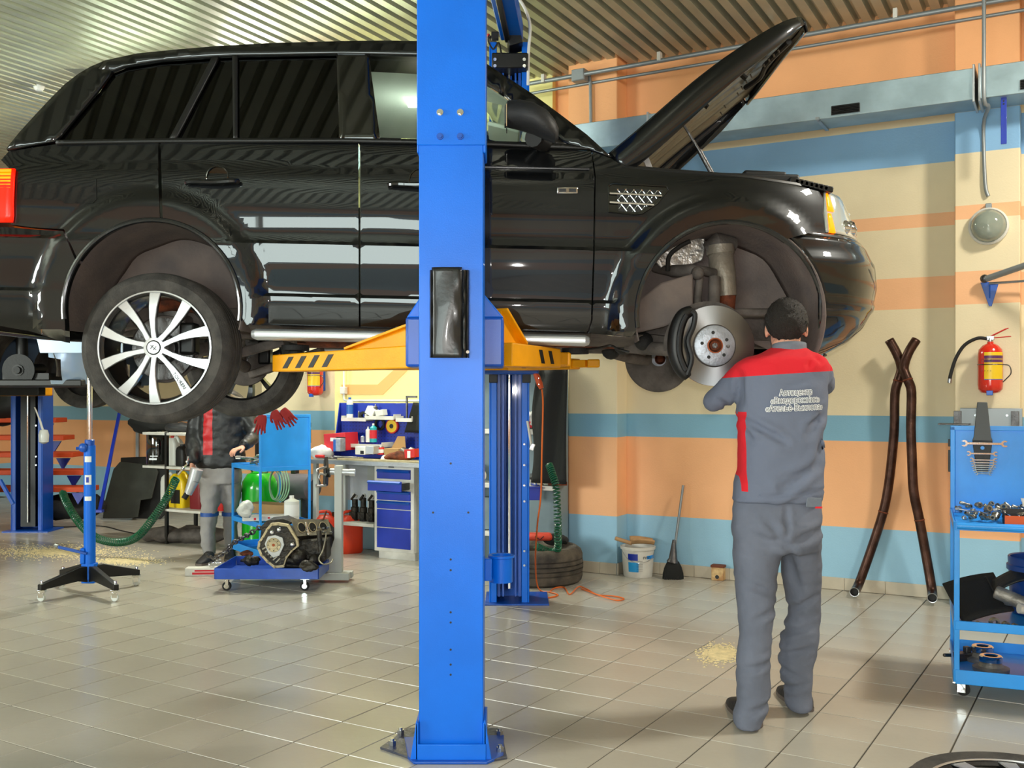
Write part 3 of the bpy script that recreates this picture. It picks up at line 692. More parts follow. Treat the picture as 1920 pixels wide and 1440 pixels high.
def panel(name, poly, m, parent, both=True, step=9, off=0., lip=.05, label=None):
    bd = resample(poly, step); n = len(bd); pts = list(bd)
    x0 = min(p[0] for p in bd); x1 = max(p[0] for p in bd); y0 = min(p[1] for p in bd); y1 = max(p[1] for p in bd)
    ys = []; y = y0+step/2
    while y < y1: ys.append(y); y += step
    x = x0+step/2
    cand = []
    while x < x1:
        t = TILT*(x-815)
        col = [q for q in ys if min(abs(q-(c+t)) for c in CREASE) > 3.5]+[c+t for c in CREASE]
        cand += [(x, q) for q in col]; x += step
    for q in cand:
        if inpoly(q[0], q[1], bd) and min((q[0]-b_[0])**2+(q[1]-b_[1])**2 for b_ in bd) > (step*.4)**2: pts.append(q)
    r = delaunay_2d_cdt([Vector(p) for p in pts], [], [list(range(n))], 1, 1e-4)
    vv, ff = r[0], r[2]; vs = [surf(v.x, v.y, off) for v in vv]; fs = [tuple(f) for f in ff]
    # boundary lip folding inwards
    from collections import Counter
    cnt = Counter()
    for f in fs:
        for i in range(len(f)): cnt[tuple(sorted((f[i], f[(i+1) % len(f)])))] += 1
    ed = [e for e, k in cnt.items() if k == 1]; mp = {}
    for e in ed:
        for i in e:
            if i not in mp: mp[i] = len(vs); vs.append(vs[i]+Vector((0, lip, 0)))
    fs += [(a_, b_, mp[b_], mp[a_]) for a_, b_ in ed]
    b = MB(); b.add(vs, fs); out = [b.build(name, m, parent, world=True, ang=24, label=label)]
    if both:
        b = MB(); b.add([Vector((p.x, 2*CY-p.y, p.z)) for p in vs], fs); out.append(b.build(name, m, parent, world=True, ang=24))
    return out
PT = M['paint']
g1 = 1.2
rear_door_seam = [(298, 268), (298, 340), (302, 411)]
panel('quarter_panel', [(18, 316), (2, 300), (16, 284), (107, 270), (298-g1, 268), (298-g1, 340), (301-g1, 411)]+arc(0, 84, 147, 16)+[(120, 430), (60, 426), (20, 421)], PT, car)
panel('rear_bumper_side', [(-60, 424), (20, 426), (60, 430), (118, 433), (143, 492)]+arc(0, 149, 187, 10)+[(123, 642), (60, 622), (0, 611), (-60, 600)], PT, car)
panel('rear_door', [(301, 268), (673-g1, 268), (674-g1, 612), (462, 609), (451, 590)]+arc(0, -2, 83, 20), PT, car)
panel('front_door', [(676, 268), (850, 270), (1000, 276), (1108, 284), (1114, 330), (1112, 480), (1108, 600), (1100, 623), (676, 613)], PT, car)
fb = [(1111, 284), (1146, 297), (1172, 314), (1250, 322), (1330, 329), (1400, 334), (1490, 347), (1543, 361), (1543, 400), (1548, 443), (1515, 437), (1479, 447)]
panel('front_fender', fb+arc(1, 52, 183, 30)+[(1193, 620), (1184, 632), (1103, 625), (1111, 600), (1115, 480), (1117, 330)], PT, car)
# front bumper, lamps and fascia as lofts round the nose
def npt(th, z, w=W0, dx=0.):
    xf = interp(XFT, z)+dx
    return Vector((XF0+(xf-XF0)*max(0, math.sin(th))**(2/NF), CY-w*max(0, math.cos(th))**(2/NF), z))
def hwn(z): return interp(HWZ, z+TILT*(1.4-XC))
def th_at(px, z):
    lo, hi = 0, PI/2
    for _ in range(30):
        m_ = (lo+hi)/2; q = npt(m_, z, hwn(z)); 
        if 960+F_PX*q.x/q.y < px and m_ < 1.25: lo = m_
        else: hi = m_
    return m_
def nose_band(name, y0, y1, startfn, endth, m, parent, nrow=10, ncol=22, off=0., mirror='wrap', push=None):
    rows = []
    for i in range(nrow+1):
        py = y0+(y1-y0)*i/nrow; z = EYE+(HOR-py)*5.15/F_PX; th0 = th_at(startfn(py), z); th1 = endth; w = hwn(z); row = []
        for j in range(ncol+1):
            th = th0+(th1-th0)*j/ncol; q = npt(th, z, w+off, off)
            if push: q = push(q, th, py)
            row.append(q)
        rows.append(row)
    def emit(rows, nm):
        b = MB(); vs = [q for r in rows for q in r]; nc = len(rows[0]); fs = [(i*nc+j, i*nc+j+1, (i+1)*nc+j+1, (i+1)*nc+j) for i in range(len(rows)-1) for j in range(nc-1)]
        b.add(vs, fs); o = b.build(nm, m, parent, world=True, fixn=False, ang=30); s = o.modifiers.new('s', 'SOLIDIFY'); s.thickness = .012; s.offset = 0; return o
    mir = [[Vector((q.x, 2*CY-q.y, q.z)) for q in r] for r in rows]
    if mirror == 'wrap': return [emit([r+mr[::-1][1:] for r, mr in zip(rows, mir)], name)]
    return [emit(rows, name), emit(mir, name)]
def archx(py):
    dy = (590-py)/173
    return 1368+173*math.sqrt(max(0, 1-dy*dy)) if abs(dy) < 1 else 1541
def push1(q, th, py):
    if py > 566 and py < 576: q = q+Vector((.006, -.006, 0))
    return q
nose_band('front_bumper', 452, 668, lambda py: archx(py)+1, PI/2, PT, car, 30, 34, push=push1)
nose_band('front_bumper_shoulder', 444, 452, lambda py: 1486 if py < 448 else 1480, PI/2, PT, car, 3, 34)
nose_band('bumper_lip', 660, 674, lambda py: 1541, PI/2, M['trim'], car, 3, 24, off=.012)
0 and nose_band('bumper_underside', 666, 690, lambda py: 1500, PI/2, M['rust'] if 0 else M['trim'], car, 2, 20, off=-.03)
lampg = mat('headlamp_lens', 'c9ccc4', .08, .2, coat=1.)
lampd = mat('headlamp_bezel', 'd4cabd', .2, .7)
hl = nose_band('headlamp', 362, 441, lambda py: 1545+max(0, py-400)*.08, 1.12, lampg, car, 12, 14, mirror='two')
for k, (ya, yb) in enumerate(((366, 400), (405, 441))):
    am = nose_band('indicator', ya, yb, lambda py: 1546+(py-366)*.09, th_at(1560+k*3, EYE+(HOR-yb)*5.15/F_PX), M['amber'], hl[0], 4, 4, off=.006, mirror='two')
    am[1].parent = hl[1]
z = EYE+(HOR-425)*5.15/F_PX
for s, par in ((1, hl[0]), (-1, hl[1])):
    for th, rr in ((1.0, .045), (.88, .035)):
        q = npt(th, z, hwn(z)); q.y = CY+(q.y-CY)*s
        b = MB(); b.lathe([(0, .03), (rr*.6, .02), (rr, 0), (rr*1.15, -.01), (rr*1.15, .004), (rr, .012)], c=q+Vector((.0, 0, 0)), axis=(.8, -.5*s, 0), n=18); b.build('lamp_bowl', M['chrome'], par, world=True)
nose_band('grille_panel', 366, 441, lambda py: 2400, PI/2, M['black_gloss'], car, 8, 16, off=-.01) if 0 else None
# grille between the lamps
b = MB(); rows = []
for i in range(9):
    z = EYE+(HOR-(368+73*i/8))*5.15/F_PX
    rows.append([npt(1.14+(PI/2-1.14)*j/10, z, hwn(z)-.01, -.015) for j in range(11)])
rows = [r+[Vector((q.x, 2*CY-q.y, q.z)) for q in r[::-1][1:]] for r in rows]
nc = len(rows[0]); b.add([q for r in rows for q in r], [(i*nc+j, i*nc+j+1, (i+1)*nc+j+1, (i+1)*nc+j) for i in range(8) for j in range(nc-1)])
gr = b.build('grille', M['black_gloss'], car, world=True, fixn=False)
for i in (2, 4, 6): b = MB(); b.tube([q+Vector((.02, 0, 0)) for q in rows[i]], .008, 6); b.build('grille_bar', M['silver'], gr, world=True)
for i in (2, 5, 8, 12): pass
# rear end: bumper, tailgate, lamps
def rpt(th, z, w, dx=0.):
    xr = interp(XRT, z)-dx
    return Vector((XR0-(XR0-xr)*max(0, math.sin(th))**(2/NR), CY-w*max(0, math.cos(th))**(2/NR), z))
def rear_band(name, y0, y1, th0, m, parent, nrow, off=0., th1=PI/2, mirror='wrap'):
    rows = []
    for i in range(nrow+1):
        py = y0+(y1-y0)*i/nrow; z = EYE+(HOR-py)*4.95/F_PX; w = interp(HWZ, z+TILT*(-2.5-XC))+off
        rows.append([rpt(th0+(th1-th0)*j/18, z, w, off) for j in range(19)])
    mir = [[Vector((q.x, 2*CY-q.y, q.z)) for q in r] for r in rows]; out = []
    for rr in ([[r+mr[::-1][1:] for r, mr in zip(rows, mir)]] if mirror == 'wrap' else [rows, mir]):
        nc = len(rr[0]); b = MB(); b.add([q for r in rr for q in r], [(i*nc+j, i*nc+j+1, (i+1)*nc+j+1, (i+1)*nc+j) for i in range(nrow) for j in range(nc-1)])
        o = b.build(name, m, parent, world=True, fixn=False); s = o.modifiers.new('s', 'SOLIDIFY'); s.thickness = .012; s.offset = 0; out.append(o)
    return out
rear_band('rear_bumper', 426, 606, .12, PT, car, 16); rear_band('tailgate', 286, 424, .62, PT, car, 10)
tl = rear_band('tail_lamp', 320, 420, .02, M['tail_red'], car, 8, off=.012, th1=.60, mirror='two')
for o_, s in zip(tl, (1, -1)):
    b = MB()
    for i in range(7):
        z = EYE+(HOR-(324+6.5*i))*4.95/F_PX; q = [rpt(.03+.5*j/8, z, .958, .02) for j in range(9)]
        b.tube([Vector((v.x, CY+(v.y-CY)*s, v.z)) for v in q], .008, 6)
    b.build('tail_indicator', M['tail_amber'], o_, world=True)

# greenhouse
SIL = [(15, 283), (40, 252), (70, 219), (98, 189), (125, 162), (150, 143), (172, 130), (200, 118), (260, 105), (330, 98), (400, 92), (500, 86), (640, 82), (720, 81), (785, 82), (850, 95), (905, 119), (950, 148), (1000, 181), (1050, 218), (1100, 256), (1145, 297)]
HWS = [.86, .83, .80, .77, .745, .725, .705, .69, .675, .67, .665, .66, .66, .66, .66, .67, .69, .72, .755, .79, .83, .87]
EDGE = [P(x, y, CY-h) for (x, y), h in zip(SIL, HWS)]
# a side surface between belt and edge curve: width falls linearly from .885 at the belt to the edge curve
_EX = [(p.x, p.z, CY-p.y) for p in EDGE]
def gh(px, py, off=0.):
    Y = 5.05
    for _ in range(6):
        p = P(px, py, Y); zb = 2.7-TILT*(p.x-XC)
        e = None
        for i in range(len(_EX)-1):
            if _EX[i][0] <= p.x <= _EX[i+1][0]:
                t = (p.x-_EX[i][0])/(_EX[i+1][0]-_EX[i][0]); e = (_EX[i][1]+(_EX[i+1][1]-_EX[i][1])*t, _EX[i][2]+(_EX[i+1][2]-_EX[i][2])*t)
        if e is None: e = (_EX[0][1], _EX[0][2]) if p.x < _EX[0][0] else (_EX[-1][1], _EX[-1][2])
        slope = .40
        h = .885-slope*(p.z-zb)
        h = max(h, e[1]-.02) if p.z > e[0]-.03 else h
        Y = Y+(CY-h-off-Y)*.8
    return P(px, py, Y)
def gpanel(name, poly, m, parent, off=0., step=12, thick=.02, both=True):
    bd = resample(poly, step); n = len(bd); pts = list(bd)
    x = min(p[0] for p in bd)+step/2
    while x < max(p[0] for p in bd):
        y = min(p[1] for p in bd)+step/2
        while y < max(p[1] for p in bd):
            if inpoly(x, y, bd) and min((x-q[0])**2+(y-q[1])**2 for q in bd) > (step*.45)**2: pts.append((x, y))
            y += step
        x += step
    r = delaunay_2d_cdt([Vector(p) for p in pts], [], [list(range(n))], 1, 1e-4); out = []
    vs = [gh(v.x, v.y, off) for v in r[0]]; fs = [tuple(f) for f in r[2]]
    for s in ((1, -1) if both else (1,)):
        b = MB(); b.add([Vector((p.x, CY+(p.y-CY)*s, p.z)) for p in vs], fs); o = b.build(name, m, parent, world=True, fixn=False)
        if thick: so = o.modifiers.new('s', 'SOLIDIFY'); so.thickness = thick; so.offset = -1 if s > 0 else 1
        out.append(o)
    return out
top = SIL[6:16]
gpanel('roof_rail', [(200, 118)]+SIL[8:17]+[(950, 150), (945, 182), (913, 162), (850, 121), (780, 107), (690, 105), (640, 104), (440, 108), (400, 110), (300, 117), (235, 128), (213, 137), (187, 134)], PT, car)
gpanel('rear_pillar', SIL[:7]+[(200, 118), (187, 134), (213, 137), (187, 172), (150, 216), (107, 268), (60, 276), (20, 284)], PT, car)
gpanel('pillar_a', [(950, 149), (1000, 182), (1050, 219), (1100, 257), (1145, 298), (1112, 286), (1060, 272), (1045, 266), (985, 214), (945, 182)], PT, car)
gpanel('pillar_b', [(632, 105), (692, 106), (714, 267), (637, 267)], M['black_gloss'], car, off=-.004)
gpanel('pillar_c', [(400, 110), (412, 110), (330, 266), (318, 267)], M['trim'], car, off=-.002); gpanel('window_divider', [(437, 108), (446, 108), (446, 266), (439, 266)], M['trim'], car, off=.002, step=8)
gpanel('belt_trim', [(107, 267), (330, 263), (640, 263), (714, 264), (850, 267), (1000, 271), (1060, 274), (1108, 283), (1000, 279), (850, 273), (640, 269), (300, 270), (107, 273)], M['trim'], car, off=.006, step=8)
gpanel('quarter_window', [(110, 267), (150, 217), (187, 173), (213, 138), (235, 129), (300, 118), (400, 110), (320, 266)], M['glass_tint'], car, off=-.006, thick=0)
gpanel('rear_door_window', [(330, 266), (411, 110), (440, 108), (632, 105), (637, 266)], M['glass_tint'], car, off=-.006, thick=0)
gpanel('front_door_window', [(692, 107), (780, 108), (850, 122), (913, 163), (985, 215), (1045, 267), (1060, 273), (850, 270), (714, 267)], M['glass_clear'], car, off=-.008, thick=0)
gpanel('mirror_sail', [(985, 214), (1045, 266), (1062, 274), (1003, 274)], M['trim'], car, off=.002, step=8)
# roof skin, windscreen and rear window
def across(idx, name, m, crown, solid=.02):
    b = MB(); nv = 13; vs = []
    for i in idx:
        e = EDGE[i]
        for j in range(nv):
            w = -1+2*j/(nv-1); vs.append(Vector((e.x+crown[1]*(1-w*w), CY+(CY-e.y)*w, e.z+crown[0]*(1-w*w))))
    b.add(vs, [(i*nv+j, i*nv+j+1, (i+1)*nv+j+1, (i+1)*nv+j) for i in range(len(idx)-1) for j in range(nv-1)])
    o = b.build(name, m, car, world=True, fixn=False)
    if solid: s = o.modifiers.new('s', 'SOLIDIFY'); s.thickness = solid; s.offset = 0
    return o
across(range(5, 16), 'roof', PT, (.035, 0)); across(range(15, 22), 'windscreen', M['glass_clear'], (.02, .07), 0); across(range(0, 6), 'rear_window', M['glass_tint'], (.02, -.06), .01)
b = MB(); b.grid(lambda s, t: (-2.3+2.1*s, CY-.67+1.34*t, 3.225-.05*abs(2*t-1)**2-.05*s**4), 14, 9); hd = b.build('headliner', M['headliner'], car, world=True, fixn=False)
for dy in (-.42, .42):
    b = MB(); c = Vector((-.05, CY+dy, 3.12)); b.cbox(c, (.2, .36, .025), (0, .25, 0)); b.build('sun_visor', M['headliner'], car, world=True, bevel=.01)
b = MB(); b.cbox((-.55, CY, 3.2), (.12, .18, .02)); b.build('added_dome_lamp', emis('added_dome_lamp', 'fff4e0', 4), car, world=True, bevel=.006); point('cabin_fill', (-.55, CY-.05, 2.98), 3, (.92, 1, .92), .06)  # added glowing lamp and unseen fill light that lift the dark cabin
# interior: seats, dash, wheel
for (x, dy) in ((-.72, -.4), (-.72, .4), (-1.22, -.42), (-1.22, .42)):
    b = MB(); rings = []
    for z, hw, hd_ in ((2.2, .25, .07), (2.35, .27, .09), (2.6, .26, .085), (2.78, .22, .07), (2.84, .14, .05)):
        cx = x-.25*(z-2.2); rings.append([Vector((cx+hd_*math.cos(a)*(1 if math.cos(a) > 0 else .8), CY+dy+hw*math.copysign(abs(math.sin(a))**.6, math.sin(a)), z)) for a in [2*PI*k/20 for k in range(20)]])
    b.loft(rings); st = b.build('seat_back', M['seat_tan'], car, world=True)
    b = MB(); b.cbox((x+.22, CY+dy, 2.17), (.5, .5, .16)); b.build('seat_cushion', M['seat_tan'], car, world=True, bevel=.05)
    b = MB(); b.cbox((x-.18, CY+dy, 2.95), (.09, .25, .17)); b.build('headrest', M['plastic_dark'], st, world=True, bevel=.035)
b = MB(); b.cbox((.35, CY, 2.62), (.5, 1.5, .22)); b.build('dashboard', M['plastic_dark'], car, world=True, bevel=.06)
b = MB(); b.tube([Vector((-.02-.06*math.sin(a), CY+.38+.18*math.cos(a), 2.62+.17*math.sin(a))) for a in [2*PI*k/24 for k in range(24)]], .014, 8, closed=True); b.bar((-.0, CY+.22, 2.62), (-.0, CY+.54, 2.62), .05, .04); b.build('steering_wheel', M['plastic_dark'], car, world=True)
b = MB(); b.cbox((.12, CY, 3.0), (.03, .22, .06)); b.build('rear_view_mirror', M['plastic_dark'], car, world=True, bevel=.01)
# pale inner door pillar cover and parcel seen through the front window
b = MB(); b.tube([P(912, 190, 6.4), P(935, 200, 6.4), P(950, 235, 6.5), P(930, 262, 6.5)], [.05, .08, .09, .08], 10); b.build('seat_cover_folds', M['clear_plastic'], car, world=True)
# exterior mirrors
for s in (1, -1):
    b = MB(); rings = []
    for px, y0, y1, d in ((946, 200, 240, .03), (952, 190, 238, .075), (975, 189, 243, .095), (1000, 194, 250, .10), (1025, 208, 262, .09), (1040, 225, 268, .06), (1047, 240, 262, .02)):
        a = P(px, y0, 4.8); q = P(px, y1, 4.8); c = (a+q)/2; rz = (a-q).length/2; ring = []
        for k in range(16):
            t = 2*PI*k/16; ring.append(Vector((c.x, CY+(c.y+d*math.cos(t)-CY)*s, c.z+rz*math.copysign(abs(math.sin(t))**.8, math.sin(t)))))
        rings.append(ring)
    b.loft(rings); mr = b.build('door_mirror', M['plastic_dark'], car, world=True)
    b = MB(); a = P(1000, 258, 4.85); e = P(1022, 270, 5.0); b.tube([Vector((a.x, CY+(a.y-CY)*s, a.z)), Vector((e.x, CY+(e.y-CY)*s, e.z))], .045, 10); b.build('mirror_foot', M['trim'], mr, world=True)
    if s > 0:
        b = MB(); a = P(945, 196, 4.74); q = P(945, 236, 4.74); b.prism([(-.075, a.z), (.06, a.z), (.075, q.z), (-.06, q.z)], lambda x, y, t: (a.x+.01+t, 4.8+x, y), .004); b.build('mirror_glass', M['chrome'], mr, world=True)
# door handles
for (x0, y0) in ((350, 340), (730, 345)):
    for s in (1, -1):
        a = surf(x0+35, y0+2); b = MB(); pth = [surf(x0, y0+3, .012), surf(x0+10, y0, .03), surf(x0+50, y0+1, .04), surf(x0+85, y0-1, .04), surf(x0+96, y0, .02)]
        pth = [Vector((p.x, CY+(p.y-CY)*s, p.z)) for p in pth]; b.tube(smooth_path(pth, 3), .014, 8); h = b.build('door_handle', PT, car, world=True)
        b = MB(); c = surf(x0+58, y0-8, -.004); c = Vector((c.x, CY+(c.y-CY)*s, c.z)); b.lathe([(0, 0), (.05, 0), (.055, .008), (.05, .01)], c=c, axis=(0, -s, 0), n=20); b.build('handle_recess', M['black_gloss'], h, world=True)
# fuel flap
fl = [(118, 330), (170, 329), (180, 336), (181, 374), (174, 381), (120, 381), (112, 372), (112, 338)]
panel('fuel_flap', fl, PT, car, both=False, off=.003, lip=.006)
# door edge trim line, chrome spear at mirror, badges, side vent
b = MB(); b.tube([surf(x, 313+.02*(x-900), .004) for x in range(905, 1110, 20)], .006, 6); b.build('shoulder_bead', M['paint_grey'], car, world=True)
q = MB(); c = surf(1064, 357, .004); q.cbox(c, (.1, .008, .032)); o = q.build('side_badge', M['chrome'], car, world=True, bevel=.004)
q = MB(); q.cbox(c+Vector((-.024, -.004, 0)), (.034, .004, .016)); q.cbox(c+Vector((.024, -.004, 0)), (.034, .004, .016)); q.build('badge_inset', M['plastic_dark'], o, world=True)
vent_poly = [(1141, 348), (1148, 344), (1250, 349), (1253, 356), (1232, 382), (1205, 400), (1190, 402), (1142, 397)]
vf = panel('side_vent', vent_poly, M['black_gloss'], car, both=False, off=.004, lip=.01)[0]
inner = [(1156, 353), (1242, 357), (1238, 366), (1222, 382), (1197, 398), (1160, 396)]
panel('vent_recess', inner, M['black'], vf, both=False, off=.006, lip=.004)
q = MB()
ink = inner
for d in (1, -1):
    for k in range(-3, 12):
        seg = []
        for t in range(41):
            y = 353+45*t/40; x = 1156+k*15+d*(y-353)*.8+(0 if d > 0 else 20)
            if inpoly(x, y, ink): seg.append(surf(x, y, .010))
        if len(seg) > 2: q.tube(seg, .0015, 5)
q.build('vent_mesh', M['chrome'], vf, world=True)
for yy, x1 in ((364, 1241), (381, 1226)):
    q = MB(); q.tube([surf(1143, yy-2, .016), surf(x1, yy+3, .016)], .006, 6); q.build('vent_bar', M['chrome'], vf, world=True)
q = MB(); q.tube([surf(x, y, .008) for x, y in vent_poly+[vent_poly[0]]], .004, 6); q.build('vent_surround', M['black_gloss'], vf, world=True)
# scuff of white on the front door
q = MB(); c = surf(746, 389, .003)
# arch lips
for c_, a0, a1 in ((0, 187, -8), (1, 188, -18)):
    for s in (1, -1):
        pts = []
        for (x, y) in arc(c_, a0, a1, 40, r=(166, 174)[c_]): p = surf(min(x, 1538), y, .0); pts.append(Vector((p.x, CY+(p.y-CY)*s, p.z)))
        b = MB(); b.tube(pts, .012, 8); b.build('arch_lip', M['paint_grey'], car, world=True)
# running boards and sills
for s in (1, -1):
    b = MB(); rings = []
    for k in range(25):
        px = 468+640*(.5-.5*math.cos(PI*k/24)); y0 = 615+.019*(px-468); f = max(.12, math.sqrt(max(0, 1-max(0, (abs(px-788)/320-.97)/.3/.1)**2)))
        a = P(px, y0, 4.93); c = P(px, y0+22, 4.93); zc = (a.z+c.z)/2; hz = (a.z-c.z)/2*f
        rings.append([Vector((a.x, CY+(4.97+.06*math.cos(t)*f-CY)*s, zc+hz*math.copysign(abs(math.sin(t))**.7, math.sin(t)))) for t in [2*PI*j/16 for j in range(16)]])
    b.loft(rings); sb = b.build('running_board', M['silver'], car, world=True)
    b = MB(); a = P(462, 612, 5.0); c = P(1110, 628, 5.0); b.add([Vector((a.x, CY+(5.0-CY)*s, a.z+.02)), Vector((c.x, CY+(5.0-CY)*s, c.z+.02)), Vector((c.x, CY+(5.12-CY)*s, c.z-.03)), Vector((a.x, CY+(5.12-CY)*s, a.z-.03))], [(0,1,2,3)])
    b.build('sill', M['under'], car, world=True)
# underbody
def zu(x, py): return EYE+(HOR-py-TILT*((960+F_PX*x/4.95)-815))*4.95/F_PX
b = MB(); nv = 9; vs = []; xs = [-1.15+.2*k for k in range(9)]+[.65]
for x in xs:
    for j in range(nv):
        w = -1+2*j/(nv-1); vs.append(Vector((x, CY+.86*w, zu(x, 618)-.05*math.exp(-((abs(w)-.55)/.12)**2))))
b.add(vs, [(i*nv+j, i*nv+j+1, (i+1)*nv+j+1, (i+1)*nv+j) for i in range(len(xs)-1) for j in range(nv-1)]); o = b.build('floor_pan', M['under'], car, world=True, fixn=False)
b = MB(); b.cbox((-2.55, CY, 2.0), (.7, 1.5, .04), (0, -.1, 0)); b.build('boot_floor', M['under'], car, world=True); b = MB(); b.cbox((1.2, CY, 1.93), (.8, 1.3, .04)); b.build('engine_tray', M['under'], car, world=True, bevel=.01)
for s in (1, -1):
    b = MB(); b.bar((-2.6, CY+s*.42, 1.93), (1.6, CY+s*.42, 1.85), .09, .12); b.build('chassis_rail', M['under'], car, world=True, bevel=.01)
b = MB(); b.tube(smooth_path([(.9, CY+.15, 1.8), (.4, CY+.2, 1.82), (-.6, CY+.2, 1.84), (-1.2, CY+.1, 1.86)]), .035, 10); b.tube([(-1.2, CY+.1, 1.87), (-1.25, CY+.1, 1.87), (-.85, CY+.1, 1.87)], .09, 14); b.build('exhaust_pipe', M['rust'], car, world=True)
b = MB(); b.cbox((-.25, CY, 1.84), (.7, .4, .14)); b.build('gearbox', M['under'], car, world=True, bevel=.04)
b = MB(); b.tube(smooth_path([P(1100, 655, 5.2), P(1125, 652, 5.15), P(1145, 648, 5.1), P(1160, 655, 5.15), P(1180, 660, 5.15)]), .006, 6); b.build('brake_line', M['black'], car, world=True)

# wheel arch liners
for ci, (cx, cz, r) in enumerate(ARCH):
    for s in (1, -1):
        b = MB(); n1, n2 = 36, 9; a0, a1 = (-14, 194) if ci == 0 else (-26, 196)
        def lf(u_, v_):
            a = math.radians(a0+(a1-a0)*u_); rr = r+.015-.035*v_+.006*math.sin(9*a)*v_
            y = .93-.55*v_ if ci == 0 else .93-.5*v_
            return (cx+rr*math.cos(a), CY-s*y, cz+rr*math.sin(a))
        b.grid(lf, n1, n2); li = b.build('wheel_arch_liner', M['liner'], car, world=True, fixn=False)
        so = li.modifiers.new('s', 'SOLIDIFY'); so.thickness = .006; so.offset = 0
        b = MB(); rr = r-.005; yb = CY-s*(.40 if ci == 0 else .44)
        def bf(u_, v_):
            a = math.radians(a0+(a1-a0)*u_); q = rr*(.12+.88*v_)
            return (cx+q*math.cos(a), yb+s*.03*noise.noise(Vector((q*9, a*3, ci))), cz+q*math.sin(a))
        b.grid(bf, 40, 8); b.build('arch_inner_wall', M['liner'], li, world=True, fixn=False)

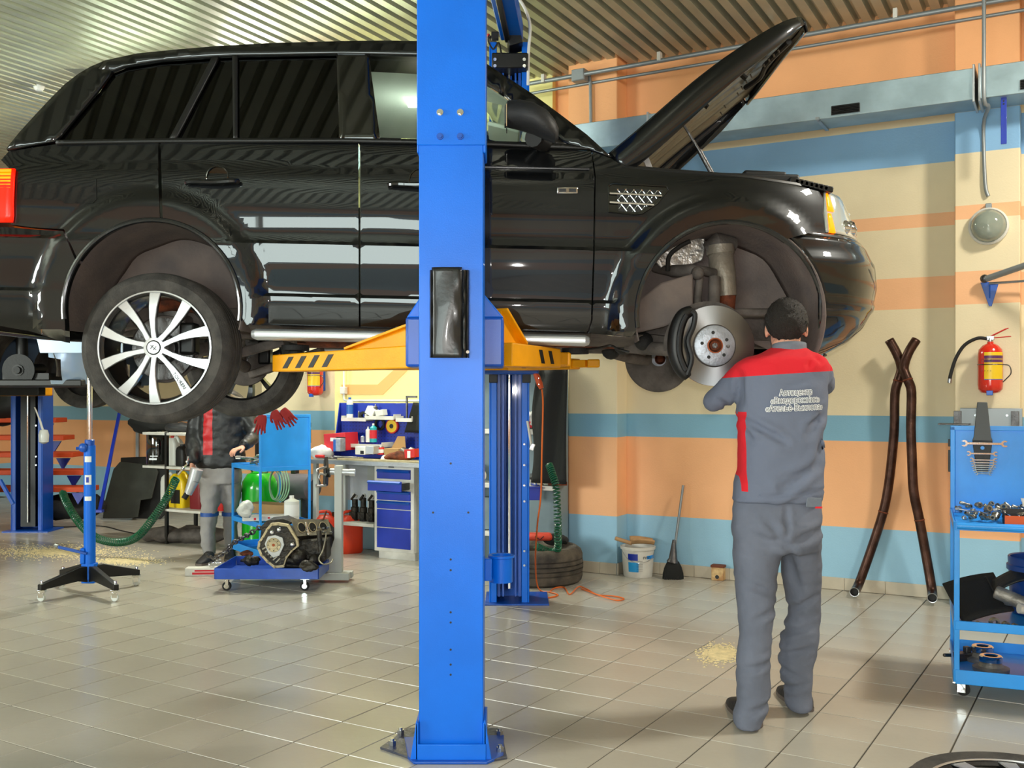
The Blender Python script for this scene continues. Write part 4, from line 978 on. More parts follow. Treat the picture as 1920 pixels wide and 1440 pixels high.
# alloy wheel: tyre, rim, ten spokes, cap
def road_wheel(parent, world_c, ax=(0,-1,0), Rr=.372, rim=.277, w=.25, text=True, standalone=None, lite=False, spin=0.):
    """axis ax points out of the styled face; built in the frame of parent"""
    ax = Vector(ax).normalized(); up = Vector((0,0,1)) if abs(ax.z) < .9 else Vector((0,1,0))
    x = up.cross(ax).normalized(); y = ax.cross(x)      # seen from outside: x to the right, y up
    if True:
        T = Matrix((( x.x, y.x, ax.x, world_c[0]), (x.y, y.y, ax.y, world_c[1]), (x.z, y.z, ax.z, world_c[2]), (0, 0, 0, 1)))
    Wd = parent is not None and standalone is None
    sub = (lambda q: parent) if lite else (lambda q: q)
    kw = dict(world=Wd)
    # tyre as lathe about local z
    prof = [(rim-.012, -.015), (rim+.004, 0), (rim+.02, .006), (rim+.055, .010), (Rr-.03, .002), (Rr-.012, -.012), (Rr-.002, -.03)]
    inner = [(Rr-.002, -w+.03), (Rr-.012, -w+.012), (Rr-.03, -w-.002), (rim+.05, -w-.01), (rim+.015, -w-.004), (rim-.012, -w+.015)]
    tread = []
    zz = -.03; gro = 4
    for k in range(gro):
        z0 = -.03-(w-.06)*(k+.75)/(gro+.5)
        tread += [(Rr, z0+.007), (Rr-.007, z0+.005), (Rr-.007, z0-.005), (Rr, z0-.007)]
    b = MB(T); b.lathe(prof+tread+inner, axis=(0,0,1), n=72); ty = b.build('tyre', M['tire'], parent, ang=30, **kw)
    b = MB(T); b.lathe([(rim-.004, .004), (rim, .0), (rim-.002, -.01), (rim-.02, -.022), (rim-.026, -.05), (rim-.026, -w+.03), (rim, -w+.01)], axis=(0,0,1), n=72); rm = b.build('rim', M['alloy_dark'], parent, **kw)
    b = MB(T); b.lathe([(rim-.008, .002), (rim-.006, .006), (rim+.001, .005), (rim+.002, .0)], axis=(0,0,1), n=72); b.build('rim_lip', M['alloy'], sub(rm), **kw)
    for k in range(10):
        a = math.radians(90-36*k)+spin; ca, sa = math.cos(a), math.sin(a); sgn = 1 if k % 2 == 0 else -1
        b = MB(T)
        st = [(.05, .014, .012), (.09, .0128, .010), (.14, .016, .008), (.2, .021, .005), (.25, .026, .002), (rim-.005, .029, -.001)]
        rings = []
        for (r, hw, zf) in st:
            bend = sgn*.010*math.sin((r-.05)/(rim-.05)*PI*1.1)
            def q(tt, z): return (ca*r-sa*(tt+bend), sa*r+ca*(tt+bend), z)
            rings.append([q(-hw, zf-.004), q(-hw+.003, zf), q(hw-.003, zf), q(hw, zf-.004), q(hw*.7, zf-.045), q(-hw*.7, zf-.045)])
        n = 6
        vs = [p for r in rings for p in r]; nf = len(b.f)
        for i in range(len(rings)-1):
            for j in range(n):
                b.cm = 0 if j in (0, 1, 2) else 1
                b.f.append(tuple(q_ for q_ in (i*n+j, i*n+(j+1) % n, (i+1)*n+(j+1) % n, (i+1)*n+j))); b.mi.append(b.cm)
        b.v = [b.T @ Vector(p) for p in vs]
        sp = b.build('spoke', [M['alloy'], M['alloy_dark']], parent, **kw)
        if text and k == 4:
            # lettering along the spoke
            tb = MB(); Tt = T @ Matrix.Rotation(a, 4, 'Z') @ Matrix.Translation((.203, 0.002, .0092)) 
            put_text(tb, 'TOUREN', .024, Tt @ Matrix.Translation((.0, -.006, 0)), .0006)
            tb.build('spoke_lettering', M['black'], sub(sp), **kw)
    b = MB(T); b.lathe([(0, .015), (.03, .015), (.05, .013), (.052, 0), (.06, -.02), (.05, -.05)], axis=(0,0,1), n=36); hb = b.build('wheel_hub', M['alloy'], parent, **kw)
    b = MB(T); b.lathe([(0, .019), (.03, .019), (.033, .016)], axis=(0,0,1), n=30); cp = b.build('centre_cap', M['silver'], sub(hb), **kw)
    b = MB(T); b.lathe([(.031, .018), (.034, .020), (.036, .015)], axis=(0,0,1), n=30); b.build('cap_ring', M['black'], sub(hb), **kw)
    b = MB(T); b.bar((-.014, .012, .0195), (.014, -.012, .0195), .003, .003, up=(0,0,1)).bar((-.014, -.006, .0195), (.0, .012, .0195), .003, .003, up=(0,0,1)).bar((.0, -.012, .0195), (.014, .006, .0195), .003, .003, up=(0,0,1)); b.build('cap_emblem', M['steel_dark'], sub(hb), **kw)
    for k in range(5):
        a = 2*PI*k/5+.3; b = MB(T); b.cyl((math.cos(a)*.06, math.sin(a)*.06, -.03), (math.cos(a)*.06, math.sin(a)*.06, -.008), .010, n=6); b.build('wheel_nut', M['steel_dark'], sub(hb), **kw)
    return ty
WC = P(290, 652, 4.95)
def brake(parent, c, s, R=.16, face=None):
    b = MB(); ax = Vector((0, -s, 0)); b.lathe([(.03, .0), (R*.45, 0), (R*.5, -.03), (R, -.03), (R, -.055), (R*.5, -.055), (.03, -.05)], c=c, axis=ax, n=48); d = b.build('brake_disc', M['steel_dark'], parent, world=True)
    b = MB(); b.lathe([(.02, -.06), (R*.6, -.065), (R*1.08, -.062), (R*1.1, -.05)], c=c, axis=ax, n=30, a0=.3, a1=5.2); b.build('dust_shield', M['under'], parent, world=True)
    return d
for s in (1, -1):
    c = Vector((WC.x, CY-s*(CY-4.95), WC.z)); wk = bpy.data.objects.new('road_wheel', None); COL.objects.link(wk); wk.parent = car
    road_wheel(wk, c+Vector((0, -s*.0, 0)), ax=(0, -s, 0), text=(s > 0), lite=True)
    cc = c+Vector((0, s*.09, 0)); brake(car, cc, s, .155)
    b = MB(); b.cbox(cc+Vector((.13, s*.04, .05)), (.08, .1, .16)); b.build('brake_caliper', M['trim'], car, world=True, bevel=.015)
    b = MB(); b.tube(smooth_path([c+Vector((.02, s*.2, -.05)), c+Vector((.0, s*.45, 0)), c+Vector((.1, s*.7, .03))]), .04, 10).tube([c+Vector((0, s*.22, .08)), c+Vector((.03, s*.55, .2))], .03, 10)
    b.bar(c+Vector((.05, s*.2, -.1)), c+Vector((.55, s*.35, .05)), .06, .05); b.build('suspension_arm', M['under'], car, world=True, bevel=.008)
    b = MB(); b.tube([c+Vector((-.02, s*.3, -.02)), c+Vector((-.0, s*.32, .3))], .055, 14); b.tube([Vector((WC.x, CY-.3*0, WC.z))+Vector((0,-s*.2,0)), c+Vector((0, s*.2, 0))], .025, 10); b.build('air_spring', M['liner_light'], car, world=True)
    b = MB(); b.tube([c+Vector((-.1, s*.28, .24)), c+Vector((.0, s*.26, .27)), c+Vector((.13, s*.28, .24))], [.05, .07, .05], 12); b.build('spring_cap', M['rust'], car, world=True)
# front hubs: near one bare
FC = P(1340, 648, 4.95)
for s in (1, -1):
    c = Vector((FC.x, CY-s*(CY-4.95), FC.z)); ax = Vector((0, -s, 0)); e = Vector((0, s, 0))
    b = MB(); b.lathe([(.104, -.012), (.197, -.012), (.198, -.022), (.197, -.042), (.104, -.042)], c=c, axis=ax, n=72); d = b.build('brake_disc', M['rotor'], car, world=True)
    b = MB(); b.lathe([(.1, .004), (.104, -.002), (.106, -.014), (.112, -.016), (.118, -.0125)], c=c, axis=ax, n=60); b.build('disc_groove', M['under'], d, world=True)
    b = MB(); b.lathe([(.036, .006), (.094, .006), (.1, .002), (.1, -.03)], c=c, axis=ax, n=60); hf = b.build('hub_face', M['hub_face'], d, world=True)
    b = MB(); b.lathe([(.036, .006), (.037, .012), (.031, .014), (.028, .004), (.022, -.006), (0, -.008)], c=c, axis=ax, n=36); b.build('hub_bore', M['rust'], d, world=True)
    b = MB(); b.lathe([(.0375, .004), (.038, .0145), (.033, .0155), (.032, .01)], c=c, axis=ax, n=36); b.build('hub_ring', M['copper'], d, world=True)
    b = MB(); b.cyl(c+ax*-.005, c+ax*.008, .014, n=6); b.build('axle_nut', M['steel_dark'], d, world=True)
    for k in range(5):
        a = math.radians(98-72*k); q = c+Vector((math.cos(a)*.064, 0, math.sin(a)*.064)); b = MB(); b.cyl(q+ax*.003, q+ax*.0075, .0085, n=14); b.build('stud_hole', M['black'], d, world=True)
    q = c+Vector((.064, 0, -.004)); b = MB(); b.cyl(q+ax*.003, q+ax*.0075, .0095, n=14); b.build('locating_hole', M['steel_dark'], d, world=True)
    # caliper
    pts = [(1298, 582), (1280, 592), (1268, 622), (1266, 660), (1276, 690), (1290, 708)] if s > 0 else [(1298, 582), (1280, 600), (1270, 650), (1285, 700)]
    b = MB(); pp = smooth_path([P(x, y, 4.95) for x, y in pts], 5); rad = [.02+.018*math.sin(PI*k/(len(pp)-1))**.5 for k in range(len(pp))]
    pp = [Vector((p.x, CY+(p.y-CY)*s, p.z)) for p in pp]; b.tube(pp, rad, 12); cl = b.build('brake_caliper', M['trim'], car, world=True)
    b = MB(); pp2 = [p+ax*.036+Vector((.012, 0, 0)) for p in pp[5:-4]]; b.tube(pp2, .012, 8); b.build('caliper_bridge', M['plastic_dark'], cl, world=True)
    b = MB(); q = [Vector((p.x, CY+(p.y-CY)*s, p.z)) for p in (P(1296, 583, 4.93), P(1303, 590, 4.93), P(1300, 612, 4.93), P(1290, 640, 4.93), P(1297, 672, 4.93), P(1288, 703, 4.93))]
    b.tube(smooth_path(q, 4), .013, 8); b.build('caliper_carrier', M['plastic_dark'], cl, world=True)
    b = MB(); b.lathe([(.05, -.07), (.15, -.075), (.215, -.068), (.222, -.055), (.2, -.06)], c=c+Vector((-.02, 0, 0)), axis=ax, n=40, a0=1.6 if s > 0 else .4, a1=5.6); b.build('dust_shield', M['under'], car, world=True)
    # strut, arms, knuckle
    t1 = P(1352, 462, 5.22); t2 = P(1362, 570, 5.18); mv = lambda p: Vector((p.x, CY+(p.y-CY)*s, p.z))
    b = MB(); b.tube([mv(P(1350, 460, 5.24)), mv(P(1351, 476, 5.24)), mv(P(1352, 480, 5.24)), mv(P(1354, 505, 5.22)), mv(P(1361, 520, 5.2)), mv(P(1363, 555, 5.2))], [.07, .072, .064, .066, .052, .05], 20); b.build('air_strut', mat('strut_alu', '8f8578', .5, .4, .3, 60, .2, 14), car, world=True)
    b = MB(); b.tube([mv(P(1363, 555, 5.2)), mv(P(1363, 572, 5.2)), mv(P(1362, 600, 5.18))], [.046, .042, .036], 16); b.build('strut_lower', M['rust'], car, world=True)
    b = MB(); b.tube([mv(P(1326, 470, 5.26)), mv(P(1346, 456, 5.24)), mv(P(1378, 458, 5.26))], [.04, .06, .035], 12); b.build('strut_mount', M['under'], car, world=True)
    b = MB(); b.tube(smooth_path([mv(P(1228, 502, 5.35)), mv(P(1262, 508, 5.25)), mv(P(1306, 506, 5.15)), mv(P(1340, 512, 5.18))]), [.026]*6+[.032]*6+[.024]*7, 10); b.sphere(mv(P(1308, 512, 5.1)), .034, 12); b.build('upper_arm', M['under'], car, world=True)
    b = MB(); b.tube([mv(P(1312, 520, 5.14)), mv(P(1308, 560, 5.14)), mv(P(1312, 600, 5.1))], [.02, .022, .03], 10).tube([mv(P(1340, 520, 5.12)), mv(P(1338, 590, 5.08))], .03, 10); b.build('knuckle', M['under'], car, world=True)
    b = MB(); b.tube(smooth_path([mv(P(1172, 650, 5.5)), mv(P(1205, 652, 5.35)), mv(P(1250, 655, 5.2)), mv(P(1290, 655, 5.1))]), .036, 12); b.bar(mv(P(1190, 630, 5.5)), mv(P(1270, 640, 5.15)), .06, .04); b.build('lower_arm', M['under'], car, world=True)
    b = MB(); b.sphere(mv(P(1207, 640, 5.3)), .05, 14).sphere(mv(P(1170, 645, 5.5)), .06, 14); b.build('bush', M['black_rubber'], car, world=True)
    b = MB(); vs_ = [mv(P(x, y, 5.28)) for x, y in ((1226, 488), (1262, 458), (1300, 446), (1322, 446), (1322, 470), (1318, 488), (1290, 500), (1240, 504))]
    b.add(vs_+[v+Vector((0, .03*s, 0)) for v in vs_], [tuple(range(8)), tuple(range(8, 16))[::-1]]+[(i, (i+1) % 8, 8+(i+1) % 8, 8+i) for i in range(8)]); b.build('heat_shield', mat('foil_shield', 'b8b4b0', .35, .7, 1., 26, .4, 20), car, world=True, bevel=.006)
    b = MB(); b.tube(smooth_path([mv(P(1252, 508, 5.2)), mv(P(1255, 480, 5.18)), mv(P(1275, 462, 5.16)), mv(P(1294, 452, 5.14))]), .012, 8); b.build('brake_hose', M['black_rubber'], car, world=True)
    b = MB(); vs_ = [mv(P(x, y, 5.08)) for x, y in ((1186, 626), (1200, 560), (1240, 530), (1300, 512), (1300, 590), (1246, 612))]
    b.add(vs_+[v+Vector((0, .05*s, 0)) for v in vs_], [tuple(range(6)), tuple(range(6, 12))[::-1]]+[(i, (i+1) % 6, 6+(i+1) % 6, 6+i) for i in range(6)]); b.build('liner_flap', M['liner'], car, world=True, bevel=.01)
# engine bay rim and slam panel
b = MB(); 
for (x0, x1, y0, y1, D) in ((1335, 1490, 327, 345, 5.3), (1388, 1466, 322, 332, 5.5)):
    a = P(x0, y0, D); c = P(x1, y1, D); b.add([(a.x, D-.1, a.z-.01), (c.x, D-.1, a.z-.02), (c.x, 2*CY-D+.1, a.z-.02), (a.x, 2*CY-D+.1, a.z-.01), (a.x, D-.1, c.z-.1), (c.x, D-.1, c.z-.1), (c.x, 2*CY-D+.1, c.z-.1), (a.x, 2*CY-D+.1, c.z-.1)], [(0,3,2,1), (4,5,6,7), (0,1,5,4), (1,2,6,5), (2,3,7,6), (3,0,4,7)])
b.build('engine_cover', M['plastic_dark'], car, world=True, bevel=.012)
b = MB()
for k in range(8):
    a = P(1484+k*9, 343+k*2.2, 5.15); b.cbox(a, (.05, .12, .03), (0, .15, 0))
b.build('slam_panel', M['trim'], car, world=True, bevel=.006)
b = MB(); pth = [surf(x, y, -.05) for x, y in ((1148, 298), (1175, 315), (1250, 322), (1330, 328), (1400, 334), (1490, 347), (1540, 360))]; b.tube(pth, .016, 8); b.build('bonnet_seal', M['trim'], car, world=True); b = MB(); b.tube([Vector((p.x, 2*CY-p.y, p.z)) for p in pth], .016, 8); b.build('bonnet_seal', M['trim'], car, world=True)
b = MB(); b.box(.45, .75, CY-.8, CY+.8, 2.56, 2.63); b.build('cowl', M['plastic_dark'], car, world=True, bevel=.02)
b = MB(); b.add([P(1140, 298, 5.05), P(1178, 316, 5.02), P(1186, 318, 5.02), P(1150, 294, 5.05), P(1140, 298, 5.15), P(1178, 316, 5.12), P(1186, 318, 5.12), P(1150, 294, 5.15)], [(0,1,2,3), (7,6,5,4), (0,4,5,1), (1,5,6,2), (2,6,7,3), (3,7,4,0)]); b.build('hinge_cover', M['steel_dark'], car, world=True)
b = MB(); b.bar(P(1204, 282, 5.15), P(1212, 300, 5.15), .01, .03).bar(P(1212, 300, 5.15), P(1218, 316, 5.15), .012, .03); b.cyl(P(1209, 283, 5.12), P(1209, 283, 5.18), .016, n=12); b.build('bonnet_hinge', M['silver'], car, world=True)
b = MB(); b.cyl(P(1277, 226, 5.12), P(1313, 285, 5.12), .007, n=8).cyl(P(1311, 282, 5.12), P(1338, 331, 5.12), .013, n=10); b.build('gas_strut', M['steel_dark'], car, world=True)
# bonnet
hp = [(1139, 292, 5.0), (1190, 250, 4.99), (1242, 205, 4.99), (1300, 155, 5.0), (1359, 110, 5.02), (1426, 66, 5.07), (1470, 42, 5.12), (1500, 33, 5.2)]
hn = smooth_path([P(x, y, D) for x, y, D in hp], 3); NL = len(hn)
def bon(i, w, inset=0., drop=0.):
    e = hn[i]; t = (hn[min(i+1, NL-1)]-hn[max(i-1, 0)]).normalized(); up = Vector((-t.z, 0, t.x)); up = -up if up.z < 0 else up
    hwid = CY-e.y; s = i/(NL-1)
    fx = .10*s**3*(1-abs(w)**2.5)
    p = Vector((e.x, CY+hwid*w, e.z))+t*fx+up*(.055*(1-w*w)-drop); p.y = CY+(hwid-inset)*w
    return p
b = MB(); NW = 17
vs = [bon(i, -1+2*j/(NW-1)) for i in range(NL) for j in range(NW)]; nt_ = len(vs)
fs = [(i*NW+j, i*NW+j+1, (i+1)*NW+j+1, (i+1)*NW+j) for i in range(NL-1) for j in range(NW-1)]
# side flanges
for w in (-1, 1):
    b0 = len(vs)
    for i in range(NL):
        s = i/(NL-1); p = bon(i, w); t = (hn[min(i+1, NL-1)]-hn[max(i-1, 0)]).normalized(); up = Vector((-t.z, 0, t.x)); up = -up if up.z < 0 else up
        dp = (.135 if w < 0 else .20)*(1-.6*s**2.5)
        for k in range(3): f = k/2; vs.append(p-up*dp*f+Vector((0, .02*f*-w*0, 0))+t*.0)
    for i in range(NL-1):
        for k in range(2): fs.append((b0+i*3+k, b0+i*3+k+1, b0+(i+1)*3+k+1, b0+(i+1)*3+k))
b0 = len(vs); i = NL-1; t = (hn[i]-hn[i-1]).normalized(); up = Vector((-t.z, 0, t.x)); up = -up if up.z < 0 else up
for j in range(NW):
    p = bon(i, -1+2*j/(NW-1)); vs += [p, p+t*.02-up*.04, p-t*.0-up*.10]
for j in range(NW-1):
    for k in range(2): fs.append((b0+j*3+k, b0+j*3+k+1, b0+(j+1)*3+k+1, b0+(j+1)*3+k))
b.add(vs, fs); bo = b.build('bonnet', PT, car, world=True, fixn=False); so = bo.modifiers.new('s', 'SOLIDIFY'); so.thickness = .012; so.offset = 0
b = MB()
def ins(s, t):
    i = min(NL-1, int(s*(NL-1))); w = -1+2*t; d = .075*(1-.6*s**2)+.02*(math.sin(7*PI*t)**2)*math.sin(PI*s)
    return bon(i, w*.97, .03, d+.02)
b.grid(ins, NL, 33); bl = b.build('bonnet_liner', mat('bonnet_inner', '34322b', .4, .2, .7, 14, .5, 5, dirt='544f43', coat=.3), bo, world=True, fixn=False)
for k in range(5):
    i = 6+k*3; p = bon(min(i, NL-1), -.15-.1*(k % 2), .03, .1); b = MB(); b.cbox(p, (.035, .05, .012), (0, .7, 0)); b.build('liner_hole', M['black'], bo, world=True)
b = MB(); 
for k in range(10):
    i = NL-5-k//4; p = bon(i, -.75+.15*k, .03, .10); b.bar(p, p+Vector((.02, .05, -.0)), .008, .005)
b.build('liner_ribs', M['trim'], bo, world=True)
b = MB(); b.tube(smooth_path([bon(NL-3, -.7, .03, .09), bon(NL-4, -.2, .03, .1), bon(NL-4, .1, .03, .12), bon(NL-5, .3, .03, .1)], 4), .016, 8); b.build('latch_bar', M['plastic_dark'], bo, world=True)
# ------------------------------------------------------------------ second car on the neighbour lift (only its nose end is in view)
C2Y = 9.45
c2 = thing('silver_car', 'silver-blue car raised on the left lift behind the black SUV, front wheel removed', 'car', (-5.6, C2Y, 1.4))
def c2half(x, z):
    h = interp([(1.55, .78), (1.7, .84), (1.95, .86), (2.3, .84), (2.42, .78), (2.95, .58)], z)
    t = max(0, min(.999, (x+4.3)/(.85))); h *= (1-t**2.6)**.4
    t = max(0, min(.999, (-7.2-x)/.8)); return h*(1-t**2.6)**.4
xs = [-8.0+.09*k for k in range(51)]; xs = [x for x in xs if x <= -3.46]
def ztop(x): return interp([(-8, 2.3), (-7.7, 2.45), (-7.2, 2.92), (-6.4, 3.0), (-5.6, 2.96), (-5.0, 2.5), (-4.1, 2.36), (-3.6, 2.1), (-3.45, 1.9)], x)
for s in (1, -1):
    b = MB(); vs = []; nz = 22
    for x in xs:
        for j in range(nz):
            z = 1.6+(ztop(x)-1.6)*j/(nz-1); vs.append(Vector((x, C2Y-s*c2half(x, z), z)))
    fs = []
    for i in range(len(xs)-1):
        for j in range(nz-1):
            cx = (xs[i]+xs[i+1])/2; cz = vs[i*nz+j].z
            if any(math.hypot(cx-a_, cz-1.72) < .36 for a_ in (-4.25, -6.9)): continue
            fs.append((i*nz+j, i*nz+j+1, (i+1)*nz+j+1, (i+1)*nz+j))
    b.add(vs, fs); b.build('body_side', M['body_silver'], c2, world=True, fixn=False)
    b = MB(); b.grid(lambda u_, v_: (-6.4+1.6*u_, C2Y-s*c2half(-5.6, 1.64+.14*v_)-s*.012, 1.6+.16*v_), 20, 4); b.build('sill_cladding', M['trim'], c2, world=True, fixn=False)
    for (x0, x1) in ((-7.1, -6.3), (-6.2, -5.35)):
        b = MB(); b.grid(lambda u_, v_: (x0+(x1-x0)*u_, C2Y-s*c2half(-6, 2.45+.42*v_)-s*.006, 2.45+.42*v_), 8, 5); b.build('side_window', M['glass_tint'], c2, world=True, fixn=False)
    b = MB(); n1 = 20
    b.grid(lambda u_, v_: (-4.25+.37*math.cos(PI*1.1*u_-.15), C2Y-s*(.82-.5*v_), 1.72+.37*math.sin(PI*1.1*u_-.15)), n1, 4); b.build('wheel_arch_liner', M['under'], c2, world=True, fixn=False); b = MB(); b.grid(lambda u_, v_: (-6.9+.37*math.cos(PI*1.1*u_-.15), C2Y-s*(.82-.5*v_), 1.72+.37*math.sin(PI*1.1*u_-.15)), n1, 4)
    b.build('wheel_arch_liner', M['under'], c2, world=True, fixn=False)
    b = MB(); b.tube([(-4.25, C2Y-s*.74, 1.72), (-4.25, C2Y-s*.3, 1.74)], .05, 10).cbox((-4.2, C2Y-s*.5, 1.66), (.4, .4, .07)).tube([(-4.3, C2Y-s*.55, 1.7), (-4.33, C2Y-s*.5, 2.15)], .05, 10); b.build('suspension', M['trim'], c2, world=True)
b = MB(); b.lathe([(0, 0), (.03, 0), (.035, -.03), (.07, -.03), (.14, -.032), (.14, -.05), (0, -.05)], c=(-4.25, C2Y-.76, 1.72), axis=(0,-1,0), n=32); b.build('brake_disc', M['plastic_dark'], c2, world=True)
for xw in (-6.9,):
    b = MB(); b.lathe([(.2, 0), (.27, .01), (.32, -.01), (.32, -.19), (.2, -.2)], c=(xw, C2Y-.8, 1.72), axis=(0,-1,0), n=40).lathe([(0, -.02), (.1, -.01), (.19, -.03), (.2, 0)], c=(xw, C2Y-.8, 1.72), axis=(0,-1,0), n=30); b.build('road_wheel', M['tire'], c2, world=True)
for xw in (-4.25, -6.9):
    b = MB(); b.lathe([(.2, 0), (.27, .01), (.325, -.01), (.325, -.19), (.2, -.2)], c=(xw, C2Y+.8, 1.70), axis=(0,1,0), n=44).lathe([(0, -.06), (.19, -.06), (.2, -.02)], c=(xw, C2Y+.8, 1.7), axis=(0,1,0), n=30).lathe([(0, -.14), (.2, -.14)], c=(xw, C2Y+.8, 1.7), axis=(0,1,0), n=30); b.build('road_wheel', M['tire'], c2, world=True)
b = MB()
vs = []
for x in xs:
    h0 = c2half(x, ztop(x))
    for j in range(7): w = -1+2*j/6; vs.append(Vector((x, C2Y+h0*w, ztop(x)+.04*(1-w*w))))
b.add(vs, [(i*7+j, i*7+j+1, (i+1)*7+j+1, (i+1)*7+j) for i in range(len(xs)-1) for j in range(6)]); b.build('roof_and_bonnet', M['body_silver'], c2, world=True, fixn=False)
b = MB(); b.box(-7.9, -3.7, C2Y-.74, C2Y+.74, 1.58, 1.64).box(-5.9, -4.6, C2Y-.55, C2Y-.4, 1.5, 1.6).box(-5.9, -4.6, C2Y+.4, C2Y+.55, 1.5, 1.6); b.build('underbody', M['trim'], c2, world=True, bevel=.01)
b = MB(); a = P(62, 628, 8.58); e = P(186, 662, 8.58); b.prism([(a.x, a.z+.1), (e.x+.2, e.z+.12), (e.x+.2, e.z), (a.x+.06, e.z)], lambda x, y, t: (x, 8.575+t, y), .01); b.build('door_moulding', mat('pale_trim', 'b8cfe6', .25, .2, coat=.6), c2, world=True, bevel=.003)

# ------------------------------------------------------------------ people
def limb(b, pts, rs, n=16): b.tube(smooth_path(pts, 5), [rs[min(len(rs)-1, i//5)]*(1-(i % 5)/5)+rs[min(len(rs)-1, i//5+1)]*((i % 5)/5) for i in range((len(pts)-1)*5+1)], n)
def head(par, c, fwd, s=1., hairlen=1.):
    """one head mesh: skull, jaw, neck, ears, nose, eyes sockets; hair as a child"""
    f = Vector(fwd).normalized(); r = f.cross(Vector((0,0,1))).normalized(); u = r.cross(f)
    q = lambda a, b_, d: Vector(c)+(r*a+f*b_+u*d)*s
    b = MB()
    T0 = Matrix(((r.x, f.x, u.x, c[0]), (r.y, f.y, u.y, c[1]), (r.z, f.z, u.z, c[2]), (0,0,0,1))) @ Matrix.Scale(s, 4)
    b.T = T0
    b.sphere((0, -.012, .03), .092, 24, (.84, 1.02, .98)); b.sphere((0, .028, -.03), .07, 20, (.86, .9, 1.05)); b.sphere((0, .045, -.075), .04, 16, (1, .9, .8))
    b.tube([(0, -.02, -.05), (0, -.035, -.17)], [.058, .062], 16)
    b.tube([(0, .088, .015), (0, .108, -.018)], [.009, .015], 8); b.sphere((0, .098, -.024), .014, 8)
    for e in (-1, 1):
        b.sphere((e*.078, -.01, -.005), .03, 14, (.28, .6, 1.05)); b.sphere((e*.034, .072, .034), .016, 8, (1.3, .6, .5))
    o = b.build('head_neck', M['skin'], par, world=True)
    remesh(o, .0065, 3, .5)
    b = MB(T0)
    for e in (-1, 1): b.sphere((e*.03, .081, .012), .0125, 12)
    b.build('eyes', M['white'], par, world=True)
    b = MB(T0); b.sphere((0, .088, -.048), .018, 12, (1.3, .4, .35)); b.build('mouth', mat('lips', 'b06a5c', .5), par, world=True)
    b = MB(T0); n = 40; m_ = 22; vs = []; fs = []
    for i in range(m_+1):
        for k in range(n):
            a = 2*PI*k/n; lim = 1.08+1.5*max(0, -math.cos(a-PI/2))**.7*hairlen+.28*abs(math.cos(a))**2; ph = lim*i/m_
            rr = .1+.006*noise.noise(Vector((math.cos(a)*6, math.sin(a)*6, ph*9)))+.003*noise.noise(Vector((math.cos(a)*22, math.sin(a)*22, ph*30)))
            taper = 1+.02*max(0, ph-1.6)
            vs.append((rr*.86*math.sin(ph)*math.cos(a)*taper, -.014+rr*1.02*math.sin(ph)*math.sin(a)*taper, .03+rr*.98*math.cos(ph)))
    for i in range(m_):
        for k in range(n): fs.append((i*n+k, i*n+(k+1) % n, (i+1)*n+(k+1) % n, (i+1)*n+k))
    b.add(vs, fs); h = b.build('hair', M['hair'], par, world=True)
    sb = MB(); hv = [(v.co.copy(), v.normal.copy()) for v in h.data.vertices]; rr_ = random.Random(4)
    for _ in range(1500):
        p, nn = hv[rr_.randrange(len(hv))]; p = p-nn*.002+Vector((rr_.uniform(-.006, .006), rr_.uniform(-.006, .006), rr_.uniform(-.006, .006)))
        d = (nn*.1+Vector((rr_.uniform(-.4, .4), rr_.uniform(-.3, .3), -1))*.8).normalized(); t = d.cross(Vector((1, .2, 0))).normalized()*.0012; w2 = nn*.001
        sb.add([p+t, p-t, p+w2, p+d*rr_.uniform(.008, .02)+nn*.003], [(0, 1, 3), (1, 2, 3), (2, 0, 3)])
    sb.build('hair_strands', M['hair'], par, kind='stuff', fixn=False); so = h.modifiers.new('s', 'SOLIDIFY'); so.thickness = .008; so.offset = -1
    return o
def hand(par, wrist, d, up, curl=.5, side=1, m='skin', s=1., fan=1.):
    """palm and five fingers; d along the hand, up = back of the hand, side = thumb side"""
    d = Vector(d).normalized(); up = Vector(up); up = (up-d*up.dot(d)).normalized(); x = d.cross(up)*side
    q = lambda a, l, h: Vector(wrist)+(x*a+d*l+up*h)*s
    b = MB(); rings = []
    for l, hw, hh in ((0, .026, .018), (.03, .036, .017), (.06, .041, .014), (.085, .04, .012)):
        rings.append([q(hw*math.cos(t), l, hh*math.sin(t)) for t in [2*PI*k/16 for k in range(16)]])
    b.loft(rings)
    for k, (a0, L) in enumerate(((.030, .07), (.010, .08), (-.011, .075), (-.030, .058))):
        pts = [q(a0, .07, 0), q(a0*1.05, .088, 0)]; ang = 0; p = (.088, 0)
        for j, fr in enumerate((.45, .3, .25)):
            ang += curl*(.9 if j == 0 else .8); p = (p[0]+L*fr*math.cos(ang), p[1]-L*fr*math.sin(ang)); pts.append(q(a0*(1.05+.12*fan*(j+1)*(.5)), p[0], p[1]))
        b.tube(smooth_path(pts, 3), [.0105]*4+[.0095]*3+[.009]*3+[.0078]*3, 8)
    pts = [q(.02, .012, -.004), q(.045, .035, -.008), q(.058, .06, -.012-curl*.012), q(.056, .082, -.018-curl*.02)]
    b.tube(smooth_path(pts, 3), [.015, .014, .013, .0125, .012, .0115, .011, .0105, .0095, .009], 8)
    o = b.build('hand', M[m], par, world=True); remesh(o, .0042, 2, .4); return o
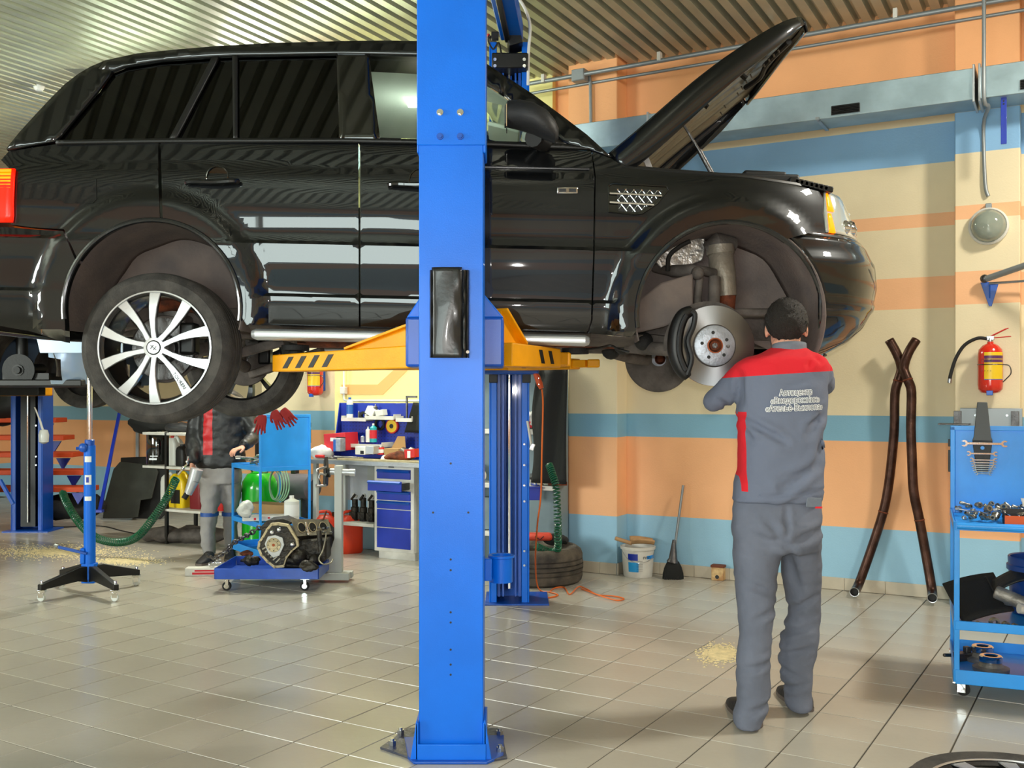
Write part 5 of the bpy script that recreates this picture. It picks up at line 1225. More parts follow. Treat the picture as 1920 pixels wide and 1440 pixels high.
def shoe(par, heel, toe, w=.045):
    heel = Vector(heel); toe = Vector(toe); d = (toe-heel).normalized(); x = d.cross(Vector((0,0,1)))
    L = (toe-heel).length; b = MB(); rings = []
    for f, hw, h in ((0, .6, .05), (.06, .85, .09), (.25, .9, .1), (.45, .95, .08), (.7, 1.1, .055), (.88, .95, .045), (1, .45, .03)):
        c = heel+d*L*f; rings.append([c+x*hw*w*math.copysign(abs(math.cos(t))**.7, math.cos(t))+Vector((0,0,.018+(h-.018)*max(0, math.sin(t))**.8)) if math.sin(t) >= 0 else c+x*hw*w*math.cos(t)+Vector((0,0,.018)) for t in [2*PI*k/20 for k in range(20)]])
    b.loft(rings); o = b.build('shoe', M['shoe'], par, world=True)
    b = MB(); pts = [heel+x*w*hw*e+d*L*f for e, seq in ((1, ((0, .62), (.06, .9), (.25, .93), (.45, .98), (.7, 1.13), (.88, 1.0), (1.02, .5))), (-1, ((1.02, .5), (.88, 1.0), (.7, 1.13), (.45, .98), (.25, .93), (.06, .9), (0, .62)))) for f, hw in seq]
    b.prism([(p.x, p.y) for p in pts], lambda a, b_, t: (a, b_, heel.z+.001+t), .018); b.build('sole', M['sole'], o, world=True)
    return o

# jacket material: grey cloth with a red yoke and red side stripes (object coordinates = world minus root)
def jacket_mat(name, base, red, zy, slope, xs_, zr, rough=.9, side_w=.012):
    m = mat(name, base, rough, 0, .35, 24); nt = m.node_tree; b = nt.nodes['Principled BSDF']; N = nt.nodes.new; L = nt.links.new
    tc = N('ShaderNodeTexCoord'); sp = N('ShaderNodeSeparateXYZ'); L(tc.outputs['Object'], sp.inputs[0])
    def math_(op, a, b_, c_=None):
        n = N('ShaderNodeMath'); n.operation = op
        for i, v in enumerate((a, b_, c_)):
            if v is None: continue
            if isinstance(v, (int, float)): n.inputs[i].default_value = v
            else: L(v, n.inputs[i])
        return n.outputs[0]
    zz = math_('SUBTRACT', sp.outputs[2], math_('MULTIPLY', sp.outputs[0], slope)); yoke = math_('GREATER_THAN', zz, zy)
    band = math_('LESS_THAN', math_('ABSOLUTE', math_('SUBTRACT', sp.outputs[0], xs_), None), side_w)
    band = math_('MULTIPLY', band, math_('MULTIPLY', math_('GREATER_THAN', sp.outputs[2], zr[0]), math_('LESS_THAN', sp.outputs[2], zr[1])))
    fac = math_('MAXIMUM', yoke, band)
    mx = N('ShaderNodeMix'); mx.data_type = 'RGBA'; L(fac, mx.inputs[0]); mx.inputs[6].default_value = (*lin(base), 1); mx.inputs[7].default_value = (*lin(red), 1)
    L(mx.outputs[2], b.inputs['Base Color']); return m
def wrinkle(o, amp, sc, z0=None, z1=None, folds=()):
    for v in o.data.vertices:
        n = v.normal.copy(); p = v.co
        k = noise.noise(Vector((p.x*sc, p.y*sc, p.z*sc*1.8)))+.5*noise.noise(Vector((p.x*sc*2.3, p.y*sc*2.3, p.z*sc*4)))
        dd = amp*k
        for (fx, fz, gx, gz, wd, dp) in folds:      # fold lines in object x,z
            ax_, az = gx-fx, gz-fz; L2 = ax_*ax_+az*az; t = max(0, min(1, ((p.x-fx)*ax_+(p.z-fz)*az)/L2)); ds = math.hypot(p.x-fx-ax_*t, p.z-fz-az*t)
            dd += dp*(math.exp(-(ds/wd)**2)-.5*math.exp(-((ds-wd*1.8)/wd)**2))*math.sin(PI*(.1+.8*t))
        v.co = p+n*dd
man = thing('person', 'man in grey overalls with red shoulder yoke, back turned, working at the bare hub', 'person', (1.12, 4.66, 0))
MR = RM[man.name].inverted()
def loc(px, py, D=4.66): p = MR @ P(px, py, D); return p
hc = P(1474, 618, 4.72)
head(man, hc, (.20, 1, -.03), 1.14)
# trousers: seat and two legs
b = MB()
rows_loft(b, [(1377, 1536, 925, 4.66, .11), (1374, 1539, 955, 4.66, .125), (1373, 1540, 985, 4.65, .135), (1374, 1538, 1015, 4.65, .13), (1380, 1536, 1035, 4.65, .11)], 32, 2.4)
rows_loft(b, [(1376, 1470, 960, 4.66, .11), (1375, 1464, 1020, 4.65, .115), (1376, 1458, 1060, 4.64, .11), (1381, 1454, 1110, 4.62, .095), (1384, 1451, 1150, 4.60, .085), (1386, 1447, 1190, 4.59, .08), (1382, 1444, 1230, 4.58, .082), (1381, 1444, 1270, 4.58, .08), (1383, 1443, 1310, 4.58, .075), (1377, 1436, 1335, 4.58, .08), (1377, 1426, 1362, 4.575, .085)], 28, 2.2)
rows_loft(b, [(1450, 1538, 960, 4.68, .11), (1460, 1538, 1020, 4.70, .115), (1465, 1538, 1060, 4.74, .11), (1474, 1537, 1110, 4.78, .10), (1480, 1537, 1150, 4.80, .09), (1466, 1535, 1190, 4.80, .085), (1460, 1529, 1230, 4.80, .082), (1464, 1522, 1265, 4.80, .078), (1472, 1520, 1300, 4.80, .075), (1474, 1524, 1318, 4.80, .078), (1478, 1520, 1330, 4.80, .08)], 28, 2.2)
tr = b.build('trousers', M['trouser'], man, world=True); remesh(tr, .012, 5, .5)
fo = []
for (xa, ya, xb, yb, w_, d_) in ((1470, 1010, 1540, 985, 8, -.012), (1465, 1015, 1400, 1000, 8, -.010), (1466, 1020, 1500, 1110, 8, -.012), (1462, 1025, 1420, 960, 7, -.008), (1385, 1085, 1450, 1110, 7, -.009), (1400, 1150, 1448, 1130, 6, -.008),
                                 (1490, 1150, 1535, 1120, 6, -.008), (1465, 1200, 1530, 1180, 6, -.009), (1468, 1240, 1528, 1222, 6, -.009), (1384, 1240, 1440, 1225, 6, -.008), (1385, 1320, 1440, 1300, 6, -.009), (1470, 1305, 1520, 1290, 6, -.008), (1465, 1260, 1510, 1280, 5, -.007), (1458, 1015, 1462, 940, 5, -.008)):
    p1 = loc(xa, ya); p2 = loc(xb, yb); fo.append((p1.x, p1.z, p2.x, p2.z, w_*.0025, d_*1.4))
tr.data.update(); wrinkle(tr, .006, 9, folds=fo)
# jacket
JM = jacket_mat('work_jacket', '6a7184', 'd81c2a', P(0, 704, 4.55).z, .065, loc(1388, 850).x, (loc(0, 918).z, loc(0, 772).z))
b = MB()
rows_loft(b, [(1450, 1506, 650, 4.70, .06), (1428, 1524, 662, 4.69, .09), (1396, 1546, 671, 4.68, .12), (1378, 1553, 684, 4.68, .135), (1381, 1550, 705, 4.68, .14), (1382, 1549, 740, 4.68, .15), (1384, 1544, 790, 4.68, .15),
              (1386, 1540, 840, 4.67, .145), (1384, 1540, 880, 4.67, .145), (1378, 1541, 905, 4.66, .148), (1376, 1541, 928, 4.66, .146), (1373, 1538, 940, 4.66, .14)], 36, 2.6)
sh = P(1400, 705, 4.70); el = P(1338, 752, 4.80); wr = P(1385, 720, 5.04)
limb(b, [sh, sh.lerp(el, .5), el], [.075, .064, .052]); limb(b, [el, el.lerp(wr, .5)+Vector((0, 0, .0)), wr], [.054, .047, .038]); b.sphere(el, .054, 16)
sh2 = P(1533, 700, 4.70); el2 = P(1545, 722, 4.98); wr2 = P(1500, 700, 5.12)
limb(b, [sh2, sh2.lerp(el2, .5), el2], [.074, .062, .052]); limb(b, [el2, el2.lerp(wr2, .5), wr2], [.052, .045, .036]); b.sphere(el2, .052, 16)
jk = b.build('jacket', JM, man, world=True); remesh(jk, .012, 5, .5); jk.data.update()
fo = []
for (xa, ya, xb, yb, w_, d_) in ((1385, 785, 1460, 828, 6, -.012), (1390, 800, 1400, 830, 6, -.008), (1532, 770, 1500, 815, 7, -.01), (1538, 810, 1518, 870, 8, -.014), (1518, 870, 1450, 908, 8, -.014), (1440, 895, 1480, 880, 6, -.007), (1535, 780, 1500, 795, 5, -.008),
                                 (1386, 760, 1384, 700, 5, -.012), (1460, 720, 1500, 716, 4, -.004), (1500, 690, 1512, 674, 5, -.008), (1528, 680, 1516, 668, 5, -.008), (1385, 770, 1350, 748, 4, -.007), (1380, 930, 1540, 915, 3, -.006), (1440, 940, 1500, 905, 6, .006)):
    p1 = loc(xa, ya); p2 = loc(xb, yb); fo.append((p1.x, p1.z, p2.x, p2.z, w_*.0025, d_*1.5))
wrinkle(jk, .005, 8, folds=fo)
# collar
b = MB(); cp = P(1477, 650, 4.70)
def col_(u_, v_):
    a = 2*PI*u_; r = .080-.004*v_; return (cp.x+r*1.02*math.cos(a)+.004, cp.y+r*.95*math.sin(a)-.01, cp.z-.05+.06*v_+.012*math.sin(a)*-1*v_)
b.grid(col_, 40, 5, cu=True); cl = b.build('collar', M['fabric_grey'], man, world=True, fixn=False); so = cl.modifiers.new('s', 'SOLIDIFY'); so.thickness = .007
# back lettering laid on the cloth
bv = BVHTree.FromPolygons([v.co for v in jk.data.vertices], [tuple(p.vertices) for p in jk.data.polygons])
def cloth_text(body, px, py, size, m, off, lift0, name, slope=.03):
    vs, fs = cyr_mesh(body, size); c = loc(px, py); out = []
    if off > 0:
        v0, f0, n0 = list(vs), list(fs), len(vs); vs = []; fs = []
        for q in range(10): o_ = Vector((off*math.cos(q*PI/5)/.76, off*math.sin(q*PI/5), 0)); fs += [tuple(i+q*n0 for i in f) for f in f0]; vs += [v+o_+Vector((0, 0, q*.00005)) for v in v0]
    for v in vs:
        x = c.x+v.x*.76; z = c.z+v.y+v.x*slope; lift_ = lift0+v.z
        h = bv.ray_cast(Vector((x, -1.0, z)), Vector((0, 1, 0)))
        y = h[0].y if h[0] is not None else 0
        out.append((x, y-lift_, z))
    b = MB(); b.add(out, fs); return b.build(name, m, man, fixn=False)
outl = mat('print_white', 'f2f2f2', .7); inl = mat('print_grey', '5a5e66', .8)
lines = (('\u0410\u0432\u0442\u043e\u0446\u0435\u043d\u0442\u0440', 1477, 741), ('\u00ab\u0412\u043d\u0435\u0434\u043e\u0440\u043e\u0436\u043d\u0438\u043a\u00bb', 1477, 755), ('\u00ab\u0410\u0442\u0435\u043b\u044c\u0435-\u0412\u044b\u0445\u043b\u043e\u043f\u0430\u00bb', 1476, 769))
for body, px, py in lines:
    cloth_text(body, px, py, .0385, outl, .0024, .009, 'back_lettering_outline'); cloth_text(body, px, py, .0385, inl, -.0005, .0115, 'back_lettering')
b = MB(); q0 = loc(1517, 944, 4.55)
h = bv.ray_cast(Vector((q0.x, -1, q0.z)), Vector((0, 1, 0)))
q = P(1526, 942, 4.53); b.cbox(q, (.07, .012, .045), (0, .05, 0)); pf = b.build('pocket_flap', M['fabric_grey'], man, world=True, bevel=.004)
b = MB(); b.cbox(q+Vector((.02, -.002, -.022)), (.03, .012, .008)); b.build('pocket_tab', M['red_fab'], pf, world=True)
hand(man, wr+Vector((0, .0, 0)), (.3, 1, .15), (-.2, 0, 1), .7, 1); hand(man, wr2, (-.4, 1, .2), (.2, 0, 1), .7, -1)
g0 = lambda px, py: Vector(((px-960)*(F_PX*EYE/(py-HOR))/F_PX, F_PX*EYE/(py-HOR), 0))
shoe(man, g0(1415, 1366), g0(1375, 1318), .05); shoe(man, g0(1512, 1336), g0(1468, 1296), .05)
b = MB(); b.tube([g0(1412, 1366)+Vector((0, .06, .06)), P(1412, 1180, 4.6), P(1425, 1030, 4.66)], [.03, .03, .04], 12).tube([g0(1500, 1336)+Vector((0, .06, .06)), P(1494, 1270, 4.8), P(1500, 1200, 4.8), P(1508, 1130, 4.79), P(1500, 1040, 4.72)], [.03, .03, .03, .03, .04], 12).tube([P(1460, 1010, 4.68), P(1462, 800, 4.7), P(1474, 690, 4.7)], [.11, .1, .06], 14)
bd_ = b.build('body', M['skin'], man, world=True); remesh(bd_, .02, 4, .5)

# second mechanic, seen between the trolley and the hanging wheels
m2 = thing('person', 'mechanic in a dark red-trimmed jacket and grey trousers, upper half hidden by the wheels', 'person', (-2.62, 9.25, 0)); D2 = 9.55
b = MB()
rows_loft(b, [(366, 450, 868, D2, .13), (370, 452, 885, D2, .14), (374, 450, 905, D2, .13)], 28)
rows_loft(b, [(372, 416, 870, D2, .12), (377, 414, 920, D2-.02, .12), (379, 408, 960, D2-.03, .10), (377, 404, 990, D2-.05, .10), (378, 402, 1020, D2-.06, .09), (382, 404, 1040, D2-.06, .085)], 24)
rows_loft(b, [(408, 452, 870, D2+.05, .12), (418, 452, 920, D2+.1, .12), (420, 446, 960, D2+.15, .10), (420, 444, 990, D2+.2, .10), (422, 444, 1020, D2+.2, .09), (424, 444, 1034, D2+.2, .085)], 24)
t2 = b.build('trousers', M['trouser_light'], m2, world=True); remesh(t2, .018, 4, .5); t2.data.update(); wrinkle(t2, .012, 7)
for xx, yy, dd in ((393, 964, D2-.03), (433, 963, D2+.15)):
    b = MB(); rows_loft(b, [(xx-16, xx+16, yy-4, dd, .105), (xx-16, xx+16, yy+3, dd, .107)], 24); b.build('knee_band', M['blue_print'], m2, world=True)
J2 = jacket_mat('dark_jacket', '1c1c1e', 'c4141c', 9.0, 0, (RM[m2.name].inverted() @ P(398, 800, D2)).x, (.95, 1.5), rough=.45, side_w=.045)
b = MB(); rows_loft(b, [(395, 430, 722, D2, .07), (380, 444, 735, D2, .1), (372, 462, 752, D2, .13), (370, 466, 775, D2, .15), (368, 462, 810, D2, .15), (366, 460, 845, D2, .15), (368, 462, 872, D2, .15), (370, 455, 878, D2, .14)], 32)
a1, a2_, a3 = P(378, 762, D2), P(362, 815, D2-.05), P(360, 868, D2-.2); limb(b, [a1, a2_, a3], [.085, .07, .052])
b1, b2_, b3 = P(455, 762, D2), P(476, 812, D2-.1), P(456, 838, D2-.38); limb(b, [b1, b2_, b3], [.085, .07, .05])
j2 = b.build('jacket', J2, m2, world=True); remesh(j2, .018, 4, .5); j2.data.update(); wrinkle(j2, .016, 8)
hand(m2, a3, (0, -.1, -1), (-1, 0, 0), .7, 1); hand(m2, b3, (-.5, -.6, -.2), (0, 0, 1), .5, -1)
head(m2, P(412, 694, D2-.05), (.1, -1, -.25), 1.02)
for f0, f1 in ((P(396, 1040, 9.2), P(380, 1055, 9.0)), (P(432, 1035, 9.42), P(432, 1045, 9.2))):
    a_ = Vector((f0.x, f0.y, 0)); d_ = Vector((f1.x-f0.x, f1.y-f0.y, 0)).normalized(); shoe(m2, a_, a_+d_*.28, .05)
b = MB(); b.tube([P(396, 1040, D2-.05), P(394, 960, D2-.03), P(398, 880, D2), P(412, 800, D2), P(412, 745, D2)], [.03, .03, .04, .1, .06], 12).tube([P(433, 1035, D2+.2), P(433, 960, D2+.16), P(432, 880, D2+.05)], [.03, .03, .04], 12)
bb = b.build('body', M['skin'], m2, world=True); remesh(bb, .022, 3, .5)
ib = thing('impact_wrench', 'short silver cylinder tool held low in the left mechanic hand', 'tool', P(363, 905, 9.0))
MB().tube([(.03, 0, .12), (-.0, 0, .02)], [.055, .05], 16).tube([(.0, 0, .02), (-.05, 0, -.1)], [.05, .035], 14).build('barrel', M['silver'], ib); MB().tube([(-.03, 0, -.05), (-.08, -.02, -.14)], .025, 10).build('grip', M['black_rubber'], ib)
rg = thing('work_gloves', 'red work gloves hanging over the top edge of the blue tool trolley', 'gloves', P(513, 778, 8.3))
for (xx, yy, dx) in ((514, 770, .5), (530, 767, .8), (494, 778, -.2)):
    hand(rg, P(xx, yy, 8.28), (dx, -.15, -1), (0, -1, 0), .15, 1, 'glove_red', 1.0, fan=2.2)
# ------------------------------------------------------------------ right side: extinguisher, tool cart, wall things
def lathe_thing(name, label, cat, loc_, prof, m, part='body', n=28, group=None, rz=0., **k):
    t = thing(name, label, cat, loc_, rz, group); MB().lathe(prof, n=n).build(part, m, t, **k); return t
c = onwall(1857, 738, 7.77)
fe = thing('fire_extinguisher', 'red fire extinguisher with black hose mounted on the right pilaster', 'extinguisher', UV(c.x, 7.76, c.z), -TH)
MB().lathe([(0, .005), (.03, .0), (.06, .008), (.078, .03), (.081, .06), (.081, .27), (.075, .305), (.05, .335), (.022, .348), (.02, .36), (0, .36)], n=40).build('cylinder', M['red_gloss'], fe)
for (z0, z1, m_) in ((.1, .20, 'label_yellow'), (.215, .235, 'label_purple'), (.24, .262, 'label_purple'), (.205, .285, 'label_yellow'), (.095, .1, 'label_blue')):
    MB().lathe([(.0817+(.0004 if m_ == 'label_purple' else 0), z0), (.0817+(.0004 if m_ == 'label_purple' else 0), z1)], n=24, axis=(0,0,1), a0=-PI*.05 if 0 else 3.5, a1=5.05 if 0 else 5.2).build('label_band', M[m_], fe, fixn=False)
b = MB()
put_text(b, '\u041e\u041f-4', .03, TUP((-.02, -.0865, .217)), .0008); put_text(b, '- - - -', .03, TUP((-.02, -.0865, .15)), .0008); b.build('label_print', M['black'], fe)
MB().lathe([(.083, .198), (.085, .2), (.083, .204)], n=32).build('strap_band', M['steel_dark'], fe); MB().box(-.02, .02, -.075, -.045, -.012, .02).box(-.05, .05, .03, .1, .05, .3).build('mount_bracket', M['blue_dark'], fe, bevel=.003)
MB().cyl((0, 0, .35), (0, 0, .385), .018, n=12).cbox((0, 0, .385), (.05, .03, .03)).build('valve', M['steel'], fe, bevel=.003)
MB().bar((-.01, 0, .39), (.1, -.02, .445), .02, .008).bar((.09, -.018, .44), (.115, -.02, .45), .018, .006).build('lever', M['red'], fe, bevel=.002); MB().bar((.0, 0, .385), (.13, -.02, .392), .02, .006).build('carry_handle', M['red'], fe, bevel=.002)
MB().tube(smooth_path([(-.02, -.01, .38), (-.08, -.02, .385), (-.16, -.03, .34), (-.215, -.04, .25), (-.245, -.05, .15), (-.255, -.05, .1)]), .012, 10).build('hose', M['black_rubber'], fe); MB().cyl((-.254, -.05, .105), (-.257, -.05, .075), .014, n=12).build('nozzle', M['steel'], fe)
MB().tube(smooth_path([(.08, -.02, .2), (.12, -.03, .19), (.13, -.03, .14), (.1, -.03, .1), (.08, -.02, .08)]), .004, 6).build('pin_wire', M['steel_dark'], fe)

c = onwall(1800, 765, 7.84); e = onwall(1917, 765, 7.84)
ws = thing('wall_plate', 'grey metal wall plate with two angle brackets just above the blue cart panel', 'bracket', UV(c.x, 7.85, c.z), -TH); W_ = e.x-c.x
MB().box(0, W_, -.012, 0, -.32, 0).build('plate', M['pipe'], ws, bevel=.003)
for xx in (-.04, W_-.07): MB().box(xx, xx+.05, -.03, -.013, -.32, -.02).box(xx, xx+.05, -.11, -.013, -.14, -.125).build('angle_bracket', M['steel_dark'], ws, bevel=.003)
MB().box(-.13, .07, -.16, -.03, -.118, -.108).build('ledge', M['steel_dark'], ws, bevel=.002)
for xx in (.1, .3): MB().cyl((xx, -.012, -.05), (xx, -.018, -.05), .008, n=8).build('screw', M['steel'], ws)

ct_ = thing('tool_cart', 'bright blue three-tier tool cart with a tall back panel at the right edge', 'cart', (2.19, 4.99, 0), math.radians(-22)); CR = RM[ct_.name]
CWD, CDP = .70, .66; leg = .026
for (x, y) in ((0, 0), (CWD, 0), (0, CDP), (CWD, CDP)):
    zt = .88 if y == 0 else 1.33
    MB().box(x-leg/2, x+leg/2, y-leg/2, y+leg/2, .09, zt).build('upright', M['blue_bright'], ct_, bevel=.003)
    b = MB(); b.cyl((x+.03, y+.01, .055), (x+.03, y+.03, .055), .032, n=18).build('caster_wheel', M['black_rubber'], ct_)
    MB().box(x-.02, x+.05, y-.015, y+.045, .085, .095).box(x+.0, x+.04, y-.004, y+.004, .04, .09).cyl((x+.03, y-.01, .055), (x+.03, y+.04, .055), .01, n=8).build('caster_fork', M['chrome'], ct_, bevel=.002)
def tray(z, h, name):
    b = MB(); t_ = .006
    b.box(0, CWD, 0, CDP, z, z+t_).box(-.008, CWD+.008, -.016, -.008, z-.01, z+h).box(-.008, CWD+.008, CDP+.006, CDP+.012, z-.01, z+h).box(-.016, -.008, -.01, CDP+.01, z-.01, z+h).box(CWD+.008, CWD+.016, -.01, CDP+.01, z-.01, z+h)
    return b.build(name, M['blue_bright'], ct_, bevel=.003)
tray(.095, .06, 'bottom_tray'); tray(.36, .035, 'middle_shelf'); tray(.85, .03, 'top_tray')
MB().cyl((-.0, -.02, .862), (CWD, -.02, .862), .016, n=12).build('front_rail', M['blue_bright'], ct_)
MB().box(0, CWD, CDP-.004, CDP+.006, .88, 1.325).box(-.013, CWD+.01, CDP-.02, CDP+.012, 1.31, 1.335).box(-.013, .01, CDP-.02, CDP+.012, .88, 1.33).build('back_panel', M['blue_bright'], ct_, bevel=.002)
MB().box(-.024, -.013, CDP-.015, CDP+.005, 1.08, 1.2).box(-.024, -.013, CDP-.015, CDP+.005, 1.22, 1.26).build('side_clip', M['black'], ct_, bevel=.002)
def CL(x, y, z): return CR @ Vector((x, y, z))
# wrench roll
def cart_at(px, py, ly):
    """point on the cart plane local y = ly seen through a pixel"""
    k = (px-960)/F_PX; a = math.radians(-22); nx, ny = -math.sin(a), math.cos(a)
    D = (ly+nx*2.19+ny*4.99)/(nx*k+ny); p = P(px, py, D); return CR.inverted() @ p
hcn = cart_at(1842, 760, CDP-.03)
wr_ = thing('wrench_rack', 'tapered black and grey hanging wrench rack on the blue cart panel', 'tool rack', CL(hcn.x, CDP-.03, 1.10), math.radians(-22))
zt_ = cart_at(1842, 754, CDP-.03).z-1.10; zm = cart_at(1842, 826, CDP-.03).z-1.10; zb_ = cart_at(1842, 886, CDP-.03).z-1.10
b = MB(); b.prism([(-.026, zt_), (.024, zt_), (.042, zm+.02), (.05, zm), (-.052, zm), (-.044, zm+.02)], lambda x, y, t: (x, -.01+t-.012*max(0, 1-abs(y-zm)/.1), y), .01); b.build('flap', mat('flap_grey', '4a4c4c', .55, 0, .2, 30), wr_, bevel=.003)
b = MB(); b.prism([(-.05, zm), (.05, zm), (.028, zb_), (-.028, zb_)], lambda x, y, t: (x, -.002+t, y), .02); b.build('rack_body', M['plastic_dark'], wr_, bevel=.003)
MB().cyl((0, -.006, zm-.04), (0, .0, zm-.04), .01, n=14).build('rivet', M['blue_bright'], wr_)
for k, (py, xa, xb) in enumerate(((831, 1802, 1890), (850, 1812, 1871), (862, 1818, 1870), (867, 1820, 1869), (872, 1821, 1868), (876, 1823, 1865), (880, 1824, 1862), (884, 1826, 1861), (888, 1829, 1859))):
    a = cart_at(xa, py, CDP-.045); e = cart_at(xb, py, CDP-.045); L = (e.x-a.x); cx = (a.x+e.x)/2; s_ = L/.26
    lab = ['longest open wrench at the top of the rack', 'second wrench down, set apart below the longest', 'third wrench down in the rack', 'fourth wrench down in the rack', 'fifth wrench down in the rack', 'sixth wrench down in the rack', 'seventh wrench down in the rack', 'eighth wrench down in the rack', 'lowest and shortest wrench in the rack'][k]
    w = thing('wrench', 'chrome '+lab+' on the blue cart', 'wrench', CL(cx, CDP-.048, a.z), math.radians(-22), 'wrenches in the hanging rack')
    MB().bar((-L*.4, 0, 0), (L*.4, 0, 0), .006, .012*s_+.002).build('shank', M['chrome'], w, bevel=.001)
    for sx in (-1, 1):
        ro = .017*s_+.003; b = MB(); pts = []
        for q in range(15):
            t = .7+q*(2*PI-1.4)/14; pts.append((ro*math.cos(t), ro*math.sin(t)))
        pts += [(ro*.45*math.cos(t), ro*.55*math.sin(t)) for t in (-.9, -1.6, -3.1, -4.6, -5.4)]
        b.prism(pts, lambda x, y, t: (sx*(L*.43+x), -.004+t, y), .008); b.build('jaw', M['chrome'], w)
# top tray things
lab_s = 'loose chrome socket or bit in the heap on the cart top tray'
R_.seed(3); protos = []
for k, (r, h) in enumerate(((.014, .03), (.011, .026), (.017, .036), (.009, .05))):
    t = thing('socket', lab_s, 'socket', CL(.1+.04*k, .3, .87), 0, 'loose sockets and bits in the top tray'); MB().lathe([(r*.5, h), (r*.9, h), (r, h-.002), (r, h*.5), (r*.8, h*.4), (r*.8, .001), (r*.45, 0), (r*.45, h*.5), (r*.55, h*.55), (r*.5, h)], n=12).build('socket_body', M['tool'], t); protos.append(t)
for k in range(62):
    x = .03+.48*R_.random(); y = .10+.5*R_.random(); lvl = R_.random()*(.05 if y > .25 else .02)
    o = protos[k % 4] if k < 4 else dup(protos[k % 4]); o.location = CL(x, y, .872+lvl); o.rotation_euler = (R_.uniform(.9, 1.7), R_.uniform(-.3, .3), R_.uniform(0, 6.28))
for k in range(9):
    x = .05+.4*R_.random(); y = .12+.4*R_.random(); t = thing('ratchet_bit', 'steel bar or bit lying across the heap in the cart top tray', 'tool', CL(x, y, .90), R_.uniform(0, 6), 'steel bars in the top tray')
    MB().bar((-.05, 0, 0), (.05, 0, .01), .008, .006).build('shank', M['chrome'], t, bevel=.001); MB().cbox((.05, 0, .01), (.02, .018, .014)).build('jaw', M['steel'], t, bevel=.002)
bx = thing('parts_box', 'dark open parts box with an orange front in the cart top tray', 'box', CL(.22, .1, .858), math.radians(-22))
MB().box(0, .3, 0, .004, 0, .05).build('front', M['orange'], bx, bevel=.001); MB().box(0, .3, .16, .165, 0, .07).box(0, .004, .004, .16, 0, .06).box(.296, .3, .004, .16, 0, .06).box(0, .3, .004, .16, 0, .004).build('shell', M['plastic_dark'], bx, bevel=.001)
pd_ = thing('tray_lid', 'pale crumpled plastic lid at the back of the cart top tray', 'lid', CL(.33, .45, .92), math.radians(-22)); b = MB(); b.grid(lambda s, t: (.26*s, .14*t, .02*noise.noise(Vector((s*4, t*4, 2)))+.03*t), 10, 6); o = b.build('sheet', M['white_dirty'], pd_); so = o.modifiers.new('s', 'SOLIDIFY'); so.thickness = .004
bw = thing('blue_dish', 'small bright blue dish edge beside the orange box on the cart', 'dish', CL(.50, .02, .875), 0); MB().lathe([(0, 0), (.05, 0), (.065, .02), (.068, .022), (.06, .006), (0, .005)], n=24).build('bowl', M['blue_bright'], bw)
# middle shelf
ru = thing('rubber_sheet', 'dark square rubber sheet leaning out of the middle shelf of the blue cart', 'mat', CL(0, 0, .4))
a, b1_, c1_, d1_ = P(1767, 1096, 5.35), P(1862, 1075, 5.35), P(1902, 1146, 5.1), P(1806, 1170, 5.1)
b = MB(); b.grid(lambda s, t: tuple(RM[ru.name].inverted() @ ((a.lerp(b1_, s)).lerp(d1_.lerp(c1_, s), t)+Vector((0, 0, .01*math.sin(PI*s))))), 10, 8); o = b.build('sheet', M['black_rubber'], ru); so = o.modifiers.new('s', 'SOLIDIFY'); so.thickness = .008
dr = thing('blue_drum', 'dark blue plastic drum standing at the back of the middle cart shelf', 'bucket', CL(.42, .46, .37)); MB().lathe([(0, 0), (.14, 0), (.15, .02), (.158, .22), (.168, .225), (.168, .25), (.16, .255), (.162, .29), (.158, .295), (.15, .29), (.148, .25), (0, .25)], n=36).build('body', M['drum_blue'], dr)
cv = thing('belt_cover', 'curved black cover shell lying on the cart middle shelf', 'car part', CL(.2, .25, .5), math.radians(-22))
b = MB(); b.grid(lambda s, t: (.34*s-.02, .14*t, .1*math.sin(PI*min(1, s*.9))+.04*s*-1+.04*t), 16, 6); o = b.build('shell', M['plastic_dark'], cv); so = o.modifiers.new('s', 'SOLIDIFY'); so.thickness = .008
MB().tube([(-.02, 0, 0), (-.06, -.02, .08)], .006, 6).build('cable', M['black'], cv)
al = thing('manifold', 'grimy aluminium manifold casting lying on the middle cart shelf', 'car part', CL(.30, .14, .42), math.radians(-30))
b = MB(); b.tube(smooth_path([(-.12, 0, .1), (0, -.02, .06), (.12, -.03, .0), (.3, -.02, -.04)]), .035, 12); b.tube([(0, 0, .06), (.05, -.06, 0)], .02, 8).cbox((-.05, .02, .06), (.06, .05, .05)).sphere((.12, -.02, .02), .05, 14).cbox((.2, 0, .0), (.16, .07, .05), (0, .3, 0)); o = b.build('casting', M['dirty_alu'], al); remesh(o, .008, 2)
th_ = thing('throttle_body', 'pale rounded aluminium housing on the middle cart shelf near the rail', 'car part', CL(.36, .06, .41)); b = MB(); b.sphere((0, 0, .05), .06, 18, (1, .8, .9)).tube([(-.03, 0, .05), (-.09, 0, .06)], .025, 12); b.build('housing', mat('pale_alu', 'c9c6c0', .5, .4, .2, 50), th_)
for k, (x, r) in enumerate(((.1, .012), (.17, .024), (.22, .017), (.26, .014))):
    t = thing('roller', ['small steel roller beside the post', 'largest open steel ring', 'dark small roller next to the ring', 'last small roller by the pale housing'][k]+' on the middle cart shelf', 'roller', CL(x, .035, .366+r)); MB().lathe([(r*.55, -.012), (r, -.012), (r, .012), (r*.55, .012), (r*.55, -.012)], axis=(0,1,0), n=20).build('ring', M['tool'], t)
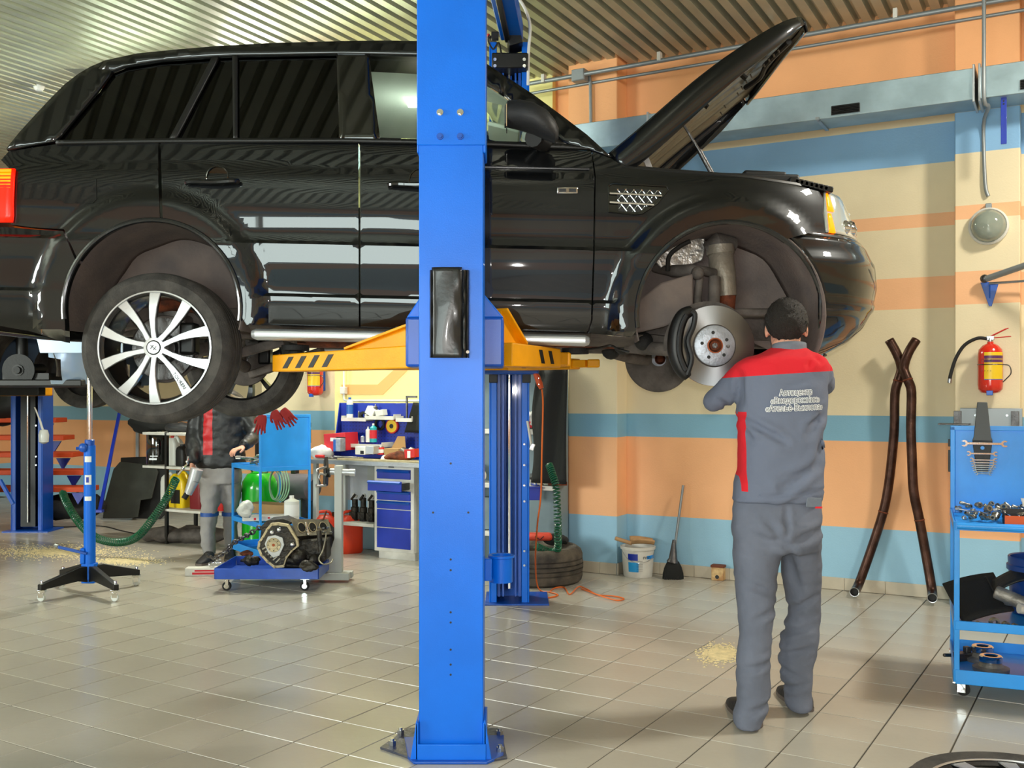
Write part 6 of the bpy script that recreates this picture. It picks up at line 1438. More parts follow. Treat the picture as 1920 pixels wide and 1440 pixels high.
# bottom tray
for k, (px, py, D, lb) in enumerate(((1842, 1222, 5.35, 'rear'), (1858, 1243, 5.15, 'front'))):
    p = P(px, py, D); p.z = .101; t = thing('wheel_bearing_hub', 'grey wheel hub with a shiny bearing ring, '+lb+' one of two on the bottom tray', 'car part', p)
    MB().lathe([(0, 0), (.085, 0), (.088, .02), (.06, .026), (.045, .05), (.035, .05), (0, .03)], n=32).build('hub_flange', M['dirty_alu'], t); MB().lathe([(.03, .045), (.052, .045), (.055, .05), (.055, .075), (.05, .08), (.036, .08), (.03, .075), (.03, .045)], n=32).build('bearing_ring', M['chrome'], t)
t = thing('brake_caliper', 'grimy brake caliper lying in the bottom tray at the picture edge', 'car part', CL(.42, .12, .101), .4); b = MB(); b.cbox((0, 0, .06), (.16, .1, .11)).cyl((-.02, -.06, .06), (-.02, .05, .06), .045, n=18).cbox((.08, 0, .09), (.1, .12, .05)); o = b.build('casting', M['dirty_alu'], t, bevel=.01)
t = thing('steel_scrap', 'small dark steel bracket at the left end of the bottom tray', 'car part', CL(.04, .42, .101), .3); MB().cbox((0, 0, .02), (.1, .06, .04)).tube([(-.06, 0, .03), (-.12, 0, .035)], .01, 8).cbox((.03, 0, .05), (.03, .03, .04)).build('bracket', M['steel_dark'], t, bevel=.004)

# exhaust X pipe leaning on the wall
ex = thing('exhaust_pipe', 'brown X-shaped twin exhaust pipe leaning against the back wall', 'exhaust pipe', (2.85, 7.55, 0)); EI = RM[ex.name].inverted()
pa = [(1667, 637, 7.52), (1682, 664, 7.50), (1690, 690, 7.50), (1684, 714, 7.50), (1678, 740, 7.52), (1677, 800, 7.54), (1673, 850, 7.56), (1666, 910, 7.58), (1656, 960, 7.60), (1637, 1020, 7.63), (1616, 1080, 7.64), (1607, 1102, 7.60), (1602, 1110, 7.48)]
pb = [(1718, 637, 7.42), (1703, 662, 7.42), (1695, 690, 7.45), (1702, 712, 7.42), (1709, 735, 7.42), (1708, 800, 7.40), (1710, 860, 7.39), (1713, 920, 7.39), (1724, 975, 7.39), (1736, 1040, 7.39), (1744, 1085, 7.37), (1748, 1112, 7.33), (1748, 1121, 7.21)]
for pp, rr in ((pa, .034), (pb, .034)):
    q = [EI @ P(*p) for p in pp]; b = MB(); b.tube(smooth_path(q, 4), rr, 18, caps=False); o = b.build('pipe', M['exhaust'], ex, fixn=False); so = o.modifiers.new('s', 'SOLIDIFY'); so.thickness = .003
    e = q[-1]; d = (q[-1]-q[-2]).normalized(); b = MB(); b.lathe([(rr-.004, .004), (rr+.001, .005), (rr+.001, -.004)], c=e, axis=d, n=24); b.build('pipe_rim', M['steel'], ex); b = MB(); b.cyl(e-d*.03, e-d*.028, rr-.004, n=20); b.build('pipe_inside', M['black'], ex)
    for i in (3, 8): b = MB(); d = (q[i+1]-q[i-1]).normalized(); b.lathe([(rr+.0, -.006), (rr+.004, 0), (rr+.0, .006)], c=q[i], axis=d, n=20); b.build('weld_bead', M['rust'], ex)

# broom, bucket, scoop, wood block
g = lambda px, py: Vector(((px-960)*(EYE/(py-HOR)), F_PX*EYE/(py-HOR), 0))
p = g(1262, 1086); br = thing('broom', 'upturned-handle broom with black bristles leaning against the light blue wall', 'broom', p); BI = RM[br.name].inverted()
tp = P(1281, 910, p.y+.08); MB().tube([(0, 0, .16), tuple(BI @ tp)], .011, 10).build('handle', M['pipe'], br); MB().tube([(-.005, 0, .14), (.0, 0, .17), (.012, .02, .32)], [.05, .035, .014], 12).build('wire_wrap', M['steel_dark'], br)
b = MB(); rings = []
for z, w, d in ((.005, .088, .03), (.05, .084, .035), (.1, .07, .035), (.14, .05, .03), (.16, .03, .02)): rings.append([(w*math.copysign(abs(math.cos(t))**.6, math.cos(t)), d*math.sin(t), z) for t in [2*PI*k/28 for k in range(28)]])
b.loft(rings).build('bristle_head', M['black_cloth'], br)
b = MB()
for k in range(70): x = R_.uniform(-.088, .088); y = R_.uniform(-.032, .032); b.bar((x, y, .0), (x*.85, y*.8, .09), .003, .003)
b.build('bristles', M['black'], br, kind='stuff')
p = g(1196, 1085); p.y += .13; p.x = (1196-960)*p.y/F_PX
bu = thing('bucket', 'white plastic paint bucket with blue label by the wall', 'bucket', p); 
MB().lathe([(0, 0), (.115, 0), (.12, .01), (.135, .225), (.145, .228), (.147, .25), (.14, .252), (.136, .25), (.133, .2), (0, .19)], n=44).build('body', M['white_dirty'], bu)
for (z0, z1, a0, a1, m_) in ((.05, .13, 3.15, 3.85, 'teal'), (.145, .2, 3.15, 3.8, 'navy'), (.155, .185, 4.4, 5.9, 'blue_bright')):
    MB().lathe([(.1205+.0152*z0/.225+.0, z0), (.1205+.0152*z1/.225+.0, z1)], n=14, a0=a0+PI*0, a1=a1).build('label_patch', M[m_] if m_ != 'teal' else mat('cyan_patch', '1c96d8', .5), bu, fixn=False)
def onb(a, z): r = .1215+.0152*z/.225; return (r*math.cos(a), r*math.sin(a), z)
b = MB()
for k, a in enumerate((5.0, 5.18, 5.36)):
    c = Vector(onb(a, .168)); n = Vector((c.x, c.y, 0)).normalized(); t = Vector((-n.y, n.x, 0)); b.bar(c-t*.008-Vector((0,0,.009)), c-t*.008+Vector((0,0,.008)), .003, .003).bar(c+t*.008-Vector((0,0,.009)), c+t*.008+Vector((0,0,.008)), .003, .003).bar(c-t*.008+Vector((0,0,.008)), c+t*.008+Vector((0,0,.008)), .003, .003)
for k in range(7): z = .14-.013*k; b.tube([onb(4.5+.05*j, z) for j in range(9)], .0012, 4)
b.build('label_print', M['black'], bu)
MB().tube(smooth_path([(-.14, 0, .235), (-.1, -.1, .16), (0, -.15, .13), (.1, -.1, .16), (.14, 0, .235)]), .002, 6).build('wire_handle', M['steel'], bu)
sc_ = thing('scoop', 'pale wooden scoop lying across the top of the white bucket', 'scoop', p+Vector((0, 0, .25))); b = MB()
b.grid(lambda s, t: (-.06+.19*s, -.085+.17*t*(1-.25*s), .055*(2*abs(t-.5))**2*(1-.3*s)+.012+.03*s*(1-s)), 14, 12); o = b.build('blade', M['wood'], sc_); so = o.modifiers.new('s', 'SOLIDIFY'); so.thickness = .008
MB().tube([(-.05, 0, .02), (-.19, -.01, .065)], .016, 10).build('handle', M['wood'], sc_)
p = g(1348, 1089); bl_ = thing('wood_block', 'small split wood block standing against the skirting', 'block', p+Vector((0, .03, 0)), -TH)
b = MB(); b.box(-.05, .05, -.03, .04, 0, .115); b.build('block', mat('split_wood', '9a6c42', .85, 0, .6, 30, .5, 18, dirt='d8b884'), bl_, bevel=.006); MB().box(-.055, .055, -.033, .042, .105, .125).build('bark_top', mat('bark', '6e3c28', .9, 0, .6, 40), bl_, bevel=.004); MB().cyl((.0, -.032, .03), (.0, -.03, .03), .016, n=12).build('knot', M['black'], bl_)

# cables, tyre, cabinet behind the far post
def cord(name, pts, r, m, label, cat='cord', n=6, k=6):
    t = thing(name, label, cat, (pts[0][0], pts[0][1], 0)); I = RM[t.name].inverted(); MB().tube([I @ p for p in smooth_path(pts, k)], r, n).build('cable', M[m], t); return t
hl_ = thing('inspection_lamp', 'orange hand lamp hanging from the yellow arm by the far post', 'lamp', P(1010, 715, 7.0))
MB().tube([(-.025, 0, .06), (-.01, 0, .03), (.008, 0, -.02), (.02, 0, -.05)], [.016, .022, .022, .016], 12).build('handle', mat('lamp_orange', 'd0562a', .45), hl_)
for z in (.02, -.02): MB().cyl((0, -.02, z), (0, -.024, z), .004, n=8).build('screw', M['chrome'], hl_)
cord('orange_cable', [P(1016, 730, 7.0), P(1018, 760, 7.05), P(1016, 850, 7.1), P(1014, 930, 7.2), P(1008, 980, 7.4), P(1004, 1040, 7.6), P(1006, 1090, 7.74), g(1014, 1109)+Vector((0,0,.006)), g(1032, 1112)+Vector((0,0,.006)), g(1046, 1117)+Vector((0,0,.006)), g(1030, 1122)+Vector((0,0,.006)), g(1002, 1122)+Vector((0,0,.006)), g(985, 1126)+Vector((0,0,.006))], .006, 'orange_cord', 'orange cable dropping from the hanging lamp to the floor beside the far post')
cord('orange_cable', [g(1030, 1112)+Vector((0,0,.006)), g(1040, 1104)+Vector((0,0,.006)), g(1058, 1103)+Vector((0,0,.006)), g(1068, 1116)+Vector((0,0,.006)), g(1085, 1103)+Vector((0,0,.012)), g(1102, 1107)+Vector((0,0,.006)), g(1122, 1117)+Vector((0,0,.006)), g(1150, 1119)+Vector((0,0,.006)), g(1170, 1124)+Vector((0,0,.006)), g(1155, 1127)+Vector((0,0,.006)), g(1120, 1118)+Vector((0,0,.012)), g(1090, 1105)+Vector((0,0,.006))], .005, 'orange_cord', 'orange cable looping loosely over the open floor tiles')
tc_ = Vector(((1005-960)*8.24/F_PX, 8.24, 0)); ty_ = thing('tyre', 'large worn tyre lying flat on the floor behind the far lift post', 'tyre', tc_)
pr_ = [(.22, .03), (.26, .0), (.34, .0), (.37, .02), (.378, .05)]
for k in range(4): z = .085+.036*k; pr_ += [(.378+.006*math.sin(PI*k/3), z-.006), (.368, z-.004), (.368, z+.004), (.378+.006*math.sin(PI*k/3), z+.006)]
pr_ += [(.378, .225), (.365, .26), (.33, .285), (.27, .28), (.225, .25), (.22, .2), (.22, .03)]
MB().lathe(pr_, n=80).build('casing', mat('worn_tyre', '5c5448', .9, 0, .4, 90, .3, 10, dirt='37332e'), ty_)
rb = thing('red_box', 'orange-red parts bag with a black print lying on the flat tyre', 'bag', P(1012, 1006, 8.25)); b = MB(); b.cbox((0, 0, .0), (.2, .16, .05)); o = b.build('bag', mat('bag_red', 'c84028', .6, 0, .5, 30), rb, bevel=.02); b = MB(); b.bar((-.04, -.083, .012), (.0, -.083, -.014), .003, .006).bar((.0, -.083, -.014), (.03, -.083, .014), .003, .006).build('print_mark', M['black'], rb)
dk = thing('dark_cloth', 'black cloth heap lying on the flat tyre beside the coiled hose', 'cloth', P(1042, 1012, 8.3)); b = MB(); b.sphere((0, 0, 0), .1, 20, (1.2, 1, .45)); o = b.build('cloth', M['black_cloth'], dk)
for v in o.data.vertices: v.co += Vector((noise.noise(v.co*14), noise.noise(v.co*14+Vector((5,0,0))), noise.noise(v.co*14+Vector((0,5,0)))))*.03
def coil(pts, rc, turns, r, name, label, m='hose_green', cat='hose', n=5):
    sp = smooth_path(pts, 10); out = []; L = len(sp); tot = int(turns*10)
    for i in range(tot+1):
        f = i/tot*(L-1); k = min(L-2, int(f)); p = sp[k].lerp(sp[k+1], f-k); d = (sp[k+1]-sp[k]).normalized(); x = d.cross(Vector((.3, .9, .1))).normalized(); y = d.cross(x); a = 2*PI*i/10
        out.append(p+(x*math.cos(a)+y*math.sin(a))*rc)
    t = thing(name, label, cat, (pts[0][0], pts[0][1], 0)); I = RM[t.name].inverted(); MB().tube([I @ p for p in out], r, n).build('coil', M[m], t); return t
coil([P(1030, 872, 7.9), P(1036, 890, 7.85), P(1043, 915, 7.8), P(1045, 960, 7.8), P(1046, 1000, 7.85), P(1045, 1030, 7.95), P(1030, 1034, 7.98), P(1005, 1024, 7.95)], .026, 44, .0065, 'spiral_hose', 'dark green spiral air hose hanging down onto the flat tyre')
rl = thing('steel_rule', 'long pale metal strip standing upright behind the spiral hose', 'strip', g(1053, 1078)+Vector((0, .5, 0))); MB().cbox((0, -.3, .65), (.02, .004, .6)).build('strip', M['white_dirty'], rl)

cbx = thing('storage_cabinet', 'tall open grey storage cabinet standing left of the left pilaster', 'cabinet', UV(-4.76, 7.63, 0), -TH); CBW, CBD = 1.0, .21
MB().box(0, CBW, CBD-.01, CBD, .05, 1.80).box(0, .02, 0, CBD, .0, 1.80).box(CBW-.02, CBW, 0, CBD, 0, 1.80).build('shell', M['cabinet_grey'], cbx, bevel=.003)
MB().box(.02, CBW-.02, 0, CBD-.012, 1.73, 1.79).build('top_board', M['white_dirty'], cbx, bevel=.003)
for z in (.28, .70, 1.17): MB().box(.02, CBW-.02, -.01, CBD-.012, z, z+.04).build('shelf', M['white_dirty'], cbx, bevel=.003)
def CB(x, y, z): return UV(-4.62+x, 7.62+min(y, .09), z)
ck = thing('black_coat', 'long black cloth hanging down the right side of the grey cabinet', 'cloth', CB(.85, -.07, 0), -TH); b = MB()
def ckf(s, t):
    z = 1.72-.95*t; wl_ = -.13-.06*min(1, t*2.2)-.02*math.sin(PI*t*2); x = wl_+(.14-wl_)*s; return (x, .02*math.sin(9*s+3*t)+.05*s*0, z)
b.grid(ckf, 14, 22); o = b.build('cloth', M['black_cloth'], ck, fixn=False); so = o.modifiers.new('s', 'SOLIDIFY'); so.thickness = .012
def item(name, cat, label, loc_, mb, m, rz=0., part='body', extra=None, bevel=.003, group=None):
    t = thing(name, label, cat, loc_, rz, group); o = mb.build(part, M[m] if isinstance(m, str) else m, t, bevel=bevel)
    for (pn, b2, m2_) in (extra or []): b2.build(pn, M[m2_] if isinstance(m2_, str) else m2_, t, bevel=.001)
    return t
item('metal_pot', 'pot', 'shiny steel pot on the cabinet shelf behind the orange cable', CB(.66, .02, .74), MB().lathe([(0, 0), (.055, 0), (.06, .01), (.06, .1), (.055, .1), (.055, .01), (0, .008)], n=28), 'chrome', extra=[('band', MB().lathe([(.061, .05), (.062, .06), (.061, .07)], n=24), 'steel_dark')])
item('rag', 'rag', 'beige crumpled rag beside the steel pot in the cabinet', CB(.76, .03, .755), MB().sphere((0, 0, .04), .06, 14, (1.2, .8, .7)).sphere((.06, 0, .06), .04, 12), 'rag')
item('parts_bin', 'bin', 'small blue plastic bin hooked on the cabinet shelf edge under the pot', CB(.67, -.06, .62), MB().box(-.06, .06, 0, .04, 0, .115).box(-.075, .075, -.006, .0, .1, .115), 'navy')
item('parts_bin', 'bin', 'narrow blue plastic bin beside the wider one on the cabinet shelf', CB(.55, -.06, .62), MB().box(-.035, .035, 0, .04, .01, .11).box(-.04, .04, -.006, .0, .095, .11), 'blue_dark')
item('paper_pack', 'package', 'crumpled white and red paper pack on the upper cabinet shelf', CB(.62, .05, 1.27), MB().cbox((0, 0, .02), (.14, .1, .09), (.2, .5, .2)).cbox((.04, -.02, .1), (.1, .03, .1), (.1, .6, .1)), 'paper', extra=[('red_flap', MB().cbox((-.06, -.055, -.01), (.09, .02, .05), (0, .2, 0)), 'red_print')], bevel=.01)
item('dark_bottle', 'bottle', 'dark bottle and tubes lying on the upper cabinet shelf', CB(.66, .08, 1.22), MB().tube([(-.12, 0, .03), (.1, -.02, .03)], .035, 12).tube([(.1, -.02, .03), (.14, -.02, .04)], .015, 8), 'plastic_dark')
item('blister_pack', 'package', 'green and white blister pack under the red paper on the cabinet shelf', CB(.68, -.0, 1.235), MB().cbox((0, 0, .03), (.12, .02, .06), (.3, .3, 0)), 'can_white', extra=[('green_print', MB().cbox((-.01, -.013, .045), (.08, .004, .03), (.3, .3, 0)), 'hose_green')])
item('yellow_roll', 'roll', 'tan roll lying on the cabinet shelf left of the far post', CB(.08, .06, .80), MB().lathe([(.02, -.04), (.055, -.04), (.055, .04), (.02, .04), (.02, -.04)], axis=(0,1,0), n=24), 'rag')
item('hand_grinder', 'tool', 'dark power tool hanging in the upper cabinet left of the far post', CB(.08, .05, 1.25), MB().tube([(0, 0, 0), (0, 0, .26)], .04, 12).tube([(0, -.01, .3), (0, -.01, .4)], .03, 10), 'plastic_dark')
item('cable_ring', 'cable', 'grey cable loop hanging in the cabinet left of the far post', CB(.1, .0, .88), MB().tube([(.035*math.cos(a), 0, .1+.13*math.sin(a)) for a in [2*PI*k/20 for k in range(20)]], .006, 6, closed=True), 'pipe', bevel=0)
item('floor_canister', 'canister', 'dark canister on the lowest cabinet shelf left of the far post', CB(.1, .1, .33), MB().cbox((0, 0, .14), (.14, .12, .28)), 'cabinet_grey')
item('oily_parts', 'car part', 'brown oily metal parts strewn beside the steel pot in the cabinet', CB(.84, .05, .742), MB().cbox((0, 0, .02), (.16, .1, .03)).tube([(-.08, 0, .04), (.05, -.02, .05)], .018, 8), 'rust')
pw = thing('power_plug', 'orange plug hanging on its cable below the blue bin', 'plug', CB(.60, -.1, .40)); MB().tube([(0, 0, .08), (0, 0, .0)], [.01, .022], 10).build('plug_body', mat('plug_orange', 'd0502a', .5), pw); MB().cyl((-.008, 0, 0), (-.008, 0, -.035), .003, n=6).cyl((.01, 0, 0), (.01, 0, -.035), .003, n=6).build('pins', M['chrome'], pw); MB().tube(smooth_path([(0, 0, .07), (.0, 0, .16), (-.01, .0, .3)]), .006, 6).build('cable', M['orange_cord'], pw)

# loose alloy wheel lying in the foreground
lw = thing('alloy_wheel', 'alloy wheel with tyre lying on the floor at the bottom right corner', 'wheel', (1.60, 3.16, 0.0), .35)
road_wheel(lw, (0, 0, .262), ax=(0, 0, 1), Rr=.375, rim=.285, w=.25, text=False, standalone=True)
# ------------------------------------------------------------------ work bench corner
def W(px, py, v): q = onwall(px, py, v); return UV(q.x, q.y, q.z)
def Wz(px, z, v):
    q = onwall(px, 700, v); return UV(q.x, v, z)
wbn = thing('workbench', 'long grey-topped workbench against the yellow wall', 'workbench', UV(-6.31, 7.5, 0), -TH)
MB().box(0, 1.7, 0, .52, .865, .9).build('worktop', M['bench_top'], wbn, bevel=.004)
MB().box(0, 1.7, -.004, 0, .86, .895).build('front_edge', M['steel'], wbn)
for x in (.02, 1.62): MB().box(x, x+.04, .02, .06, 0, .865).box(x, x+.04, .46, .5, 0, .865).build('leg', M['bench_grey'], wbn, bevel=.003)
MB().box(.3, .67, .1, .5, .28, .31).build('lower_shelf', M['white_dirty'], wbn, bevel=.003); MB().box(.3, .67, .5, .505, .31, .86).build('back_panel', M['bench_grey'], wbn)
dc = thing('drawer_cabinet', 'pedestal cabinet with blue drawers under the workbench, one drawer pulled open', 'cabinet', UV(-5.63, 7.6, 0), -TH)
MB().box(0, .44, .0, .4, .07, .86).build('carcass', M['white_dirty'], dc, bevel=.003); MB().box(.03, .43, .03, .38, 0, .07).build('plinth', M['white_dirty'], dc)
zz = [.835, .745, .66, .575, .485, .33, .09]
zz = [.83, .735, .635, .54, .46, .29, .10]
for k in range(6):
    z1, z0 = zz[k]-.004, zz[k+1]+.004; y = -.012-(.14 if k == 1 else 0)
    d = MB().box(.035, .405, y, y+.014, z0, z1).build('drawer', M['navy'], dc, bevel=.003)
    if k == 1: MB().box(.05, .395, y+.014, .05, z0+.01, z0+.015).box(.05, .055, y+.014, .05, z0+.01, z1-.02).box(.39, .395, y+.014, .05, z0+.01, z1-.02).build('drawer_box', M['steel_dark'], d)
    if k < 4: MB().prism([(y, z1-.0), (y-.018, z1-.012), (y-.004, z1-.03)], lambda a, b_, t: (.04+t, a, b_), .36).build('grip', M['blue_dark'], d, bevel=.001)
MB().box(.16, .22, -.004, .002, .842, .856).build('maker_plate', M['plastic_dark'], dc)
pg = thing('pegboard', 'blue perforated pegboard with small shelves on the wall above the bench', 'board', UV(-6.31, 7.93, 0), -TH); PX = lambda px, v=7.93: onwall(px, 700, v).x+6.31
x0, x1 = PX(634), PX(800); zt, zb_ = 1.43, .9
b = MB(); b.box(x0+.04, x1, -.01, 0, zb_, zt); b.build('panel', M['navy'], pg, bevel=.002)
b = MB(); b.prism([(-.12, zb_), (.0, zb_), (.0, zt), (-.02, zt)], lambda a, b_, t: (x0+.03+t, a, b_), .01); b.build('side_bracket', M['navy'], pg)
b = MB()
for i in range(26):
    for j in range(12): b.cbox((x0+.08+i*(x1-x0-.1)/25, -.0105, zb_+.05+j*.032), (.008, .001, .008))
b.build('peg_holes', M['trim'], pg, kind='stuff')
for (xa, xb, py) in ((646, 692, 785), (690, 744, 782), (748, 778, 786), (664, 730, 833)):
    a = onwall(xa, py, 7.85); e = onwall(xb, py, 7.85); d_ = .13 if py < 800 else .2
    b = MB(); xx0, xx1 = a.x+6.31, e.x+6.31; b.box(xx0, xx1, -d_, -.01, a.z-.02, a.z-.012).box(xx0, xx1, -d_-.004, -d_, a.z-.022, a.z+.012).box(xx0, xx0+.004, -d_, -.01, a.z-.02, a.z+.03).box(xx1-.004, xx1, -d_, -.01, a.z-.02, a.z+.03)
    b.build('shelf', M['white_dirty'], pg)
bs_ = thing('power_socket', 'grey wall socket with conduit above the left end of the pegboard', 'socket', W(645, 732, 7.99), -TH); MB().box(-.03, .03, -.03, .02, -.035, .035).build('housing', M['white_dirty'], bs_, bevel=.006)
MB().tube(smooth_path([(0, 0, -.03), (.0, 0, -.08), (.05, 0, -.1), (.4, 0, -.1), (.95, 0, -.1)]), .01, 8).tube([(0, 0, .03), (0, 0, .5)], .01, 8).build('conduit', M['white'], bs_)

def can(name, label, px, py0, py1, v, r, m, cap=None, cat='can', neck=.5, band=None, rz=0.):
    p = W(px, py1, v); z1 = W(px, py0, v).z; h = z1-p.z; t = thing(name, label, cat, p, 0)
    MB().lathe([(0, 0), (r, 0), (r, h*.78), (r*neck, h*.88), (r*neck, h*.9), (0, h*.9)], n=24).build('body', M[m], t)
    MB().cyl((0, 0, h*.88), (0, 0, h), r*neck*.9, n=14).build('cap', M[cap or m], t, bevel=.001)
    if band: MB().lathe([(r+.0008, h*.2), (r+.0008, h*.65)], n=24).build('label_band', M[band], t, fixn=False)
    return t
def boxy(name, label, x0, y0, x1, y1, v, d, m, cat='box', rz=0., extra=None, tilt=0., bev=.004):
    a = W(x0, y1, v); e = W(x1, y1, v); zt = W(x0, y0, v).z; w = (e-a).length; c = (a+e)/2; t = thing(name, label, cat, c, -TH+rz, None)
    b = MB(); b.cbox((0, 0, (zt-a.z)/2), (w, d, zt-a.z), (0, tilt, 0)); o = b.build('carton', M[m], t, bevel=bev)
    for (nm, fx0, fz0, fx1, fz1, m2_) in (extra or []):
        h = zt-a.z; MB().box(-w/2+w*fx0, -w/2+w*fx1, -d/2-.002, -d/2+.001, h*fz0, h*fz1).build(nm, M[m2_], t)
    return t
can('spray_can', 'tall white and blue spray can standing on the upper left pegboard shelf', 656, 745, 784, 7.86, .032, 'paper', 'label_blue', band='label_blue')
can('spray_can', 'teal spray can with red print on the middle pegboard shelf', 700, 794, 829, 7.8, .034, 'teal', 'paper', band='red_print', neck=.35)
can('glue_bottle', 'small white nozzle bottle left of the teal spray can', 690, 800, 829, 7.78, .022, 'white', 'white', 'bottle', neck=.3)
can('small_bottle', 'tiny clear blue bottle on the middle pegboard shelf', 680, 816, 829, 7.78, .02, 'hub_face', 'label_blue', 'bottle')
can('red_can', 'short red tin standing on the bench between white cartons and dark part', 714, 837, 852, 7.7, .036, 'red', 'steel', neck=.8, band='paper')
can('small_tube', 'small dark tube on the upper pegboard shelf next to the white carton', 673, 770, 784, 7.86, .012, 'steel_dark', 'steel')
can('oil_bottle', 'small bottle with thin nozzle on the upper pegboard shelf', 704, 758, 780, 7.87, .02, 'steel_dark', 'steel', 'bottle', neck=.35)
boxy('carton', 'small tilted white carton on the upper pegboard shelf', 690, 764, 705, 779, 7.86, .08, 'paper', tilt=.5)
boxy('carton', 'small white carton lying right of the tilted one on the upper shelf', 708, 769, 722, 780, 7.86, .08, 'can_white', tilt=-.2)
boxy('carton', 'large red and black parts carton at the left end of the bench', 620, 812, 660, 845, 7.75, .2, 'red_print', tilt=-.08, extra=[('black_print', .55, 0, 1, .8, 'plastic_dark'), ('white_print', .3, .55, .6, .75, 'paper')])
boxy('carton', 'narrow blue and white carton in front of the red carton', 630, 822, 643, 846, 7.58, .08, 'hub_face', extra=[('blue_print', 0, 0, .35, .9, 'label_blue')])
boxy('carton', 'low white carton with barcode on the bench', 672, 837, 690, 852, 7.62, .1, 'paper', extra=[('bar_print', .55, .1, .9, .5, 'trim')])
boxy('carton', 'silver-grey carton right beside the barcode carton', 691, 836, 706, 851, 7.63, .1, 'silver')
boxy('carton', 'red and white carton at the bench end beside the lift post', 764, 842, 783, 858, 7.6, .1, 'red', extra=[('white_print', .3, 0, .6, .8, 'paper')], tilt=-.1)
ob = thing('open_carton', 'open brown cardboard carton with raised flap on the bench', 'box', Wz(742, .90, 7.75), -TH); MB().box(-.09, .07, -.06, .06, 0, .11).build('carton', M['cardboard'], ob, bevel=.002); MB().prism([(-.09, .11), (.07, .11), (.06, .22), (-.02, .22)], lambda x, y, t: (x, .06+t, y), .004).build('flap', M['cardboard'], ob)
def lump(name, label, cat, p, r, sq, m, seed=0, amp=.3, rz=0):
    t = thing(name, label, cat, p, rz); b = MB(); b.sphere((0, 0, r*sq[2]*.8), r, 22, sq); o = b.build('body', M[m] if isinstance(m, str) else m, t)
    for v in o.data.vertices:
        k = noise.noise(v.co*(2.2/r)*.5+Vector((seed, 0, 0)))+.6*noise.noise(v.co*(5/r)*.5+Vector((0, seed, 0))); v.co += v.normal*r*amp*k
    return t
lump('shop_rag', 'white crumpled rag at the left end of the bench', 'rag', Wz(603, .90, 7.62), .09, (1.2, .9, .75), 'paper', 1)
lump('dark_part', 'dark brown greasy car part lying on the bench top', 'car part', Wz(748, .91, 7.62), .1, (1.4, .6, .45), 'rust', 2)
lump('white_rag', 'small white crumpled paper between carton and dark part on the bench', 'rag', Wz(722, .90, 7.58), .035, (1.2, 1, .8), 'white_dirty', 4)
lump('grey_fittings', 'heap of grey metal fittings behind the dark part on the bench', 'car part', Wz(765, .93, 7.75), .07, (1.4, .8, .7), 'tool', 5, .4)
t = thing('bench_tray', 'long low metal strip tray along the front edge of the bench', 'tray', UV(-6.0, 7.52, .90), -TH); MB().box(0, 1.2, 0, .12, 0, .006).box(0, 1.2, 0, .005, 0, .02).build('tray_base', M['gasket'], t, bevel=.002)
t = thing('screwdriver', 'red handled screwdriver lying on the rag end of the bench', 'tool', Wz(600, .91, 7.55), -TH); MB().cyl((-.05, 0, .015), (.05, 0, .015), .014, n=10).build('handle', M['red'], t); MB().cyl((.05, 0, .015), (.16, 0, .012), .004, n=8).build('blade', M['chrome'], t)
t = thing('steel_bar', 'grey steel bar lying across the bench before the cartons', 'bar', Wz(645, .91, 7.56), -TH); MB().bar((-.12, 0, .02), (.14, .03, .015), .014, .014).build('rod', M['tool'], t, bevel=.002); MB().cyl((.14, .03, .015), (.2, .035, .014), .006, n=8).build('tip', M['chrome'], t)
t = thing('tape_reel', 'yellow and red tape reel hanging on the pegboard', 'reel', W(735, 799, 7.9), -TH); MB().lathe([(.02, -.02), (.055, -.02), (.06, -.01), (.06, .01), (.02, .01), (.02, -.02)], axis=(0,-1,0), n=24).build('tape', M['label_yellow'], t); MB().lathe([(.0, .012), (.022, .012), (.024, -.0)], axis=(0,-1,0), n=18).build('core', M['trim'], t); MB().lathe([(.06, -.02), (.07, -.018), (.07, .006), (.06, .01)], axis=(0,-1,0), n=24).build('rim', M['red'], t)
t = thing('cable_coil', 'black cable coil hanging on the pegboard left of the tape reel', 'cable', W(712, 795, 7.9), -TH); MB().tube([(.05*math.cos(a), -.0, .05*math.sin(a)) for a in [2*PI*k/18 for k in range(18)]], .014, 8, closed=True).build('ring', M['black_rubber'], t)
t = thing('tape_roll', 'black tape roll on the upper pegboard shelf', 'roll', W(682, 779, 7.84), -TH); MB().lathe([(.02, -.015), (.04, -.015), (.04, .015), (.02, .015), (.02, -.015)], axis=(0,-1,0), n=24).build('ring', M['black'], t)
t = thing('frame_saw', 'grey square frame standing on the right pegboard shelf', 'tool', W(770, 784, 7.84), -TH); MB().box(-.05, -.035, -.01, .01, 0, .21).box(-.05, .07, -.01, .01, .19, .21).build('frame', M['steel_dark'], t, bevel=.002)
t = thing('black_apron', 'black cloth hanging from the right end of the pegboard', 'cloth', W(778, 765, 7.8), -TH); b = MB(); b.grid(lambda s, u_: (-.02+.22*s-.1*u_*(1-s), .02*math.sin(8*s), -.28*u_+.05), 8, 10); o = b.build('cloth', M['black_cloth'], t); so = o.modifiers.new('s', 'SOLIDIFY'); so.thickness = .008
